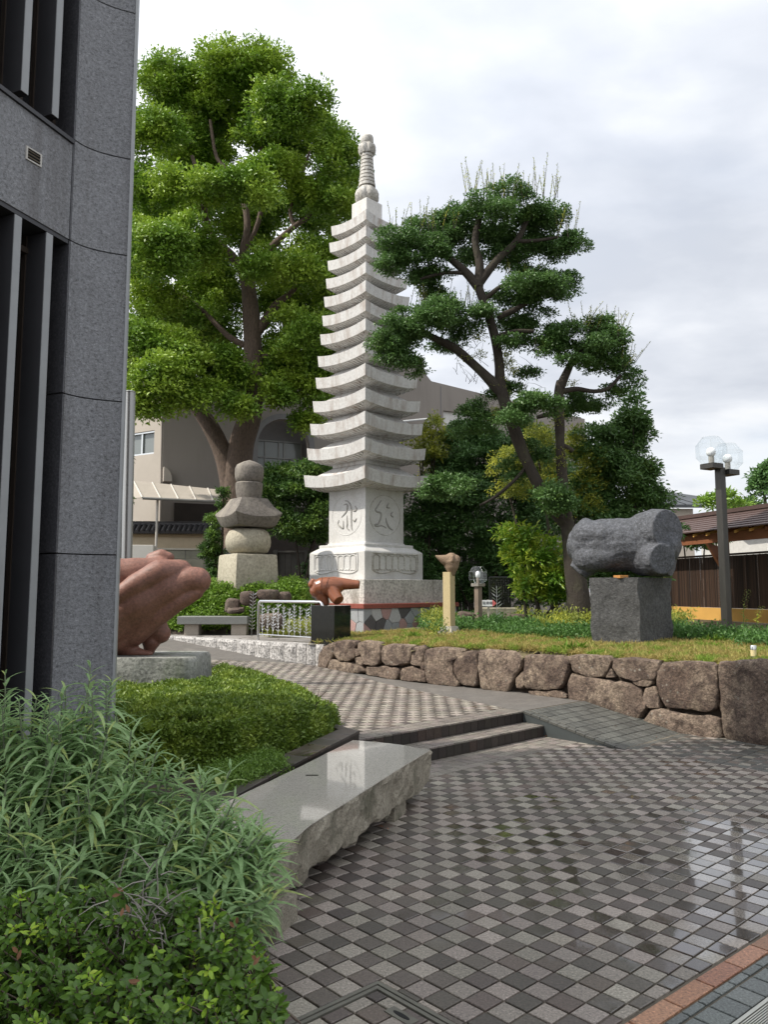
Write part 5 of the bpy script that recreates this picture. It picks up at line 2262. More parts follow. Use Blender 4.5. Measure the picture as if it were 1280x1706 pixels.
# black memorial slab on a pale footing
BY = 20.3
m0 = atY(838, 1020, BY)
st_ = thing('memorial_slab', 'black memorial slab with columns of fine engraved writing', 'memorial', m0)
x0_, x1_ = atY(815, 990, BY).x, atY(851, 990, BY).x
zt_, zb_ = atY(830, 961, BY).z, atY(830, 1012, BY).z
MB().box(((x0_ + x1_) / 2, BY, (zt_ + zb_) / 2), (x1_ - x0_, 0.18, zt_ - zb_), 0.0, 0.01).build('slab', M_BG, st_)
MB().box(((x0_ + x1_) / 2 - 0.05, BY + 0.05, zb_ - 0.15), (x1_ - x0_ + 0.4, 0.5, 0.298), 0.0, 0.02).noise(0.01, 4).build('footing', M_OLD, st_)
mb = MB()
rr = random.Random(5)
nc = 8
for i in range(nc):
    x = x0_ + 0.06 + (x1_ - x0_ - 0.12) * i / (nc - 1)
    for j in range(int(rr.uniform(9, 16))):
        z = zt_ - 0.10 - j * 0.044
        for s in range(3):
            mb.box((x + rr.uniform(-0.008, 0.008), BY - 0.0915, z + rr.uniform(-0.012, 0.012)), (rr.choice((0.024, 0.006)), 0.003, rr.choice((0.005, 0.022))))
mb.build('engraved_writing', m_plain('engraving', (0.075, 0.075, 0.072), 0.8), st_, kind='stuff')

# small solar light on the wall top
so = Vector(atz(1257, 1100, 1.02))
sl = thing('solar_light', 'small steel and amber cylinder light on top of the stone wall', 'garden light', so)
r_ = 0.042
h1 = atY(1257, 1075, so.y).z - so.z
MB().lathe([(r_, 0.02), (r_, h1 * 0.28)], 16, tuple(so)).build('base', M_STEEL, sl, smooth=50)
MB().lathe([(r_ * 0.96, h1 * 0.281), (r_ * 0.96, h1 * 0.70)], 16, tuple(so)).build('lens', m_plain('amber_lens', (0.62, 0.52, 0.28), 0.25, var=0.03), sl, smooth=50)
MB().lathe([(r_, h1 * 0.701), (r_, h1 * 0.98), (r_ * 0.9, h1)], 16, tuple(so)).build('cap', M_STEEL, sl, smooth=50)
MB().lathe([(0.012, -0.1), (0.012, 0.02)], 8, tuple(so)).build('spike', M_STEEL, sl)

# rocks set in the slope and the bed
M_ROCK2 = m_stone('garden_rock', (0.060, 0.040, 0.032), (0.120, 0.085, 0.066), 22, 0.9, (0.20, 0.17, 0.13), 0.9, 16, 0.5, 0.7)


def boulder(name, px_, py_, Y, w, h, label, seed, col=None):
    c = atY(px_, py_, Y)
    k = pxm(Y)
    m = MB().ellipsoid((0, 0, 0), (w * k / 2, w * k * 0.35, h * k / 2), 14, 9)
    m.v = [tuple(Vector((math.copysign(abs(p[0] / (w * k / 2)) ** 0.6, p[0]) * w * k / 2, p[1], math.copysign(abs(p[2] / (h * k / 2)) ** 0.55, p[2]) * h * k / 2)) + noise.noise_vector(Vector(p) * 3 + Vector((seed, 0, 0))) * 0.07 + noise.noise_vector(Vector(p) * 8 + Vector((seed, 0, 0))) * 0.03) for p in m.v]
    m.v = [(p[0] + c.x, p[1] + c.y, p[2] + c.z) for p in m.v]
    o = m.build(name, M_ROCK2, loc=c, smooth=40)
    return tag(o, label, 'rock', 'rocks edging the planting')


boulder('rock', 414, 998, 20.0, 24, 24, 'upright reddish rock in the slope left of the steel stalk', 1)
boulder('rock', 446, 991, 20.1, 34, 18, 'wide brown rock below the stone stupa', 2)
boulder('rock', 471, 994, 20.2, 24, 14, 'flat rock at the foot of the pale pagoda block', 3)
boulder('rock', 386, 1008, 20.0, 26, 22, 'grey rock half covered by green groundcover', 4)
boulder('rock', 391, 1017, 19.9, 30, 10, 'thin flat stone above the low bench', 5)
boulder('rock', 452, 1035, 18.8, 44, 26, 'dark rock seen through the steel railing', 6)
boulder('rock', 778, 1037, 18.6, 34, 38, 'dark rock in shade between the yellow post and the garden lamp', 7)
boulder('rock', 860, 1033, 18.8, 44, 18, 'low reddish rock behind the weeds right of the steel stalk', 8)
boulder('rock', 905, 1033, 18.6, 50, 16, 'long low reddish rock in front of the bright leaved shrub', 9)
# ================================================================ DARK GRANITE OFFICE BUILDING ON THE LEFT
t = NT('flamed_granite')
a = t.mix(t.noise(1.2, 5, 0.6), (0.205, 0.209, 0.222), (0.265, 0.27, 0.283))
a = t.mix(1.0, a, t.ramp(t.noise(30, 4, 0.85), [(0.33, 0.35), (0.47, 0.92), (0.58, 1.06), (0.68, 1.6)]), 'MULTIPLY')
st = t.ramp(t.noise(3.0, 5, 0.65, stretch=(1, 1, 0.06)), [(0.50, 0.0), (0.72, 0.45)])
a = t.mix(st, a, (0.075, 0.066, 0.062))
pr = t.n.new('ShaderNodeObjectInfo').outputs['Random']
a = t.mix(1.0, a, t.ramp(pr, [(0.0, 0.86), (1.0, 1.10)]), 'MULTIPLY')
t.col(a)
t.set(Roughness=0.55)
t.bump(t.noise(26, 4, 0.8), 1.0, 0.025)
M_OFF = t.m
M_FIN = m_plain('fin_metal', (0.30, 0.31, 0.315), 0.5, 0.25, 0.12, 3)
M_FIND = m_plain('fin_side_shade', (0.05, 0.05, 0.055), 0.5, 0.2, 0.1, 3)  # shaded sides of the fins, painted darker than their edges
M_WFR = m_plain('bronze_frame', (0.06, 0.045, 0.035), 0.45, 0.3, 0.1)
t = NT('dark_window')
t.col((0.012, 0.013, 0.015))
t.set(Roughness=0.06)
M_DGL = t.m
w_ = Vector((math.sin(R(20.4)), math.cos(R(20.4)), 0))
n_ = Vector((w_.y, -w_.x, 0))
Pf = atY(118, 398, 8.0)
Pf.z = 0
Pr = atY(201, 426, 8.35)
Pr.z = 0
off = thing('office_building', 'dark grey granite office building with deep fins and a curved corner pier', 'building', (Pf.x - 1, Pf.y - 2, 0))
ctrl = Pf + w_ * 0.24
arc = [Pf * (1 - s) ** 2 + ctrl * 2 * s * (1 - s) + Pr * s * s for s in [k / 8 for k in range(9)]]
Pr2 = Pr + Vector((0.075, 0.03, 0))
JZ = [-0.1, 2.38, 4.08, 5.77, 6.92, 8.72, 10.4, 12.2, 14.0, 15.6]
pier_poly = [p.xy for p in arc] + [Pr2.xy, (Pr2 + Vector((-0.1, 0.25, 0))).xy, (Pf - n_ * 0.29 + w_ * 0.3).xy, (Pf - n_ * 0.29).xy]
for i in range(len(JZ) - 1):
    z0, z1 = JZ[i] + 0.007, JZ[i + 1] - 0.007
    cb = sum(pier_poly, Vector((0, 0))) / len(pier_poly)
    sh = [cb + (p - cb) * 0.985 for p in pier_poly]
    MB().loft([[(p.x, p.y, z0) for p in sh], [(p.x, p.y, z0 + 0.008) for p in pier_poly], [(p.x, p.y, z1 - 0.008) for p in pier_poly], [(p.x, p.y, z1) for p in sh]]).build('pier_block', M_OFF, off, smooth=25, loc=(Pf.x, Pf.y, z0))
cb = sum(pier_poly, Vector((0, 0))) / len(pier_poly)
MB().prism([(p.x - 0.028, p.y + 0.02) for p in arc] + [tuple((Pr2 + Vector((-0.1, 0.15, 0))).xy), tuple((Pf - n_ * 0.27 + w_ * 0.28).xy), tuple((Pf - n_ * 0.27 + w_ * 0.03).xy)], -0.1, 15.6).build('pier_core', M_BLACK, off)
t = NT('return_shade')  # reveal panel painted dark: the shade of the window recess in its colour
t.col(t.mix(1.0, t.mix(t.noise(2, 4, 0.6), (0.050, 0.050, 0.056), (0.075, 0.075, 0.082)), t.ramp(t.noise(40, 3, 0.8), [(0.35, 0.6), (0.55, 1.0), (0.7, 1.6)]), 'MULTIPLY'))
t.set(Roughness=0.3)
M_RET_SHADE = t.m
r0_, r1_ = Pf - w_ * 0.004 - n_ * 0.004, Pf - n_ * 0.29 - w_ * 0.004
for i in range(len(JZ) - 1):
    MB().prism([tuple(r0_.xy), tuple((r0_ - w_ * 0.018).xy), tuple((r1_ - w_ * 0.018).xy), tuple(r1_.xy)], JZ[i] + 0.009, JZ[i + 1] - 0.009).build('pier_return', M_RET_SHADE, off, loc=(Pf.x, Pf.y, JZ[i]))
# pale metal strip on the pier's outer edge
e0 = Pr2 + Vector((0.003, -0.004, 0))
MB().prism([(e0.x - 0.012, e0.y - 0.012), (e0.x + 0.012, e0.y), (e0.x + 0.010, e0.y + 0.05), (e0.x - 0.02, e0.y + 0.04)], 0.0, 15.6).build('edge_strip', M_FIN, off)


def along_wall(s0, s1, o0, o1, z0, z1):
    a, b = Pf + w_ * s0, Pf + w_ * s1
    P = [a + n_ * o0, b + n_ * o0, b + n_ * o1, a + n_ * o1]
    return [Vector((p.x, p.y, z)) for z in (z0, z1) for p in P]


LW = -15.0
for z0, z1 in ((5.77, 6.90), (10.4, 11.5), (14.4, 15.6)):
    # spandrel slabs two metres long with joints
    for k in range(8):
        s0, s1 = -0.030 - (k + 1) * 1.9, -0.036 - k * 1.9
        MB().hexa(along_wall(s0, s1, -0.34, 0.0, z0 + 0.004, z1 - 0.05)).build('spandrel_slab', M_OFF, off, loc=Pf + w_ * ((s0 + s1) / 2) + Vector((0, 0, z0)))
    MB().hexa(along_wall(LW, -0.028, -0.34, 0.025, z1 - 0.045, z1)).build('sill', M_FIND, off)
    MB().hexa(along_wall(LW, -0.028, -0.33, -0.012, z0 - 0.045, z0 + 0.001)).build('soffit_trim', M_FIND, off)
sp = []
for px_, py_ in ((26, 440), (80, 440)):
    p = onplane(px_, py_, Pf + n_ * -0.015, n_)
    sp.append((p - Pf).dot(w_))
D = sp[1] - sp[0]
fs_ = [sp[1] - D * k for k in range(0, 22)]
for z0, z1 in ((0.15, 5.72), (6.95, 10.35), (11.55, 14.35)):
    for k in range(12):
        s1 = -0.02 - k * D * 2 * 0.0 - 0
    for i, s in enumerate([0.0] + fs_[:-1]):
        nxt = fs_[i]
        a, b = nxt + 0.01, s - 0.01
        MB().hexa(along_wall(a, b, -0.335, -0.325, z0, z1)).build('window_pane', M_DGL, off, loc=Pf + w_ * a + Vector((0, 0, z0)))
        mb = MB()
        mb.hexa(along_wall(b - 0.05, b, -0.325, -0.27, z0, z1))
        mb.hexa(along_wall((a + b) / 2 - 0.03, (a + b) / 2 + 0.02, -0.325, -0.28, z0, z1))
        mb.hexa(along_wall(a, b, -0.324, -0.25, z1 - 0.20, z1 - 0.14))
        mb.hexa(along_wall(a, b, -0.324, -0.20, z0, z0 + 0.05))
        mb.build('window_frame', M_WFR, off, loc=Pf + w_ * a + Vector((0, 0, z0)))
    for s in fs_:
        f = MB().hexa(along_wall(s - 0.045, s + 0.045, -0.27, -0.022, z0 + (0.08 if z0 > 1 else 0), z1)).build('fin', M_FIND, off, loc=Pf + w_ * s + Vector((0, 0, z0)))
        MB().hexa(along_wall(s - 0.045, s + 0.045, -0.0215, -0.012, z0 + (0.08 if z0 > 1 else 0), z1)).build('fin_edge', M_FIN, f, loc=Pf + w_ * s + Vector((0, 0, z0)))
# body behind, roof
B0 = Pf - n_ * 0.345
B1 = B0 + w_ * LW
BE = Pr2 + Vector((-5.2, -0.9, 0))
BP = [B0.xy, (B0 + w_ * 0.28).xy, (Pr2 + Vector((-0.1, 0.2, 0))).xy, BE.xy, (B1 - n_ * 5).xy, B1.xy]
MB().prism([tuple(p) for p in BP], -0.1, 15.55).build('body', M_BLACK, off)
MB().prism([tuple(p) for p in ([(Pf + w_ * LW).xy, Pf.xy] + [p.xy for p in arc[1:]] + [Pr2.xy, BE.xy, (B1 - n_ * 5).xy])], 15.605, 15.9).build('roof', M_OFF, off)
# vent
vc = [onplane(x, y, Pf + n_ * 0.012, n_) for x, y in ((44, 242), (70, 258), (69, 279), (43, 264))]
mb = MB()
cv = sum(vc, Vector()) / 4
inn = [cv + (p - cv) * 0.80 for p in vc]
outr = [p - n_ * 0.013 for p in vc]
mb.add(vc + inn + outr + [p - n_ * 0.05 for p in inn], [(0, 1, 5, 4), (1, 2, 6, 5), (2, 3, 7, 6), (3, 0, 4, 7), (0, 8, 9, 1), (1, 9, 10, 2), (2, 10, 11, 3), (3, 11, 8, 0), (4, 5, 13, 12), (5, 6, 14, 13), (6, 7, 15, 14), (7, 4, 12, 15)])
vf = mb.build('vent_frame', m_plain('vent_metal', (0.48, 0.46, 0.42), 0.5, 0.2, 0.2), off, fixn=False)
mb = MB()
q4 = [cv + (p - cv) * 0.81 + n_ * -0.008 for p in vc]
mb.add(q4, [(0, 1, 2, 3)])
mb.build('vent_opening', M_BLACK, vf)
mb = MB()
for k in range(3):
    u = 0.2 + 0.3 * k
    a, b = inn[0].lerp(inn[3], u), inn[1].lerp(inn[2], u)
    mb.tube([a + n_ * -0.002, b + n_ * -0.002], 0.006, 4)
mb.build('vent_slats', m_plain('vent_slat', (0.2, 0.17, 0.13), 0.5, 0.3), vf)

# steel pipe
yP = 13.2
pb, ptop = atY(214, 930, yP), atY(216.5, 653, yP)
pp = thing('steel_pipe', 'tall plain brushed steel pole standing behind the red sculpture', 'pole', (ptop.x, yP, 0.4))
t = NT('brushed_steel')
t.col((0.36, 0.355, 0.34))
t.set(Roughness=0.33, Metallic=0.9)
rp_ = 8.6 * pxm(yP, 4)
MB().tube([(pb.x, yP, 0.3), (ptop.x, yP, ptop.z - 0.02)], rp_, 28).build('tube', t.m, pp, smooth=40)
MB().lathe([(rp_ * 1.0, -0.019), (rp_ * 1.04, -0.012), (rp_ * 1.04, 0.0), (rp_ * 0.9, 0.012)], 28, (ptop.x, yP, ptop.z)).build('cap', t.m, pp, smooth=40)
br = atY(205, 695, yP)
MB().box((br.x - 0.15, yP, br.z), (0.5, 0.06, 0.32), 0, 0.004).build('bracket', M_GREYT if False else m_plain('bracket', (0.33, 0.33, 0.33), 0.5, 0.3), pp)

# ================================================================ GREY BUILDING WITH ARCHED WINDOW
t = NT('grey_render')
a = t.mix(t.noise(0.5, 5, 0.6), (0.235, 0.21, 0.187), (0.285, 0.255, 0.228))
a = t.mix(t.ramp(t.noise(1.2, 5, 0.65, stretch=(1, 1, 0.12)), [(0.5, 0.0), (0.75, 0.35)]), a, (0.15, 0.13, 0.115))
t.col(a)
t.set(Roughness=0.85)
t.bump(t.noise(30, 4, 0.6), 0.1, 0.02)
M_REND = t.m
M_TRIM = m_plain('arch_trim', (0.17, 0.165, 0.165), 0.7)
GC = atY(270, 800, 31.0)
GC.z = 0
gd = Vector((1, 0.42, 0)).normalized()
gn = Vector((gd.y, -gd.x, 0))
grey = thing('grey_building', 'grey rendered building with arched window and curved parapet behind the trees', 'building', (GC.x, GC.y, 0.8))


def fp(x, y):
    p = onplane(x, y, GC, gn)
    return ((p - GC).dot(gd), p.z)


top = [fp(270, 640), fp(432, 645), fp(560, 640), fp(575, 590), fp(704, 600), fp(707, 614), fp(711, 625), fp(719, 635), fp(780, 650), fp(832, 663), fp(905, 681), fp(975, 698)]
xr_ = top[-1][0]
outer = [(0, 0.7)] + [(xr_, 0.7)] + top[::-1]
acx, acy = fp(473, 742)
ar = (fp(516, 742)[0] - fp(430, 742)[0]) / 2
zsill = fp(473, 782)[1]
hole = [(acx - ar, zsill), (acx + ar, zsill)] + [(acx + ar * math.cos(a), acy + ar * math.sin(a)) for a in [math.pi * k / 14 for k in range(15)]]
wc = [fp(739, 711), fp(790, 723), fp(790, 697), fp(739, 684)]
wz0, wz1 = wc[0][1], wc[3][1]
hole2 = [(wc[0][0], wz0), (wc[1][0] + 1.0, wz0), (wc[1][0] + 1.0, wz1), (wc[0][0], wz1)]
MB().holed(outer, [hole, hole2], GC, gd, (0, 0, 1), gn, 0.35).build('facade', M_REND, grey)
# ring round the arch
mb = MB()
pts = [(acx - ar, zsill)] + [(acx + ar * math.cos(a), acy + ar * math.sin(a)) for a in [math.pi * k / 16 for k in range(16, -1, -1)]] + [(acx + ar, zsill)]
ctr = (acx, acy)
vs, fs = [], []
for i, p in enumerate(pts):
    d = Vector((p[0] - ctr[0], max(0.0, p[1] - ctr[1])))
    d = d.normalized() if p[1] >= ctr[1] - 1e-6 else Vector((math.copysign(1, p[0] - ctr[0]), 0))
    for o2, h in ((0.0, 0.05), (0.24, 0.05), (0.24, -0.02), (0.0, -0.02)):
        q_ = GC + gd * (p[0] + d.x * o2) + Vector((0, 0, p[1] + d.y * o2)) + gn * h
        vs.append(q_)
for i in range(len(pts) - 1):
    for k in range(4):
        fs.append((i * 4 + k, (i + 1) * 4 + k, (i + 1) * 4 + (k + 1) % 4, i * 4 + (k + 1) % 4))
mb.add(vs, fs)
mb.build('arch_trim', M_TRIM, grey)


def fbox(mb, u0, u1, z0, z1, o0, o1):
    P = [GC + gd * u0 + gn * o0, GC + gd * u1 + gn * o0, GC + gd * u1 + gn * o1, GC + gd * u0 + gn * o1]
    return mb.hexa([Vector((p.x, p.y, z)) for z in (z0, z1) for p in P])


M_WGL = NT('window_glass')
M_WGL.col((0.20, 0.22, 0.215))
M_WGL.set(Roughness=0.12)
M_WGL = M_WGL.m
M_WF2 = m_plain('grey_window_frame', (0.25, 0.25, 0.24), 0.5, 0.3)
fbox(MB(), acx - ar - 2.5, acx + ar + 2.5, zsill - 1.5, acy + ar + 1.0, -1.3, -1.1).build('recess_wall', M_TRIM, grey)
aw = MB()
for u in (-ar, -ar * 0.5, 0.05, ar * 0.25, ar * 0.95):
    fbox(aw, acx + u - 0.035, acx + u + 0.035, zsill, zsill + (acy - zsill) + 0.35, -1.1, -1.02)
for z in (zsill, (zsill + acy) / 2 + 0.1, acy + 0.32):
    fbox(aw, acx - ar, acx + ar, z, z + 0.06, -1.1, -1.0)
awo = aw.build('window_frame', M_WF2, grey)
for u0, u1 in ((-ar * 0.95, -ar * 0.52), (-ar * 0.48, 0.01), (0.09, ar * 0.22), (ar * 0.29, ar * 0.92)):
    for z0, z1 in ((zsill + 0.07, (zsill + acy) / 2 + 0.09), ((zsill + acy) / 2 + 0.17, acy + 0.31)):
        fbox(MB(), acx + u0, acx + u1, z0, z1, -1.095, -1.06).build('window_pane', M_WGL, awo)
M_PALEW = m_plain('pale_blind', (0.62, 0.61, 0.58), 0.4)
f2 = MB()
for u in (hole2[0][0], hole2[0][0] + (hole2[1][0] - hole2[0][0]) * 0.33, hole2[0][0] + (hole2[1][0] - hole2[0][0]) * 0.66, hole2[1][0] - 0.05):
    fbox(f2, u, u + 0.05, wz0, wz1, -0.2, -0.1)
fbox(f2, hole2[0][0], hole2[1][0], wz0, wz0 + 0.06, -0.2, -0.09)
f2o = f2.build('window_frame', M_BRONZE, grey)
for k in range(3):
    a0 = hole2[0][0] + (hole2[1][0] - hole2[0][0]) * 0.333 * k + 0.06
    fbox(MB(), a0, a0 + (hole2[1][0] - hole2[0][0]) * 0.333 - 0.08, wz0 + 0.07, wz1 - 0.01, -0.19, -0.16).build('window_pane', M_PALEW, f2o)
# expansion joint lines and a ledge
mb = MB()
fbox(mb, fp(735, 690)[0] - 0.02, fp(735, 690)[0] + 0.02, 0.8, fp(735, 640)[1] - 0.1, 0.0, 0.012)
mb.build('facade_joint', M_TRIM, grey)
lz = fp(745, 716)[1]
fbox(MB(), fp(690, 700)[0], fp(800, 700)[0], lz - 0.2, lz, 0.002, 0.5).build('ledge', M_REND, grey)
# return wall at the left, facing the sun
ld = Vector((-0.95, 0.55, 0)).normalized()
ln_ = Vector((-ld.y, ld.x, 0))
ln_ = ln_ if ln_.y < 0 else -ln_


def lpz(x, y):
    p = onplane(x, y, GC + ln_ * 0.0, ln_)
    return ((p - GC).dot(ld), p.z)


M_BEIGE = m_plain('beige_render', (0.42, 0.375, 0.32), 0.85, var=0.08, scale=1.5)
lt = lpz(265, 640)[1]
lb_ = lpz(265, 806)[1]
wl0 = [lpz(262, 755), lpz(205, 772), lpz(205, 728), lpz(262, 716)]
lh = [(wl0[0][0] + 0.2, wl0[0][1]), (wl0[1][0] + 3.0, wl0[0][1]), (wl0[1][0] + 3.0, wl0[3][1]), (wl0[0][0] + 0.2, wl0[3][1])]
MB().holed([(0.0, lb_ - 3), (12, lb_ - 3), (12, lt), (0.0, lt)], [lh], GC + ln_ * 0.01, ld, (0, 0, 1), ln_, 0.3).build('side_wall', M_BEIGE, grey)


def lbox(mb, u0, u1, z0, z1, o0, o1):
    P = [GC + ld * u0 + ln_ * o0, GC + ld * u1 + ln_ * o0, GC + ld * u1 + ln_ * o1, GC + ld * u0 + ln_ * o1]
    return mb.hexa([Vector((p.x, p.y, z)) for z in (z0, z1) for p in P])


sf = MB()
nwin = 6
Lw = lh[1][0] - lh[0][0]
for k in range(nwin + 1):
    u = lh[0][0] + Lw * k / nwin
    lbox(sf, u - 0.04, u + 0.04, lh[0][1], lh[2][1], -0.2, -0.08)
lbox(sf, lh[0][0], lh[1][0], lh[0][1], lh[0][1] + 0.07, -0.2, -0.05)
lbox(sf, lh[0][0], lh[1][0], lh[2][1] - 0.07, lh[2][1], -0.2, -0.05)
sfo = sf.build('window_frame', M_STEEL, grey)
for k in range(nwin):
    u = lh[0][0] + Lw * k / nwin
    lbox(MB(), u + 0.045, u + Lw / nwin - 0.045, lh[0][1] + 0.075, lh[2][1] - 0.075, -0.18, -0.15).build('window_pane', M_WGL, sfo)
# moulded bracket at the foot of the corner
mb = MB()
prof = [(0.0, 0.0), (0.55, 0.0), (0.52, 0.35), (0.40, 0.65), (0.20, 0.85), (0.0, 0.95)]
zb0 = lpz(268, 803)[1]
mb.loft([[GC + gd * (0.02 + p[0] * 0.6) + gn * 0.003 + Vector((0, 0, zb0 + p[1] * 0.62)) for p in prof], [GC + gd * (0.02 + p[0] * 0.6) + gn * 0.3 + Vector((0, 0, zb0 + p[1] * 0.62)) for p in prof]])
mb.build('corner_bracket', M_BEIGE, grey)
lbox(MB(), -0.1, 12, lt + 0.002, lt + 0.25, -0.5, 0.25).build('cornice', M_BEIGE, grey)
# body, roof railing
BQ = [GC + gd * 0.1 - gn * 1.6, GC + gd * xr_ - gn * 1.6, GC + gd * xr_ - gn * 9, GC + gd * 0.1 - gn * 9]
MB().prism([(p.x, p.y) for p in BQ], 0.7, 7.5).build('body', M_TRIM, grey)
rb_ = MB()
ra0, ra1 = fp(420, 645), fp(560, 640)
for k in range(15):
    u = ra0[0] + (ra1[0] - ra0[0]) * k / 14
    z = ra0[1] + (ra1[1] - ra0[1]) * k / 14
    p = GC + gd * u - gn * 0.6
    rb_.tube([(p.x, p.y, z - 0.5), (p.x, p.y, z + 0.85)], 0.02, 5)
p, q_ = GC + gd * ra0[0] - gn * 0.6, GC + gd * ra1[0] - gn * 0.6
for dz in (0.85, 0.45):
    rb_.tube([(p.x, p.y, ra0[1] + dz), (q_.x, q_.y, ra1[1] + dz)], 0.025, 6)
rb_.build('roof_railing', M_STEEL, grey)
fbox(MB(), 0.5, 7.0, 0.8, fp(300, 836)[1] - 0.05, 0.003, 0.06).build('ground_floor_shade', m_plain('recess_shade', (0.030, 0.022, 0.017), 0.8, var=0.3, scale=3), grey)  # dark sheet painted in for the shaded opening under the canopy
# rain pipe with its horizontal arm
mb = MB()
g0, g1, g2 = onplane(714, 745, GC + gn * 1.2, gn), onplane(713, 698, GC + gn * 1.2, gn), onplane(672, 702, GC + gn * 1.2, gn)
mb.tube([g0, g1], 0.05, 8)
mb.tube([g1, g2], 0.05, 8)
mb.build('rain_pipe', m_plain('pale_pipe', (0.55, 0.56, 0.56), 0.5), grey)

# ---------------------------------------------------------------- canopy
t = NT('canvas')
t.col(t.mix(t.noise(1.5, 4, 0.6), (0.33, 0.295, 0.25), (0.40, 0.36, 0.31)))
t.set(Roughness=0.9)
M_CANV = t.m
can = thing('canopy', 'grey beige canvas canopy on thin poles beneath the grey building', 'awning', atY(262, 905, 27.4))
T0, T1 = atY(222, 802, 29.6), atY(376, 818, 30.6)
L0, L1 = atY(237, 830, 27.2), atY(384, 837, 28.2)
nb = 5
for k in range(nb):
    a, b = T0.lerp(T1, k / nb), T0.lerp(T1, (k + 1) / nb)
    c, d = L1 * 0 + L0.lerp(L1, (k + 1) / nb), L0.lerp(L1, k / nb)
    up_ = Vector((0, 0, 0.03))
    g = (b - a) * 0.012
    m2 = MB()
    m2.hexa([d + g, c - g, b - g, a + g, d + g + up_, c - g + up_, b - g + up_, a + g + up_])
    m2.build('canvas_panel', M_CANV, can)
    MB().tube([a + up_, d + up_], 0.035, 6).build('rib', m_plain('canopy_rib', (0.52, 0.49, 0.44), 0.6, var=0.04), can)
MB().tube([L0 + Vector((0, 0, 0.0)), L1], 0.05, 8).build('front_bar', M_WF2, can)
S0, S1 = atY(150, 838, 27.8), atY(150, 806, 30.0)
m2 = MB()
m2.hexa([S0, L0 - Vector((0.03, 0, 0)), T0 - Vector((0.03, 0, 0)), S1, S0 + Vector((0, 0, 0.03)), L0 - Vector((0.03, 0, -0.03)), T0 - Vector((0.03, 0, -0.03)), S1 + Vector((0, 0, 0.03))])
m2.build('canvas_panel', M_CANV, can)
for px_ in (262, 372):
    c = atY(px_, 836, 27.6)
    MB().tube([(c.x, 27.6, 0.86), (c.x, 27.6, c.z + 0.05)], 0.045, 8).build('pole', m_plain('canopy_pole', (0.50, 0.47, 0.42), 0.5), can)

# ---------------------------------------------------------------- garden wall with tiled coping
kw = thing('tile_capped_wall', 'cream garden wall capped with dark clay roof tiles below the canopy', 'wall', atY(280, 912, 29))
k0, k1 = atY(150, 890, 28.6), atY(372, 890, 28.9)
zk0, zk1 = 0.86, atY(280, 887, 28.7).z
M_CREAM = m_plain('cream_plaster', (0.46, 0.38, 0.26), 0.85, var=0.08)
MB().hexa([(k0.x, k0.y, zk0), (k1.x, k1.y, zk0), (k1.x, k1.y + 0.3, zk0), (k0.x, k0.y + 0.3, zk0), (k0.x, k0.y, zk1), (k1.x, k1.y, zk1), (k1.x, k1.y + 0.3, zk1), (k0.x, k0.y + 0.3, zk1)]).build('plaster_body', M_CREAM, kw)
MB().hexa([(k0.x, k0.y - 0.06, zk1 - 0.16), (k1.x, k1.y - 0.06, zk1 - 0.16), (k1.x, k1.y - 0.002, zk1 - 0.16), (k0.x, k0.y - 0.002, zk1 - 0.16), (k0.x, k0.y - 0.06, zk1 - 0.06), (k1.x, k1.y - 0.06, zk1 - 0.06), (k1.x, k1.y - 0.002, zk1 - 0.06), (k0.x, k0.y - 0.002, zk1 - 0.06)]).build('rail_moulding', m_plain('moulding', (0.36, 0.27, 0.16), 0.8), kw)
M_KAW = m_plain('clay_tile', (0.075, 0.075, 0.08), 0.45, var=0.3, scale=5)
nt = 26
for k in range(nt):
    a = k0.lerp(k1, (k + 0.5) / nt)
    r0 = (k1.x - k0.x) / nt * 0.42
    mb = MB()
    mb.tube([(a.x, a.y - 0.30, zk1 + 0.0), (a.x, a.y + 0.12, zk1 + 0.30)], r0, 8)
    mb.tube([(a.x + r0 * 1.15, a.y - 0.27, zk1 - 0.03), (a.x + r0 * 1.15, a.y + 0.12, zk1 + 0.24)], r0 * 0.6, 6)
    mb.build('roof_tile', M_KAW, kw, loc=(a.x, a.y, zk1))
MB().tube([(k0.x, k0.y + 0.14, zk1 + 0.33), (k1.x, k1.y + 0.14, zk1 + 0.33)], 0.11, 10).build('ridge_tile', M_KAW, kw)

# ---------------------------------------------------------------- concrete block wall
bw = thing('block_wall', 'low mossy concrete block wall behind the stupa and the red sculpture', 'wall', atY(290, 950, 26))
M_CB = m_plain('mossy_block', (0.20, 0.195, 0.15), 0.9, var=0.25, scale=2.5, bump=0.3, bscale=50)
bl0, bl1 = atY(150, 925, 25.6), atY(384, 925, 26.2)
zt_b = atY(290, 915, 26).z
bwd = 0.62
bl_d = (bl1 - bl0)
bl_d.z = 0
nb = int(bl_d.length / bwd)
for r_i in range(5):
    for k in range(nb):
        c = bl0 + bl_d.normalized() * ((k + 0.5) * bwd)
        z = zt_b - 0.03 - 0.15 - r_i * 0.31
        MB().box((c.x, c.y, z), (bwd - 0.018, 0.15, 0.292), math.atan2(bl_d.y, bl_d.x), 0.006).build('block', M_CB, bw, loc=(c.x, c.y, z))
MB().hexa([(bl0.x, bl0.y - 0.06, 0.8), (bl1.x, bl1.y - 0.06, 0.8), (bl1.x, bl1.y + 0.06, 0.8), (bl0.x, bl0.y + 0.06, 0.8), (bl0.x, bl0.y - 0.06, zt_b - 0.03), (bl1.x, bl1.y - 0.06, zt_b - 0.03), (bl1.x, bl1.y + 0.06, zt_b - 0.03), (bl0.x, bl0.y + 0.06, zt_b - 0.03)]).build('mortar', M_TRIM, bw)
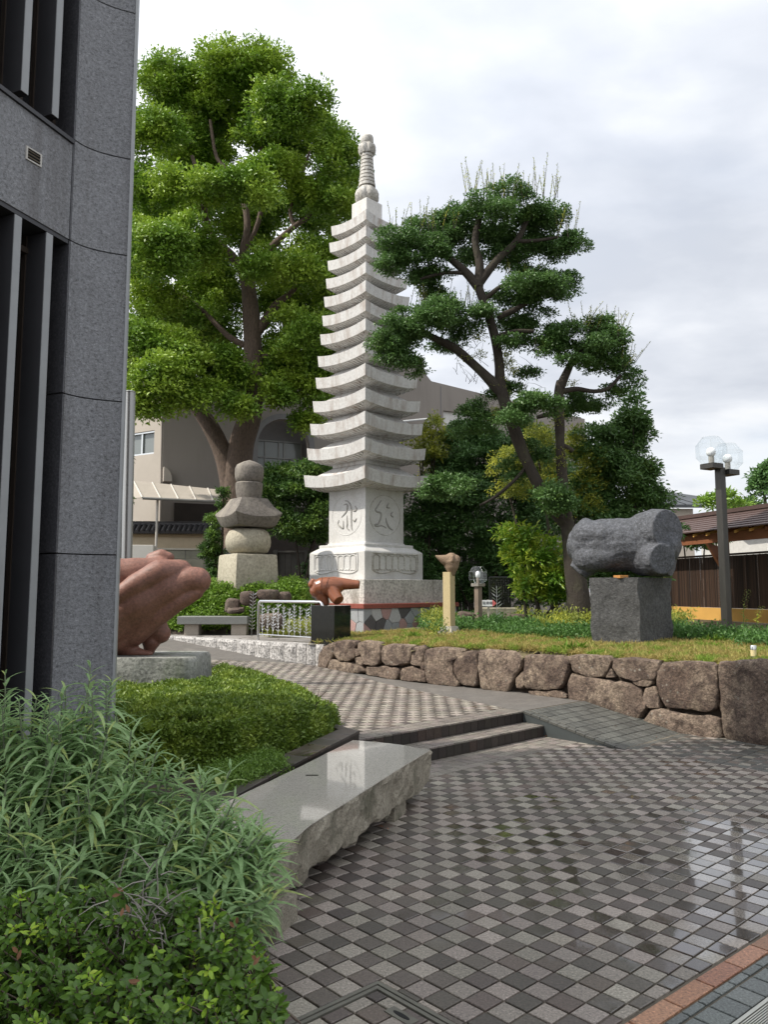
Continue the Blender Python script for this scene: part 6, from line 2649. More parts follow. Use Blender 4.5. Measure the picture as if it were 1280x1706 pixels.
MB().hexa([(bl0.x, bl0.y - 0.10, zt_b - 0.028), (bl1.x, bl1.y - 0.10, zt_b - 0.028), (bl1.x, bl1.y + 0.10, zt_b - 0.028), (bl0.x, bl0.y + 0.10, zt_b - 0.028), (bl0.x, bl0.y - 0.10, zt_b + 0.03), (bl1.x, bl1.y - 0.10, zt_b + 0.03), (bl1.x, bl1.y + 0.10, zt_b + 0.03), (bl0.x, bl0.y + 0.10, zt_b + 0.03)]).build('coping', m_plain('block_cap', (0.33, 0.31, 0.26), 0.85), bw)
wb0 = atY(235, 925, 23.5)
wp = thing('white_wall_pier', 'short white plastered wall pier behind the red sculpture', 'wall', (wb0.x, 23.5, 0.86))
MB().box((wb0.x, 23.8, (0.8 + atY(235, 908, 23.5).z) / 2), (0.62, 0.7, atY(235, 908, 23.5).z - 0.8), 0.15, 0.008).build('plaster_block', m_plain('white_plaster', (0.66, 0.63, 0.57), 0.85, var=0.05), wp)

# ---------------------------------------------------------------- dark board fence behind the pagoda
bf = thing('board_fence', 'dark weathered board fence with posts behind the pagoda and shrubs', 'fence', atY(500, 960, 26))
M_DB = m_plain('recess_shade2', (0.075, 0.07, 0.06), 0.85, var=0.3, scale=4, bump=0.2)
f0, f1 = atY(455, 925, 27.0), atY(840, 925, 27.0)
zt_f = atY(480, 921, 27).z
nbd = 38
for k in range(nbd):
    c = f0.lerp(f1, (k + 0.5) / nbd)
    wdt = (f1.x - f0.x) / nbd
    MB().box((c.x, c.y, (0.8 + zt_f) / 2), (wdt - 0.02, 0.03, zt_f - 0.8), 0).build('board', M_DB, bf, loc=(c.x, c.y, 1.5))
    if k % 5 == 0:
        MB().box((c.x, c.y - 0.08, (0.8 + zt_f + 0.1) / 2), (0.11, 0.11, zt_f + 0.1 - 0.8), 0).build('post', M_DB, bf, loc=(c.x, c.y, 1.5))
MB().box(((f0.x + f1.x) / 2, f0.y - 0.03, zt_f + 0.04), (f1.x - f0.x, 0.16, 0.06), 0).build('cap_rail', M_DB, bf)

# ================================================================ ROOFED BAMBOO FENCE ON THE RIGHT
F0, F1 = atY(1118, 1034, 24.2), atY(1282, 1040, 20.2)
F0.z = F1.z = 0
fd = (F1 - F0).normalized()
fn = Vector((fd.y, -fd.x, 0))
fn = fn if fn.x < 0 else -fn
rf = thing('roofed_fence', 'roofed garden fence of dark bamboo canes with orange timber beams', 'fence', (F1.x, F1.y, 1.1))
M_BEAM = m_plain('orange_timber', (0.215, 0.082, 0.036), 0.6, var=0.25, scale=3)
M_YEL = m_plain('yellow_board', (0.56, 0.32, 0.085), 0.6, var=0.12, scale=2)
t = NT('bamboo')
rnd = t.geo.outputs['Random Per Island']
t.col(t.mix(rnd, (0.018, 0.011, 0.008), (0.075, 0.042, 0.026)))
t.set(Roughness=0.5)
M_BAM = t.m
t = NT('roof_sheet')
t.col(t.mix(t.noise(2, 4, 0.6), (0.085, 0.055, 0.05), (0.13, 0.09, 0.082)))
t.set(Roughness=0.45, Metallic=0.2)
M_RS = t.m
LA, LB = -2.0, 9.0


def ff(s, o, z):
    p = F0 + fd * s + fn * o
    return Vector((p.x, p.y, z))


def fbx(mb, s0, s1, o0, o1, z0, z1):
    return mb.hexa([ff(s0, o0, z0), ff(s1, o0, z0), ff(s1, o1, z0), ff(s0, o1, z0), ff(s0, o0, z1), ff(s1, o0, z1), ff(s1, o1, z1), ff(s0, o1, z1)])


ZE, ZR = 3.72, 4.16
for k in range(4):
    s = -0.1 + k * 2.72
    fbx(MB(), s - 0.08, s + 0.08, -0.08, 0.08, 0.9, 3.5).build('post', M_BEAM, rf)
    mb = MB()
    mb.hexa([ff(s - 0.05, 0.081, 2.55), ff(s + 0.05, 0.081, 2.55), ff(s + 0.05, 0.10, 2.5), ff(s - 0.05, 0.10, 2.5), ff(s - 0.05, 0.081, 3.2), ff(s + 0.05, 0.081, 3.2), ff(s + 0.05, 0.62, 3.3), ff(s - 0.05, 0.62, 3.3)])
    mb.build('bracket', M_BEAM, rf)
fbx(MB(), LA, LB, -0.07, 0.07, 3.5, 3.72).build('top_beam', M_BEAM, rf)
fbx(MB(), LA, LB, 0.50, 0.62, 3.30, 3.56).build('eave_beam', M_BEAM, rf)
for k in range(20):
    s = LA + 0.3 + k * 0.56
    MB().hexa([ff(s - 0.03, 0.3, 3.62), ff(s + 0.03, 0.3, 3.62), ff(s + 0.03, 0.72, 3.50), ff(s - 0.03, 0.72, 3.50), ff(s - 0.03, 0.3, 3.70), ff(s + 0.03, 0.3, 3.70), ff(s + 0.03, 0.72, 3.58), ff(s - 0.03, 0.72, 3.58)]).build('rafter', M_YEL if k % 3 else M_BEAM, rf)
# roof in stepped courses
for side in (1, -1):
    for k in range(8):
        a, b = k / 8, (k + 1) / 8
        o0, o1 = 0.80 * (1 - a) * side, 0.80 * (1 - b) * side
        z0, z1 = ZE - 0.10 + (ZR - ZE + 0.10) * a, ZE - 0.10 + (ZR - ZE + 0.10) * b
        m2 = MB()
        m2.hexa([ff(LA, o0, z0), ff(LB, o0, z0), ff(LB, o1, z1), ff(LA, o1, z1), ff(LA, o0, z0 + 0.035), ff(LB, o0, z0 + 0.035), ff(LB, o1, z1 + 0.012), ff(LA, o1, z1 + 0.012)])
        m2.build('roof_course', M_RS, rf)
fbx(MB(), LA, LB, -0.12, 0.12, ZR - 0.02, ZR + 0.09).build('ridge_cap', M_RS, rf)
fbx(MB(), LA, LB, -0.02, 0.02, 2.965, 3.02).build('screen_rail', M_BAM, rf)
mb = MB()
ss = LA
while ss < LB:
    w = random.uniform(0.022, 0.034)
    p = ff(ss + w / 2, random.uniform(0, 0.012), 0)
    mb.tube([(p.x, p.y, 1.50), (p.x, p.y, 2.96 + random.uniform(-0.01, 0.0))], w / 2, 6)
    ss += w + 0.003
mb.build('bamboo_canes', M_BAM, rf, kind='stuff')
for k in range(7):
    s0 = LA + k * 1.6
    fbx(MB(), s0, s0 + 1.592, -0.025, 0.035, 1.14, 1.495).build('lower_board', M_YEL, rf)

# ---------------------------------------------------------------- houses far on the right
hb_ = thing('far_house', 'distant house with a dark pitched roof seen past the shrubs', 'house', atY(1140, 845, 46))
r0, r1, r2, r3 = atY(1098, 846, 46), atY(1172, 846, 46), atY(1168, 832, 49), atY(1098, 822, 49)
MB().hexa([r0, r1, r2, r3, r0 + Vector((0, 0, 0.2)), r1 + Vector((0, 0, 0.2)), r2 + Vector((0, 0, 0.2)), r3 + Vector((0, 0, 0.2))]).build('roof', m_plain('slate_roof', (0.045, 0.05, 0.055), 0.5, var=0.15), hb_)
MB().box(((r0.x + r1.x) / 2, 48, (r0.z) / 2 + 0.0), (r1.x - r0.x - 0.8, 3, r0.z), 0).build('wall', M_BEIGE, hb_)
hw_ = thing('pale_house', 'pale house wall seen through the gap above the bamboo screen', 'house', atY(1260, 905, 33))
c0_, c1_ = atY(1232, 880, 33), atY(1420, 880, 30)
MB().hexa([(c0_.x, c0_.y, 0), (c1_.x, c1_.y, 0), (c1_.x, c1_.y + 4, 0), (c0_.x, c0_.y + 4, 0), (c0_.x, c0_.y, 4.6), (c1_.x, c1_.y, 4.6), (c1_.x, c1_.y + 4, 4.6), (c0_.x, c0_.y + 4, 4.6)]).build('wall', m_plain('pale_wall', (0.52, 0.51, 0.48), 0.8), hw_)
MB().loft([[(c0_.x - 0.3, c0_.y - 0.4, 4.602), (c1_.x, c1_.y - 0.4, 4.602), (c1_.x, c1_.y + 4.4, 4.602), (c0_.x - 0.3, c0_.y + 4.4, 4.602)], [(c0_.x + 1.6, c0_.y + 1.8, 5.75), (c1_.x, c1_.y + 1.8, 5.75), (c1_.x, c1_.y + 2.2, 5.75), (c0_.x + 1.6, c0_.y + 2.2, 5.75)]]).build('roof', M_RS, hw_)

pl_ = thing('power_line', 'thin black overhead wires sloping down behind the shrubs on the right', 'wire', atY(1130, 815, 44))
for dx, dy in ((0, 0), (6, 9)):
    a, b = atY(1040, 775 + dy, 44), atY(1185, 842 + dy * 0.5, 47)
    MB().tube([a.lerp(b, k / 10) + Vector((0, 0, -0.5 * (1 - (2 * k / 10 - 1) ** 2))) for k in range(11)], 0.018, 5).build('cable', M_BLACK, pl_)
# ================================================================ PLANTS
M_CAMPH = m_leaf('camphor_leaf', (0.095, 0.188, 0.020), (0.180, 0.305, 0.034), 0.18, 0.42, 0.40, (0.28, 0.40, 0.046), 0.50)
M_DARKL = m_leaf('dark_glossy_leaf', (0.054, 0.124, 0.037), (0.108, 0.202, 0.058), 0.2, 0.36, 0.9)
M_PADL = m_leaf('pruned_leaf', (0.060, 0.128, 0.036), (0.118, 0.212, 0.058), 0.22, 0.38, 0.9, (0.12, 0.19, 0.035), 0.66)
M_BRIGHT = m_leaf('bright_leaf', (0.095, 0.205, 0.022), (0.19, 0.34, 0.04), 0.3, 0.34, 1.6, (0.38, 0.46, 0.05), 0.52)
M_YELG = m_leaf('yellow_green_leaf', (0.14, 0.185, 0.034), (0.27, 0.30, 0.055), 0.35, 0.5, 1.4, (0.42, 0.43, 0.06), 0.54)
M_MID = m_leaf('mid_green_leaf', (0.038, 0.090, 0.020), (0.085, 0.16, 0.035), 0.25, 0.45, 1.0, (0.16, 0.26, 0.045), 0.58)
M_COVER = m_leaf('cover_leaf', (0.10, 0.20, 0.022), (0.20, 0.32, 0.04), 0.3, 0.5, 1.0, (0.26, 0.33, 0.07), 0.6)
M_WEED = m_leaf('weed_leaf', (0.050, 0.125, 0.030), (0.10, 0.20, 0.045), 0.3, 0.5, 1.2)
M_HEDGE = m_leaf('hedge_leaf', (0.078, 0.138, 0.018), (0.148, 0.222, 0.030), 0.15, 0.42, 2.0, (0.215, 0.290, 0.040), 0.53)
M_MOUND = m_leaf('low_cover_leaf', (0.085, 0.165, 0.025), (0.16, 0.26, 0.04), 0.2, 0.5, 3.0)
M_GRASS = m_leaf('dry_grass', (0.33, 0.30, 0.09), (0.54, 0.44, 0.18), 0.3, 0.7, 1.6, (0.25, 0.36, 0.06), 0.53)
t = NT('bark')
a = t.mix(t.noise(3, 5, 0.65, stretch=(1, 1, 0.3)), (0.075, 0.052, 0.038), (0.165, 0.118, 0.088))
a = t.mix(1.0, a, t.ramp(t.noise(22, 5, 0.7, stretch=(1, 1, 0.35)), [(0.3, 0.55), (0.5, 1.0), (0.7, 1.3)]), 'MULTIPLY')
t.col(a)
t.set(Roughness=0.9)
t.bump(t.noise(20, 6, 0.7, stretch=(1, 1, 0.3)), 0.9, 0.05)
M_BARK = t.m
t = NT('dark_bark')
a = t.mix(t.noise(6, 5, 0.65, stretch=(1, 1, 0.3)), (0.020, 0.015, 0.011), (0.058, 0.045, 0.033))
a = t.mix(t.ramp(t.noise(2.5, 4, 0.6), [(0.5, 0.0), (0.7, 0.5)]), a, (0.085, 0.085, 0.045))
t.col(a)
t.set(Roughness=0.9)
t.bump(t.noise(26, 6, 0.7, stretch=(1, 1, 0.35)), 0.9, 0.04)
M_BARK2 = t.m


def clumps_px(L, Y, spread=0.0, depthf=0.85, seed=1):
    rr = random.Random(seed)
    res = []
    for e in L:
        cx, cy, rx, ry = e[:4]
        y = Y + (e[4] if len(e) > 4 else rr.uniform(-spread, spread))
        c = atY(cx, cy, y)
        k = pxm(y, c.z)
        res.append((tuple(c), (rx * k, (rx + ry) / 2 * k * depthf, ry * k)))
    return res


def split(clumps, n, size, seed=1, low=-0.25, zf=0.85):
    """every clump becomes several smaller tufts set on its outside, uneven in size"""
    rr = random.Random(seed)
    res = []
    for c, r in clumps:
        for _ in range(n):
            while True:
                d = Vector((rr.gauss(0, 1), rr.gauss(0, 1), rr.gauss(0, 1))).normalized()
                if d.z > low:
                    break
            k = rr.uniform(0.45, 1.0)
            s = size * rr.uniform(0.65, 1.3)
            res.append(((c[0] + d.x * r[0] * k, c[1] + d.y * r[1] * k, c[2] + d.z * r[2] * k), (r[0] * s, r[1] * s, r[2] * s * zf)))
    return res


def crown(parent, clumps, mat, name='crown', **k):
    org = ORG[parent.name]
    me = crown_mesh(name, clumps, mat, org=org, **k)
    o = put(name, me, parent, org)
    o['kind'] = 'stuff'
    return o


def P(L, Y):
    """photo points with a distance each -> limb points"""
    return [atY(e[0], e[1], Y + (e[2] if len(e) > 2 else 0)) for e in L]


# ---------------------------------------------------------------- camphor tree
CY = 27.0
base = atY(396, 975, CY)
camph = thing('camphor_tree', 'huge broad leafed tree with bright green domed crown behind the stone stupa', 'tree', base)
kk = pxm(CY, 6)
mb = MB()
limb(mb, P([(398, 985), (396, 900), (394, 830), (396, 780), (404, 735), (417, 690), (422, 620), (420, 553), (414, 482), (404, 440)], CY), 29 * kk, 11 * kk, 16, 0.03)
limb(mb, P([(397, 960), (388, 840), (376, 770), (352, 715), (322, 672), (285, 640, -1), (255, 620, -2)], CY), 22 * kk, 6 * kk, 14, 0.03)
limb(mb, P([(404, 450), (385, 425), (362, 405), (345, 372), (335, 320, -1), (320, 260, -1)], CY), 9 * kk, 3 * kk, 10)
limb(mb, P([(408, 465), (404, 425), (412, 380), (405, 330), (385, 290), (361, 262), (350, 200)], CY), 8 * kk, 2.5 * kk, 10)
limb(mb, P([(424, 560), (445, 530), (462, 505), (482, 490), (500, 470)], CY), 9 * kk, 4 * kk, 10)
limb(mb, P([(412, 478), (440, 425), (462, 402), (492, 376), (516, 358), (540, 320)], CY), 7 * kk, 3 * kk, 10)
limb(mb, P([(492, 380), (484, 350), (500, 300), (520, 240)], CY), 4 * kk, 2 * kk, 8)
limb(mb, P([(422, 600), (470, 585), (510, 570), (545, 550)], CY), 6 * kk, 2.5 * kk, 8)
limb(mb, P([(420, 580), (380, 560), (330, 510), (280, 480)], CY), 6 * kk, 2.5 * kk, 8)
limb(mb, P([(404, 425), (430, 370), (440, 300), (430, 220), (400, 130)], CY), 5 * kk, 2 * kk, 8)
mb.build('trunk', M_BARK, camph, smooth=60)
CC = [(395, 105, 50, 40), (350, 138, 45, 38), (440, 140, 45, 42), (278, 148, 40, 42), (318, 172, 45, 36), (470, 190, 36, 42), (518, 180, 32, 34), (545, 215, 36, 30),
      (400, 190, 55, 40, 2), (262, 228, 45, 30, -1.5), (234, 215, 22, 26), (305, 240, 45, 36, 1), (360, 255, 45, 34, 2), (560, 262, 36, 36), (572, 300, 24, 36),
      (500, 250, 45, 36, 1), (450, 235, 40, 32, 0), (440, 270, 46, 26, -1.5), (280, 312, 48, 28, -2), (385, 300, 56, 32, -3), (425, 318, 38, 34, -3), (345, 322, 36, 26, -2),
      (235, 330, 32, 44, -1), (550, 328, 42, 36, -1), (505, 315, 36, 30, 0), (580, 345, 18, 32), (285, 398, 52, 36, -3), (240, 420, 36, 42, -2), (272, 436, 48, 28, -3), (330, 425, 34, 36, -1),
      (222, 380, 22, 36), (450, 442, 38, 28, -2), (522, 418, 42, 32, 0), (500, 458, 36, 34, -1), (545, 470, 32, 46, 1), (235, 500, 36, 36, -1), (290, 508, 46, 36, 0), (338, 540, 36, 36, 1),
      (228, 470, 26, 28), (500, 558, 46, 40, -1), (482, 615, 42, 44, 0), (542, 590, 34, 55, 1), (530, 648, 30, 40, 0), (562, 520, 26, 46, 1), (240, 588, 42, 36, -2), (300, 598, 55, 36, -2),
      (270, 638, 52, 36, -3), (352, 618, 50, 36, -1), (330, 668, 46, 26, -2), (388, 640, 34, 34, -1), (252, 678, 42, 22, -3), (208, 620, 18, 55), (398, 678, 22, 18, -2), (478, 640, 32, 30, 0), (512, 700, 18, 16, 0), (460, 655, 14, 20, -1),
      (350, 480, 30, 30, 2), (460, 350, 30, 26, 2), (310, 370, 40, 30, 2), (575, 420, 20, 50, 2),
      (400, 380, 55, 40, 3), (350, 330, 55, 45, 3), (462, 490, 40, 50, 3.5), (370, 500, 50, 50, 3.5), (340, 450, 36, 40, 3), (435, 340, 55, 40, 3), (320, 560, 55, 45, 3), (385, 590, 36, 45, 3.5), (480, 550, 36, 36, 3.5), (530, 365, 30, 30, 2.5), (300, 280, 50, 45, 3), (250, 370, 40, 45, 2.5), (262, 550, 46, 36, 3), (440, 170, 55, 36, 2.5), (345, 205, 55, 36, 2.5), (440, 600, 30, 30, 3), (500, 505, 36, 30, 3)]
CC = [(e[0], e[1] + 8) + tuple(e[2:]) for e in CC]
crown(camph, split(clumps_px(CC, CY, 2.2, 0.95, 3), 9, 0.52, 8, -0.8, 1.15), M_CAMPH, leaf=0.14, per_m2=0.95, sub_r=0.42, per_sub=45, low=-0.45, inner=0.15, aspect=0.5, up=0.3, jitter=0.4, flat=0.75)

# ---------------------------------------------------------------- cloud pruned tree with two stems
TYc = 17.6
tb_ = Vector(atz(966, 1045, 1.05))
cp = thing('cloud_pruned_tree', 'old dark tree pruned into rounded leaf pads with two crooked stems', 'tree', (tb_.x, TYc, 1.05))
k2 = pxm(TYc, 5)
mb = MB()
limb(mb, P([(968, 1055), (962, 990), (954, 920), (944, 860)], TYc), 23 * k2, 11 * k2, 14, 0.08)
limb(mb, P([(948, 880), (940, 815), (934, 760), (932, 705), (931, 660), (935, 636)], TYc), 9.5 * k2, 7 * k2, 12, 0.1)
limb(mb, P([(946, 875), (915, 835), (888, 790), (868, 742), (848, 690), (836, 648), (832, 600), (822, 550), (806, 505), (795, 472)], TYc), 11.5 * k2, 7.5 * k2, 12, 0.1)
for L_, a_, b_ in (
        ([(838, 655), (812, 628), (786, 604), (758, 580), (730, 566), (700, 556), (665, 570)], 10, 4),
        ([(797, 478), (775, 452), (745, 428), (710, 412), (675, 415)], 9, 3),
        ([(797, 478), (800, 440), (792, 400), (800, 360), (805, 335)], 9, 3),
        ([(800, 470), (830, 432), (862, 400), (880, 365), (905, 345)], 8, 3),
        ([(806, 500), (840, 475), (880, 470), (915, 470)], 5, 2),
        ([(830, 528), (858, 516), (885, 500), (905, 488)], 6, 3),
        ([(832, 560), (860, 552), (890, 552)], 5, 3),
        ([(862, 402), (900, 400), (930, 395)], 4, 2),
        ([(780, 455), (740, 455), (700, 465)], 4, 2),
        ([(934, 645), (948, 615), (958, 595), (980, 575)], 8, 3),
        ([(938, 652), (962, 648), (990, 652), (1015, 646), (1035, 625)], 5, 3),
        ([(880, 775), (858, 800), (828, 826), (800, 842)], 3.5, 2),
        ([(934, 742), (945, 746), (955, 752)], 6, 4),
        ([(932, 690), (915, 690), (895, 695)], 5, 3)):
    limb(mb, P(L_, TYc), a_ * k2, b_ * k2, 8, 0.08)
mb.build('trunk', M_BARK2, cp, smooth=60)
PADS = [(682, 402, 52, 38, -0.3), (722, 375, 50, 32, 0.4), (655, 432, 30, 26, -0.4), (700, 445, 42, 22, 0), (765, 355, 40, 30, 0.6), (808, 338, 44, 30, -0.4), (860, 350, 54, 40, 0), (905, 375, 40, 36, 0.4), (940, 405, 30, 32, 0.2), (905, 410, 40, 24, 0.5),
        (820, 385, 42, 30, 0.6), (775, 395, 34, 28, 0.8), (860, 400, 40, 28, 0.8), (720, 478, 32, 22, 0.4), (690, 465, 26, 18, 0.2), (885, 478, 46, 30, -0.5), (925, 470, 34, 26, 0.3), (910, 505, 40, 20, 0), (870, 495, 26, 22, 0),
        (700, 530, 56, 34, -0.6), (745, 525, 44, 34, -0.2), (660, 572, 44, 34, -0.5), (690, 565, 44, 30, -0.3), (775, 550, 30, 30, 0), (640, 595, 28, 24, -0.5), (680, 618, 22, 22, -0.5), (660, 545, 36, 26, -0.7),
        (890, 555, 38, 26, 0.6), (860, 540, 26, 20, 0.5), (910, 580, 26, 18, 0.5), (865, 575, 20, 16, 0.5),
        (975, 570, 50, 32, -0.2), (935, 580, 34, 26, 0.1), (1010, 590, 40, 36, 0.2), (1015, 560, 30, 24, 0), (1035, 625, 22, 30, 0.2), (985, 610, 40, 24, 0.2), (1005, 545, 24, 18, 0), (1030, 650, 22, 14, 0.3),
        (885, 690, 42, 30, -0.8), (905, 675, 30, 20, -0.8), (860, 700, 26, 20, -0.7), (815, 690, 36, 26, 0.3), (790, 715, 40, 30, 0.3), (912, 845, 40, 30, -0.5), (930, 825, 28, 24, -0.4), (760, 815, 38, 28, -0.2), (730, 820, 30, 22, -0.1), (990, 690, 48, 28, 0.8),
        (845, 575, 22, 16, -0.4), (800, 520, 26, 18, -0.4), (835, 500, 26, 18, 0.5), (850, 650, 20, 18, 0.4), (825, 660, 22, 14, 0.5), (790, 430, 34, 18, 0.7), (840, 430, 34, 20, 0.6), (870, 450, 26, 16, 0.5), (955, 600, 24, 16, -0.4), (740, 580, 30, 14, 0.3), (880, 620, 18, 10, 0.4), (890, 760, 30, 24, 0.4), (860, 790, 30, 22, 0.5), (940, 690, 16, 20, 0.5), (960, 660, 20, 12, 0.6)]
PADS = [(e[0] + (8 if e[0] < 720 else 0), e[1] + (12 if e[1] < 420 else 4)) + tuple(e[2:]) for e in PADS]
crown(cp, split(clumps_px(PADS, TYc, 0.4, 0.95, 5), 6, 0.50, 9, -0.5), M_PADL, leaf=0.068, per_m2=1.0, sub_r=0.17, per_sub=30, low=-0.6, inner=0.2, aspect=0.52, up=0.7, jitter=0.25)
SPR = [(838, 600, 12, 20), (832, 642, 12, 18), (802, 592, 10, 8), (850, 612, 14, 12), (815, 520, 10, 12), (872, 765, 12, 18), (934, 770, 8, 26), (800, 562, 12, 8), (780, 598, 8, 6), (845, 672, 10, 14), (930, 700, 8, 16), (955, 640, 12, 5), (940, 870, 12, 14), (825, 690, 12, 14)]
spo = crown(cp, clumps_px(SPR, TYc, 0.15, 1.0, 6), M_YELG, 'trunk_sprouts', leaf=0.05, per_m2=0.7, sub_r=0.12, per_sub=14, low=-0.9, inner=0.5, aspect=0.45)
# young upright shoots over the pads
mb = MB()
bs_, ax_, nr2, ln2 = [], [], [], []
rr = random.Random(11)
tops = [(x, 400 - 60 + abs(x - 700) * 0.1) for x in range(650, 720, 7)]
SH = [(rr.uniform(650, 760), 372, 45) for _ in range(22)] + [(rr.uniform(775, 930), 325, 62) for _ in range(46)] + [(rr.uniform(925, 965), 385, 60) for _ in range(10)] + [(rr.uniform(950, 1040), 550, 55) for _ in range(26)] + [(rr.uniform(680, 790), 505, 40) for _ in range(24)] + [(rr.uniform(1030, 1062), 600, 40) for _ in range(12)] + [(rr.uniform(840, 900), 450, 30) for _ in range(14)]
for x, y, h in SH:
    Yd = TYc + rr.uniform(-0.6, 0.6)
    p0 = atY(x, y + rr.uniform(0, 22), Yd)
    hh = h * k2 * rr.uniform(0.6, 1.25)
    lean = Vector((rr.uniform(-0.18, 0.28) + (0.5 if x > 925 and y > 540 and rr.random() < 0.4 else 0), rr.uniform(-0.2, 0.2), 1)).normalized()
    p1 = p0 + lean * hh
    mb.tube([p0, p0.lerp(p1, 0.5) + Vector((rr.uniform(-0.02, 0.02), 0, 0)), p1], [0.007, 0.005, 0.003], 4)
    nlf = int(hh / 0.035)
    for i in range(nlf):
        f = 0.25 + 0.75 * i / max(1, nlf)
        b = p0.lerp(p1, f)
        a = rr.uniform(0, 6.28)
        bs_.append(tuple(b))
        ax_.append((math.cos(a), math.sin(a), 0.8))
        nr2.append((rr.uniform(-.3, .3), rr.uniform(-.3, .3), 1))
        ln2.append(rr.uniform(0.035, 0.06))
sh = mb.build('shoots', M_BARK2, cp, kind='stuff')
me = leaves_mesh('shoot_leaves', np.array(bs_), np.array(ax_), np.array(nr2), np.array(ln2), np.array(ln2) * 0.42, M_YELG, tuple(ORG[cp.name]))
so_ = put('shoot_leaves', me, sh, ORG[cp.name])
so_['kind'] = 'stuff'
# bare fine twigs hanging round the stems
mb = MB()
for _ in range(60):
    x, y = rr.choice([(rr.uniform(850, 925), rr.uniform(585, 660)), (rr.uniform(790, 850), rr.uniform(560, 700)), (rr.uniform(755, 800), rr.uniform(580, 640))])
    p0 = atY(x, y, TYc + rr.uniform(-0.3, 0.3))
    d = Vector((rr.uniform(-1, 1), rr.uniform(-0.5, 0.5), rr.uniform(0.2, 1.4))).normalized() * rr.uniform(0.2, 0.5)
    mb.tube([p0, p0 + d * 0.5 + Vector((0, 0, 0.03)), p0 + d], [0.006, 0.004, 0.002], 4)
mb.build('bare_twigs', M_BARK2, cp, kind='stuff')


# ---------------------------------------------------------------- shrubs
def shrub(name, label, cat, L, Y, mat, leaf, sub_r, per_sub, per_m2=0.85, aspect=0.4, spread=0.4, low=-0.6, up=0.5, stems=3, zg=1.0, seed=1, depthf=0.95, jitter=0.3, inner=0.25):
    c0 = clumps_px(L, Y, spread, depthf, seed)
    mx = sum(c[0][0] for c in c0) / len(c0)
    t_ = thing(name, label, cat, (mx, Y, zg))
    crown(t_, split(c0, 4, 0.62, seed + 20, -0.5), mat, 'foliage', leaf=leaf, per_m2=per_m2, sub_r=sub_r, per_sub=per_sub, low=low, inner=inner, aspect=aspect, up=up, jitter=jitter)
    mb = MB()
    rr = random.Random(seed)
    order = sorted(c0, key=lambda c: c[0][2])
    for i in range(stems):
        tgt = Vector(order[int(i * (len(order) - 1) / max(1, stems - 1))][0]) if stems > 1 else Vector(order[-1][0])
        b = Vector((mx + rr.uniform(-0.25, 0.25), Y + rr.uniform(-0.1, 0.1), zg - 0.05))
        limb(mb, [b, b.lerp(tgt, 0.5) + Vector((rr.uniform(-.1, .1), 0, 0.1)), tgt], 0.05, 0.02, 7)
    mb.build('stems', M_BARK2, t_)
    return t_


shrub('evergreen_shrub', 'large dark evergreen shrub filling the space between pagoda and pruned tree', 'shrub',
      [(765, 760, 52, 40), (735, 790, 40, 36), (700, 830, 36, 40), (790, 845, 52, 44), (722, 905, 48, 46), (790, 915, 55, 52), (850, 900, 44, 46), (695, 950, 32, 44), (830, 965, 50, 36), (740, 965, 46, 36), (850, 830, 40, 40), (800, 800, 50, 40), (820, 740, 34, 30), (690, 880, 30, 40), (880, 850, 40, 50), (770, 1000, 60, 24), (870, 990, 50, 30), (862, 765, 44, 36), (905, 810, 46, 46), (890, 730, 36, 26), (920, 880, 40, 50)],
      24.6, M_DARKL, 0.125, 0.34, 60, 0.9, 0.36, 0.5, stems=4, seed=2)
shrub('bright_shrub', 'bright glossy leaved shrub left of the pruned tree base behind the garden lamp', 'shrub',
      [(856, 892, 30, 22), (886, 915, 36, 26), (915, 925, 34, 30), (876, 950, 34, 34), (905, 965, 44, 34), (935, 960, 26, 34), (868, 925, 22, 22), (900, 1000, 40, 22), (935, 1005, 20, 22)],
      18.4, M_BRIGHT, 0.15, 0.22, 20, 0.7, 0.30, 0.3, stems=5, seed=3, inner=0.12)
shrub('yellow_green_shrub', 'loose yellow green bush glowing between the two stems of the pruned tree', 'shrub',
      [(893, 735, 26, 30), (905, 770, 30, 34), (858, 770, 26, 30), (840, 790, 24, 26), (905, 815, 30, 30), (955, 740, 20, 34), (962, 785, 28, 34), (985, 825, 36, 30), (965, 850, 30, 26), (860, 820, 40, 30)],
      19.4, M_YELG, 0.085, 0.22, 26, 0.6, 0.36, 0.3, stems=3, seed=4, inner=0.15)
shrub('leafy_shrub', 'tall rounded green shrub right of the pruned tree above the black torso', 'shrub',
      [(1010, 745, 46, 30), (1040, 735, 34, 34), (1000, 770, 44, 26), (1040, 775, 40, 30), (1058, 795, 28, 26), (1035, 830, 50, 26), (1000, 845, 40, 26), (1060, 840, 36, 24), (1055, 700, 18, 30), (1068, 745, 18, 30), (1078, 790, 14, 20), (1020, 800, 44, 30), (990, 880, 60, 40), (1050, 890, 60, 40), (1020, 940, 70, 30), (1000, 965, 50, 24), (1060, 968, 50, 24), (1090, 850, 16, 20)],
      19.8, M_PADL, 0.11, 0.26, 50, 0.9, 0.4, 0.4, stems=4, seed=6)
shrub('shoot_shrub', 'slender yellow green shrub sprouting up right of the pagoda roofs', 'shrub',
      [(722, 722, 16, 24), (706, 738, 16, 18), (738, 735, 18, 16), (725, 755, 30, 20), (700, 770, 30, 30)], 24.5, M_YELG, 0.15, 0.25, 18, 0.5, 0.28, 0.3, stems=4, seed=7)
shrub('rounded_shrub', 'dense mid green shrub between the stone stupa and the pagoda', 'shrub',
      [(456, 798, 22, 22), (480, 815, 34, 30), (520, 798, 30, 24), (500, 845, 44, 42), (470, 870, 34, 34), (535, 855, 30, 46), (522, 900, 34, 22), (450, 835, 22, 30), (550, 790, 30, 20), (490, 895, 36, 20)],
      24.8, M_MID, 0.125, 0.32, 55, 0.8, 0.4, 0.4, stems=4, seed=8)
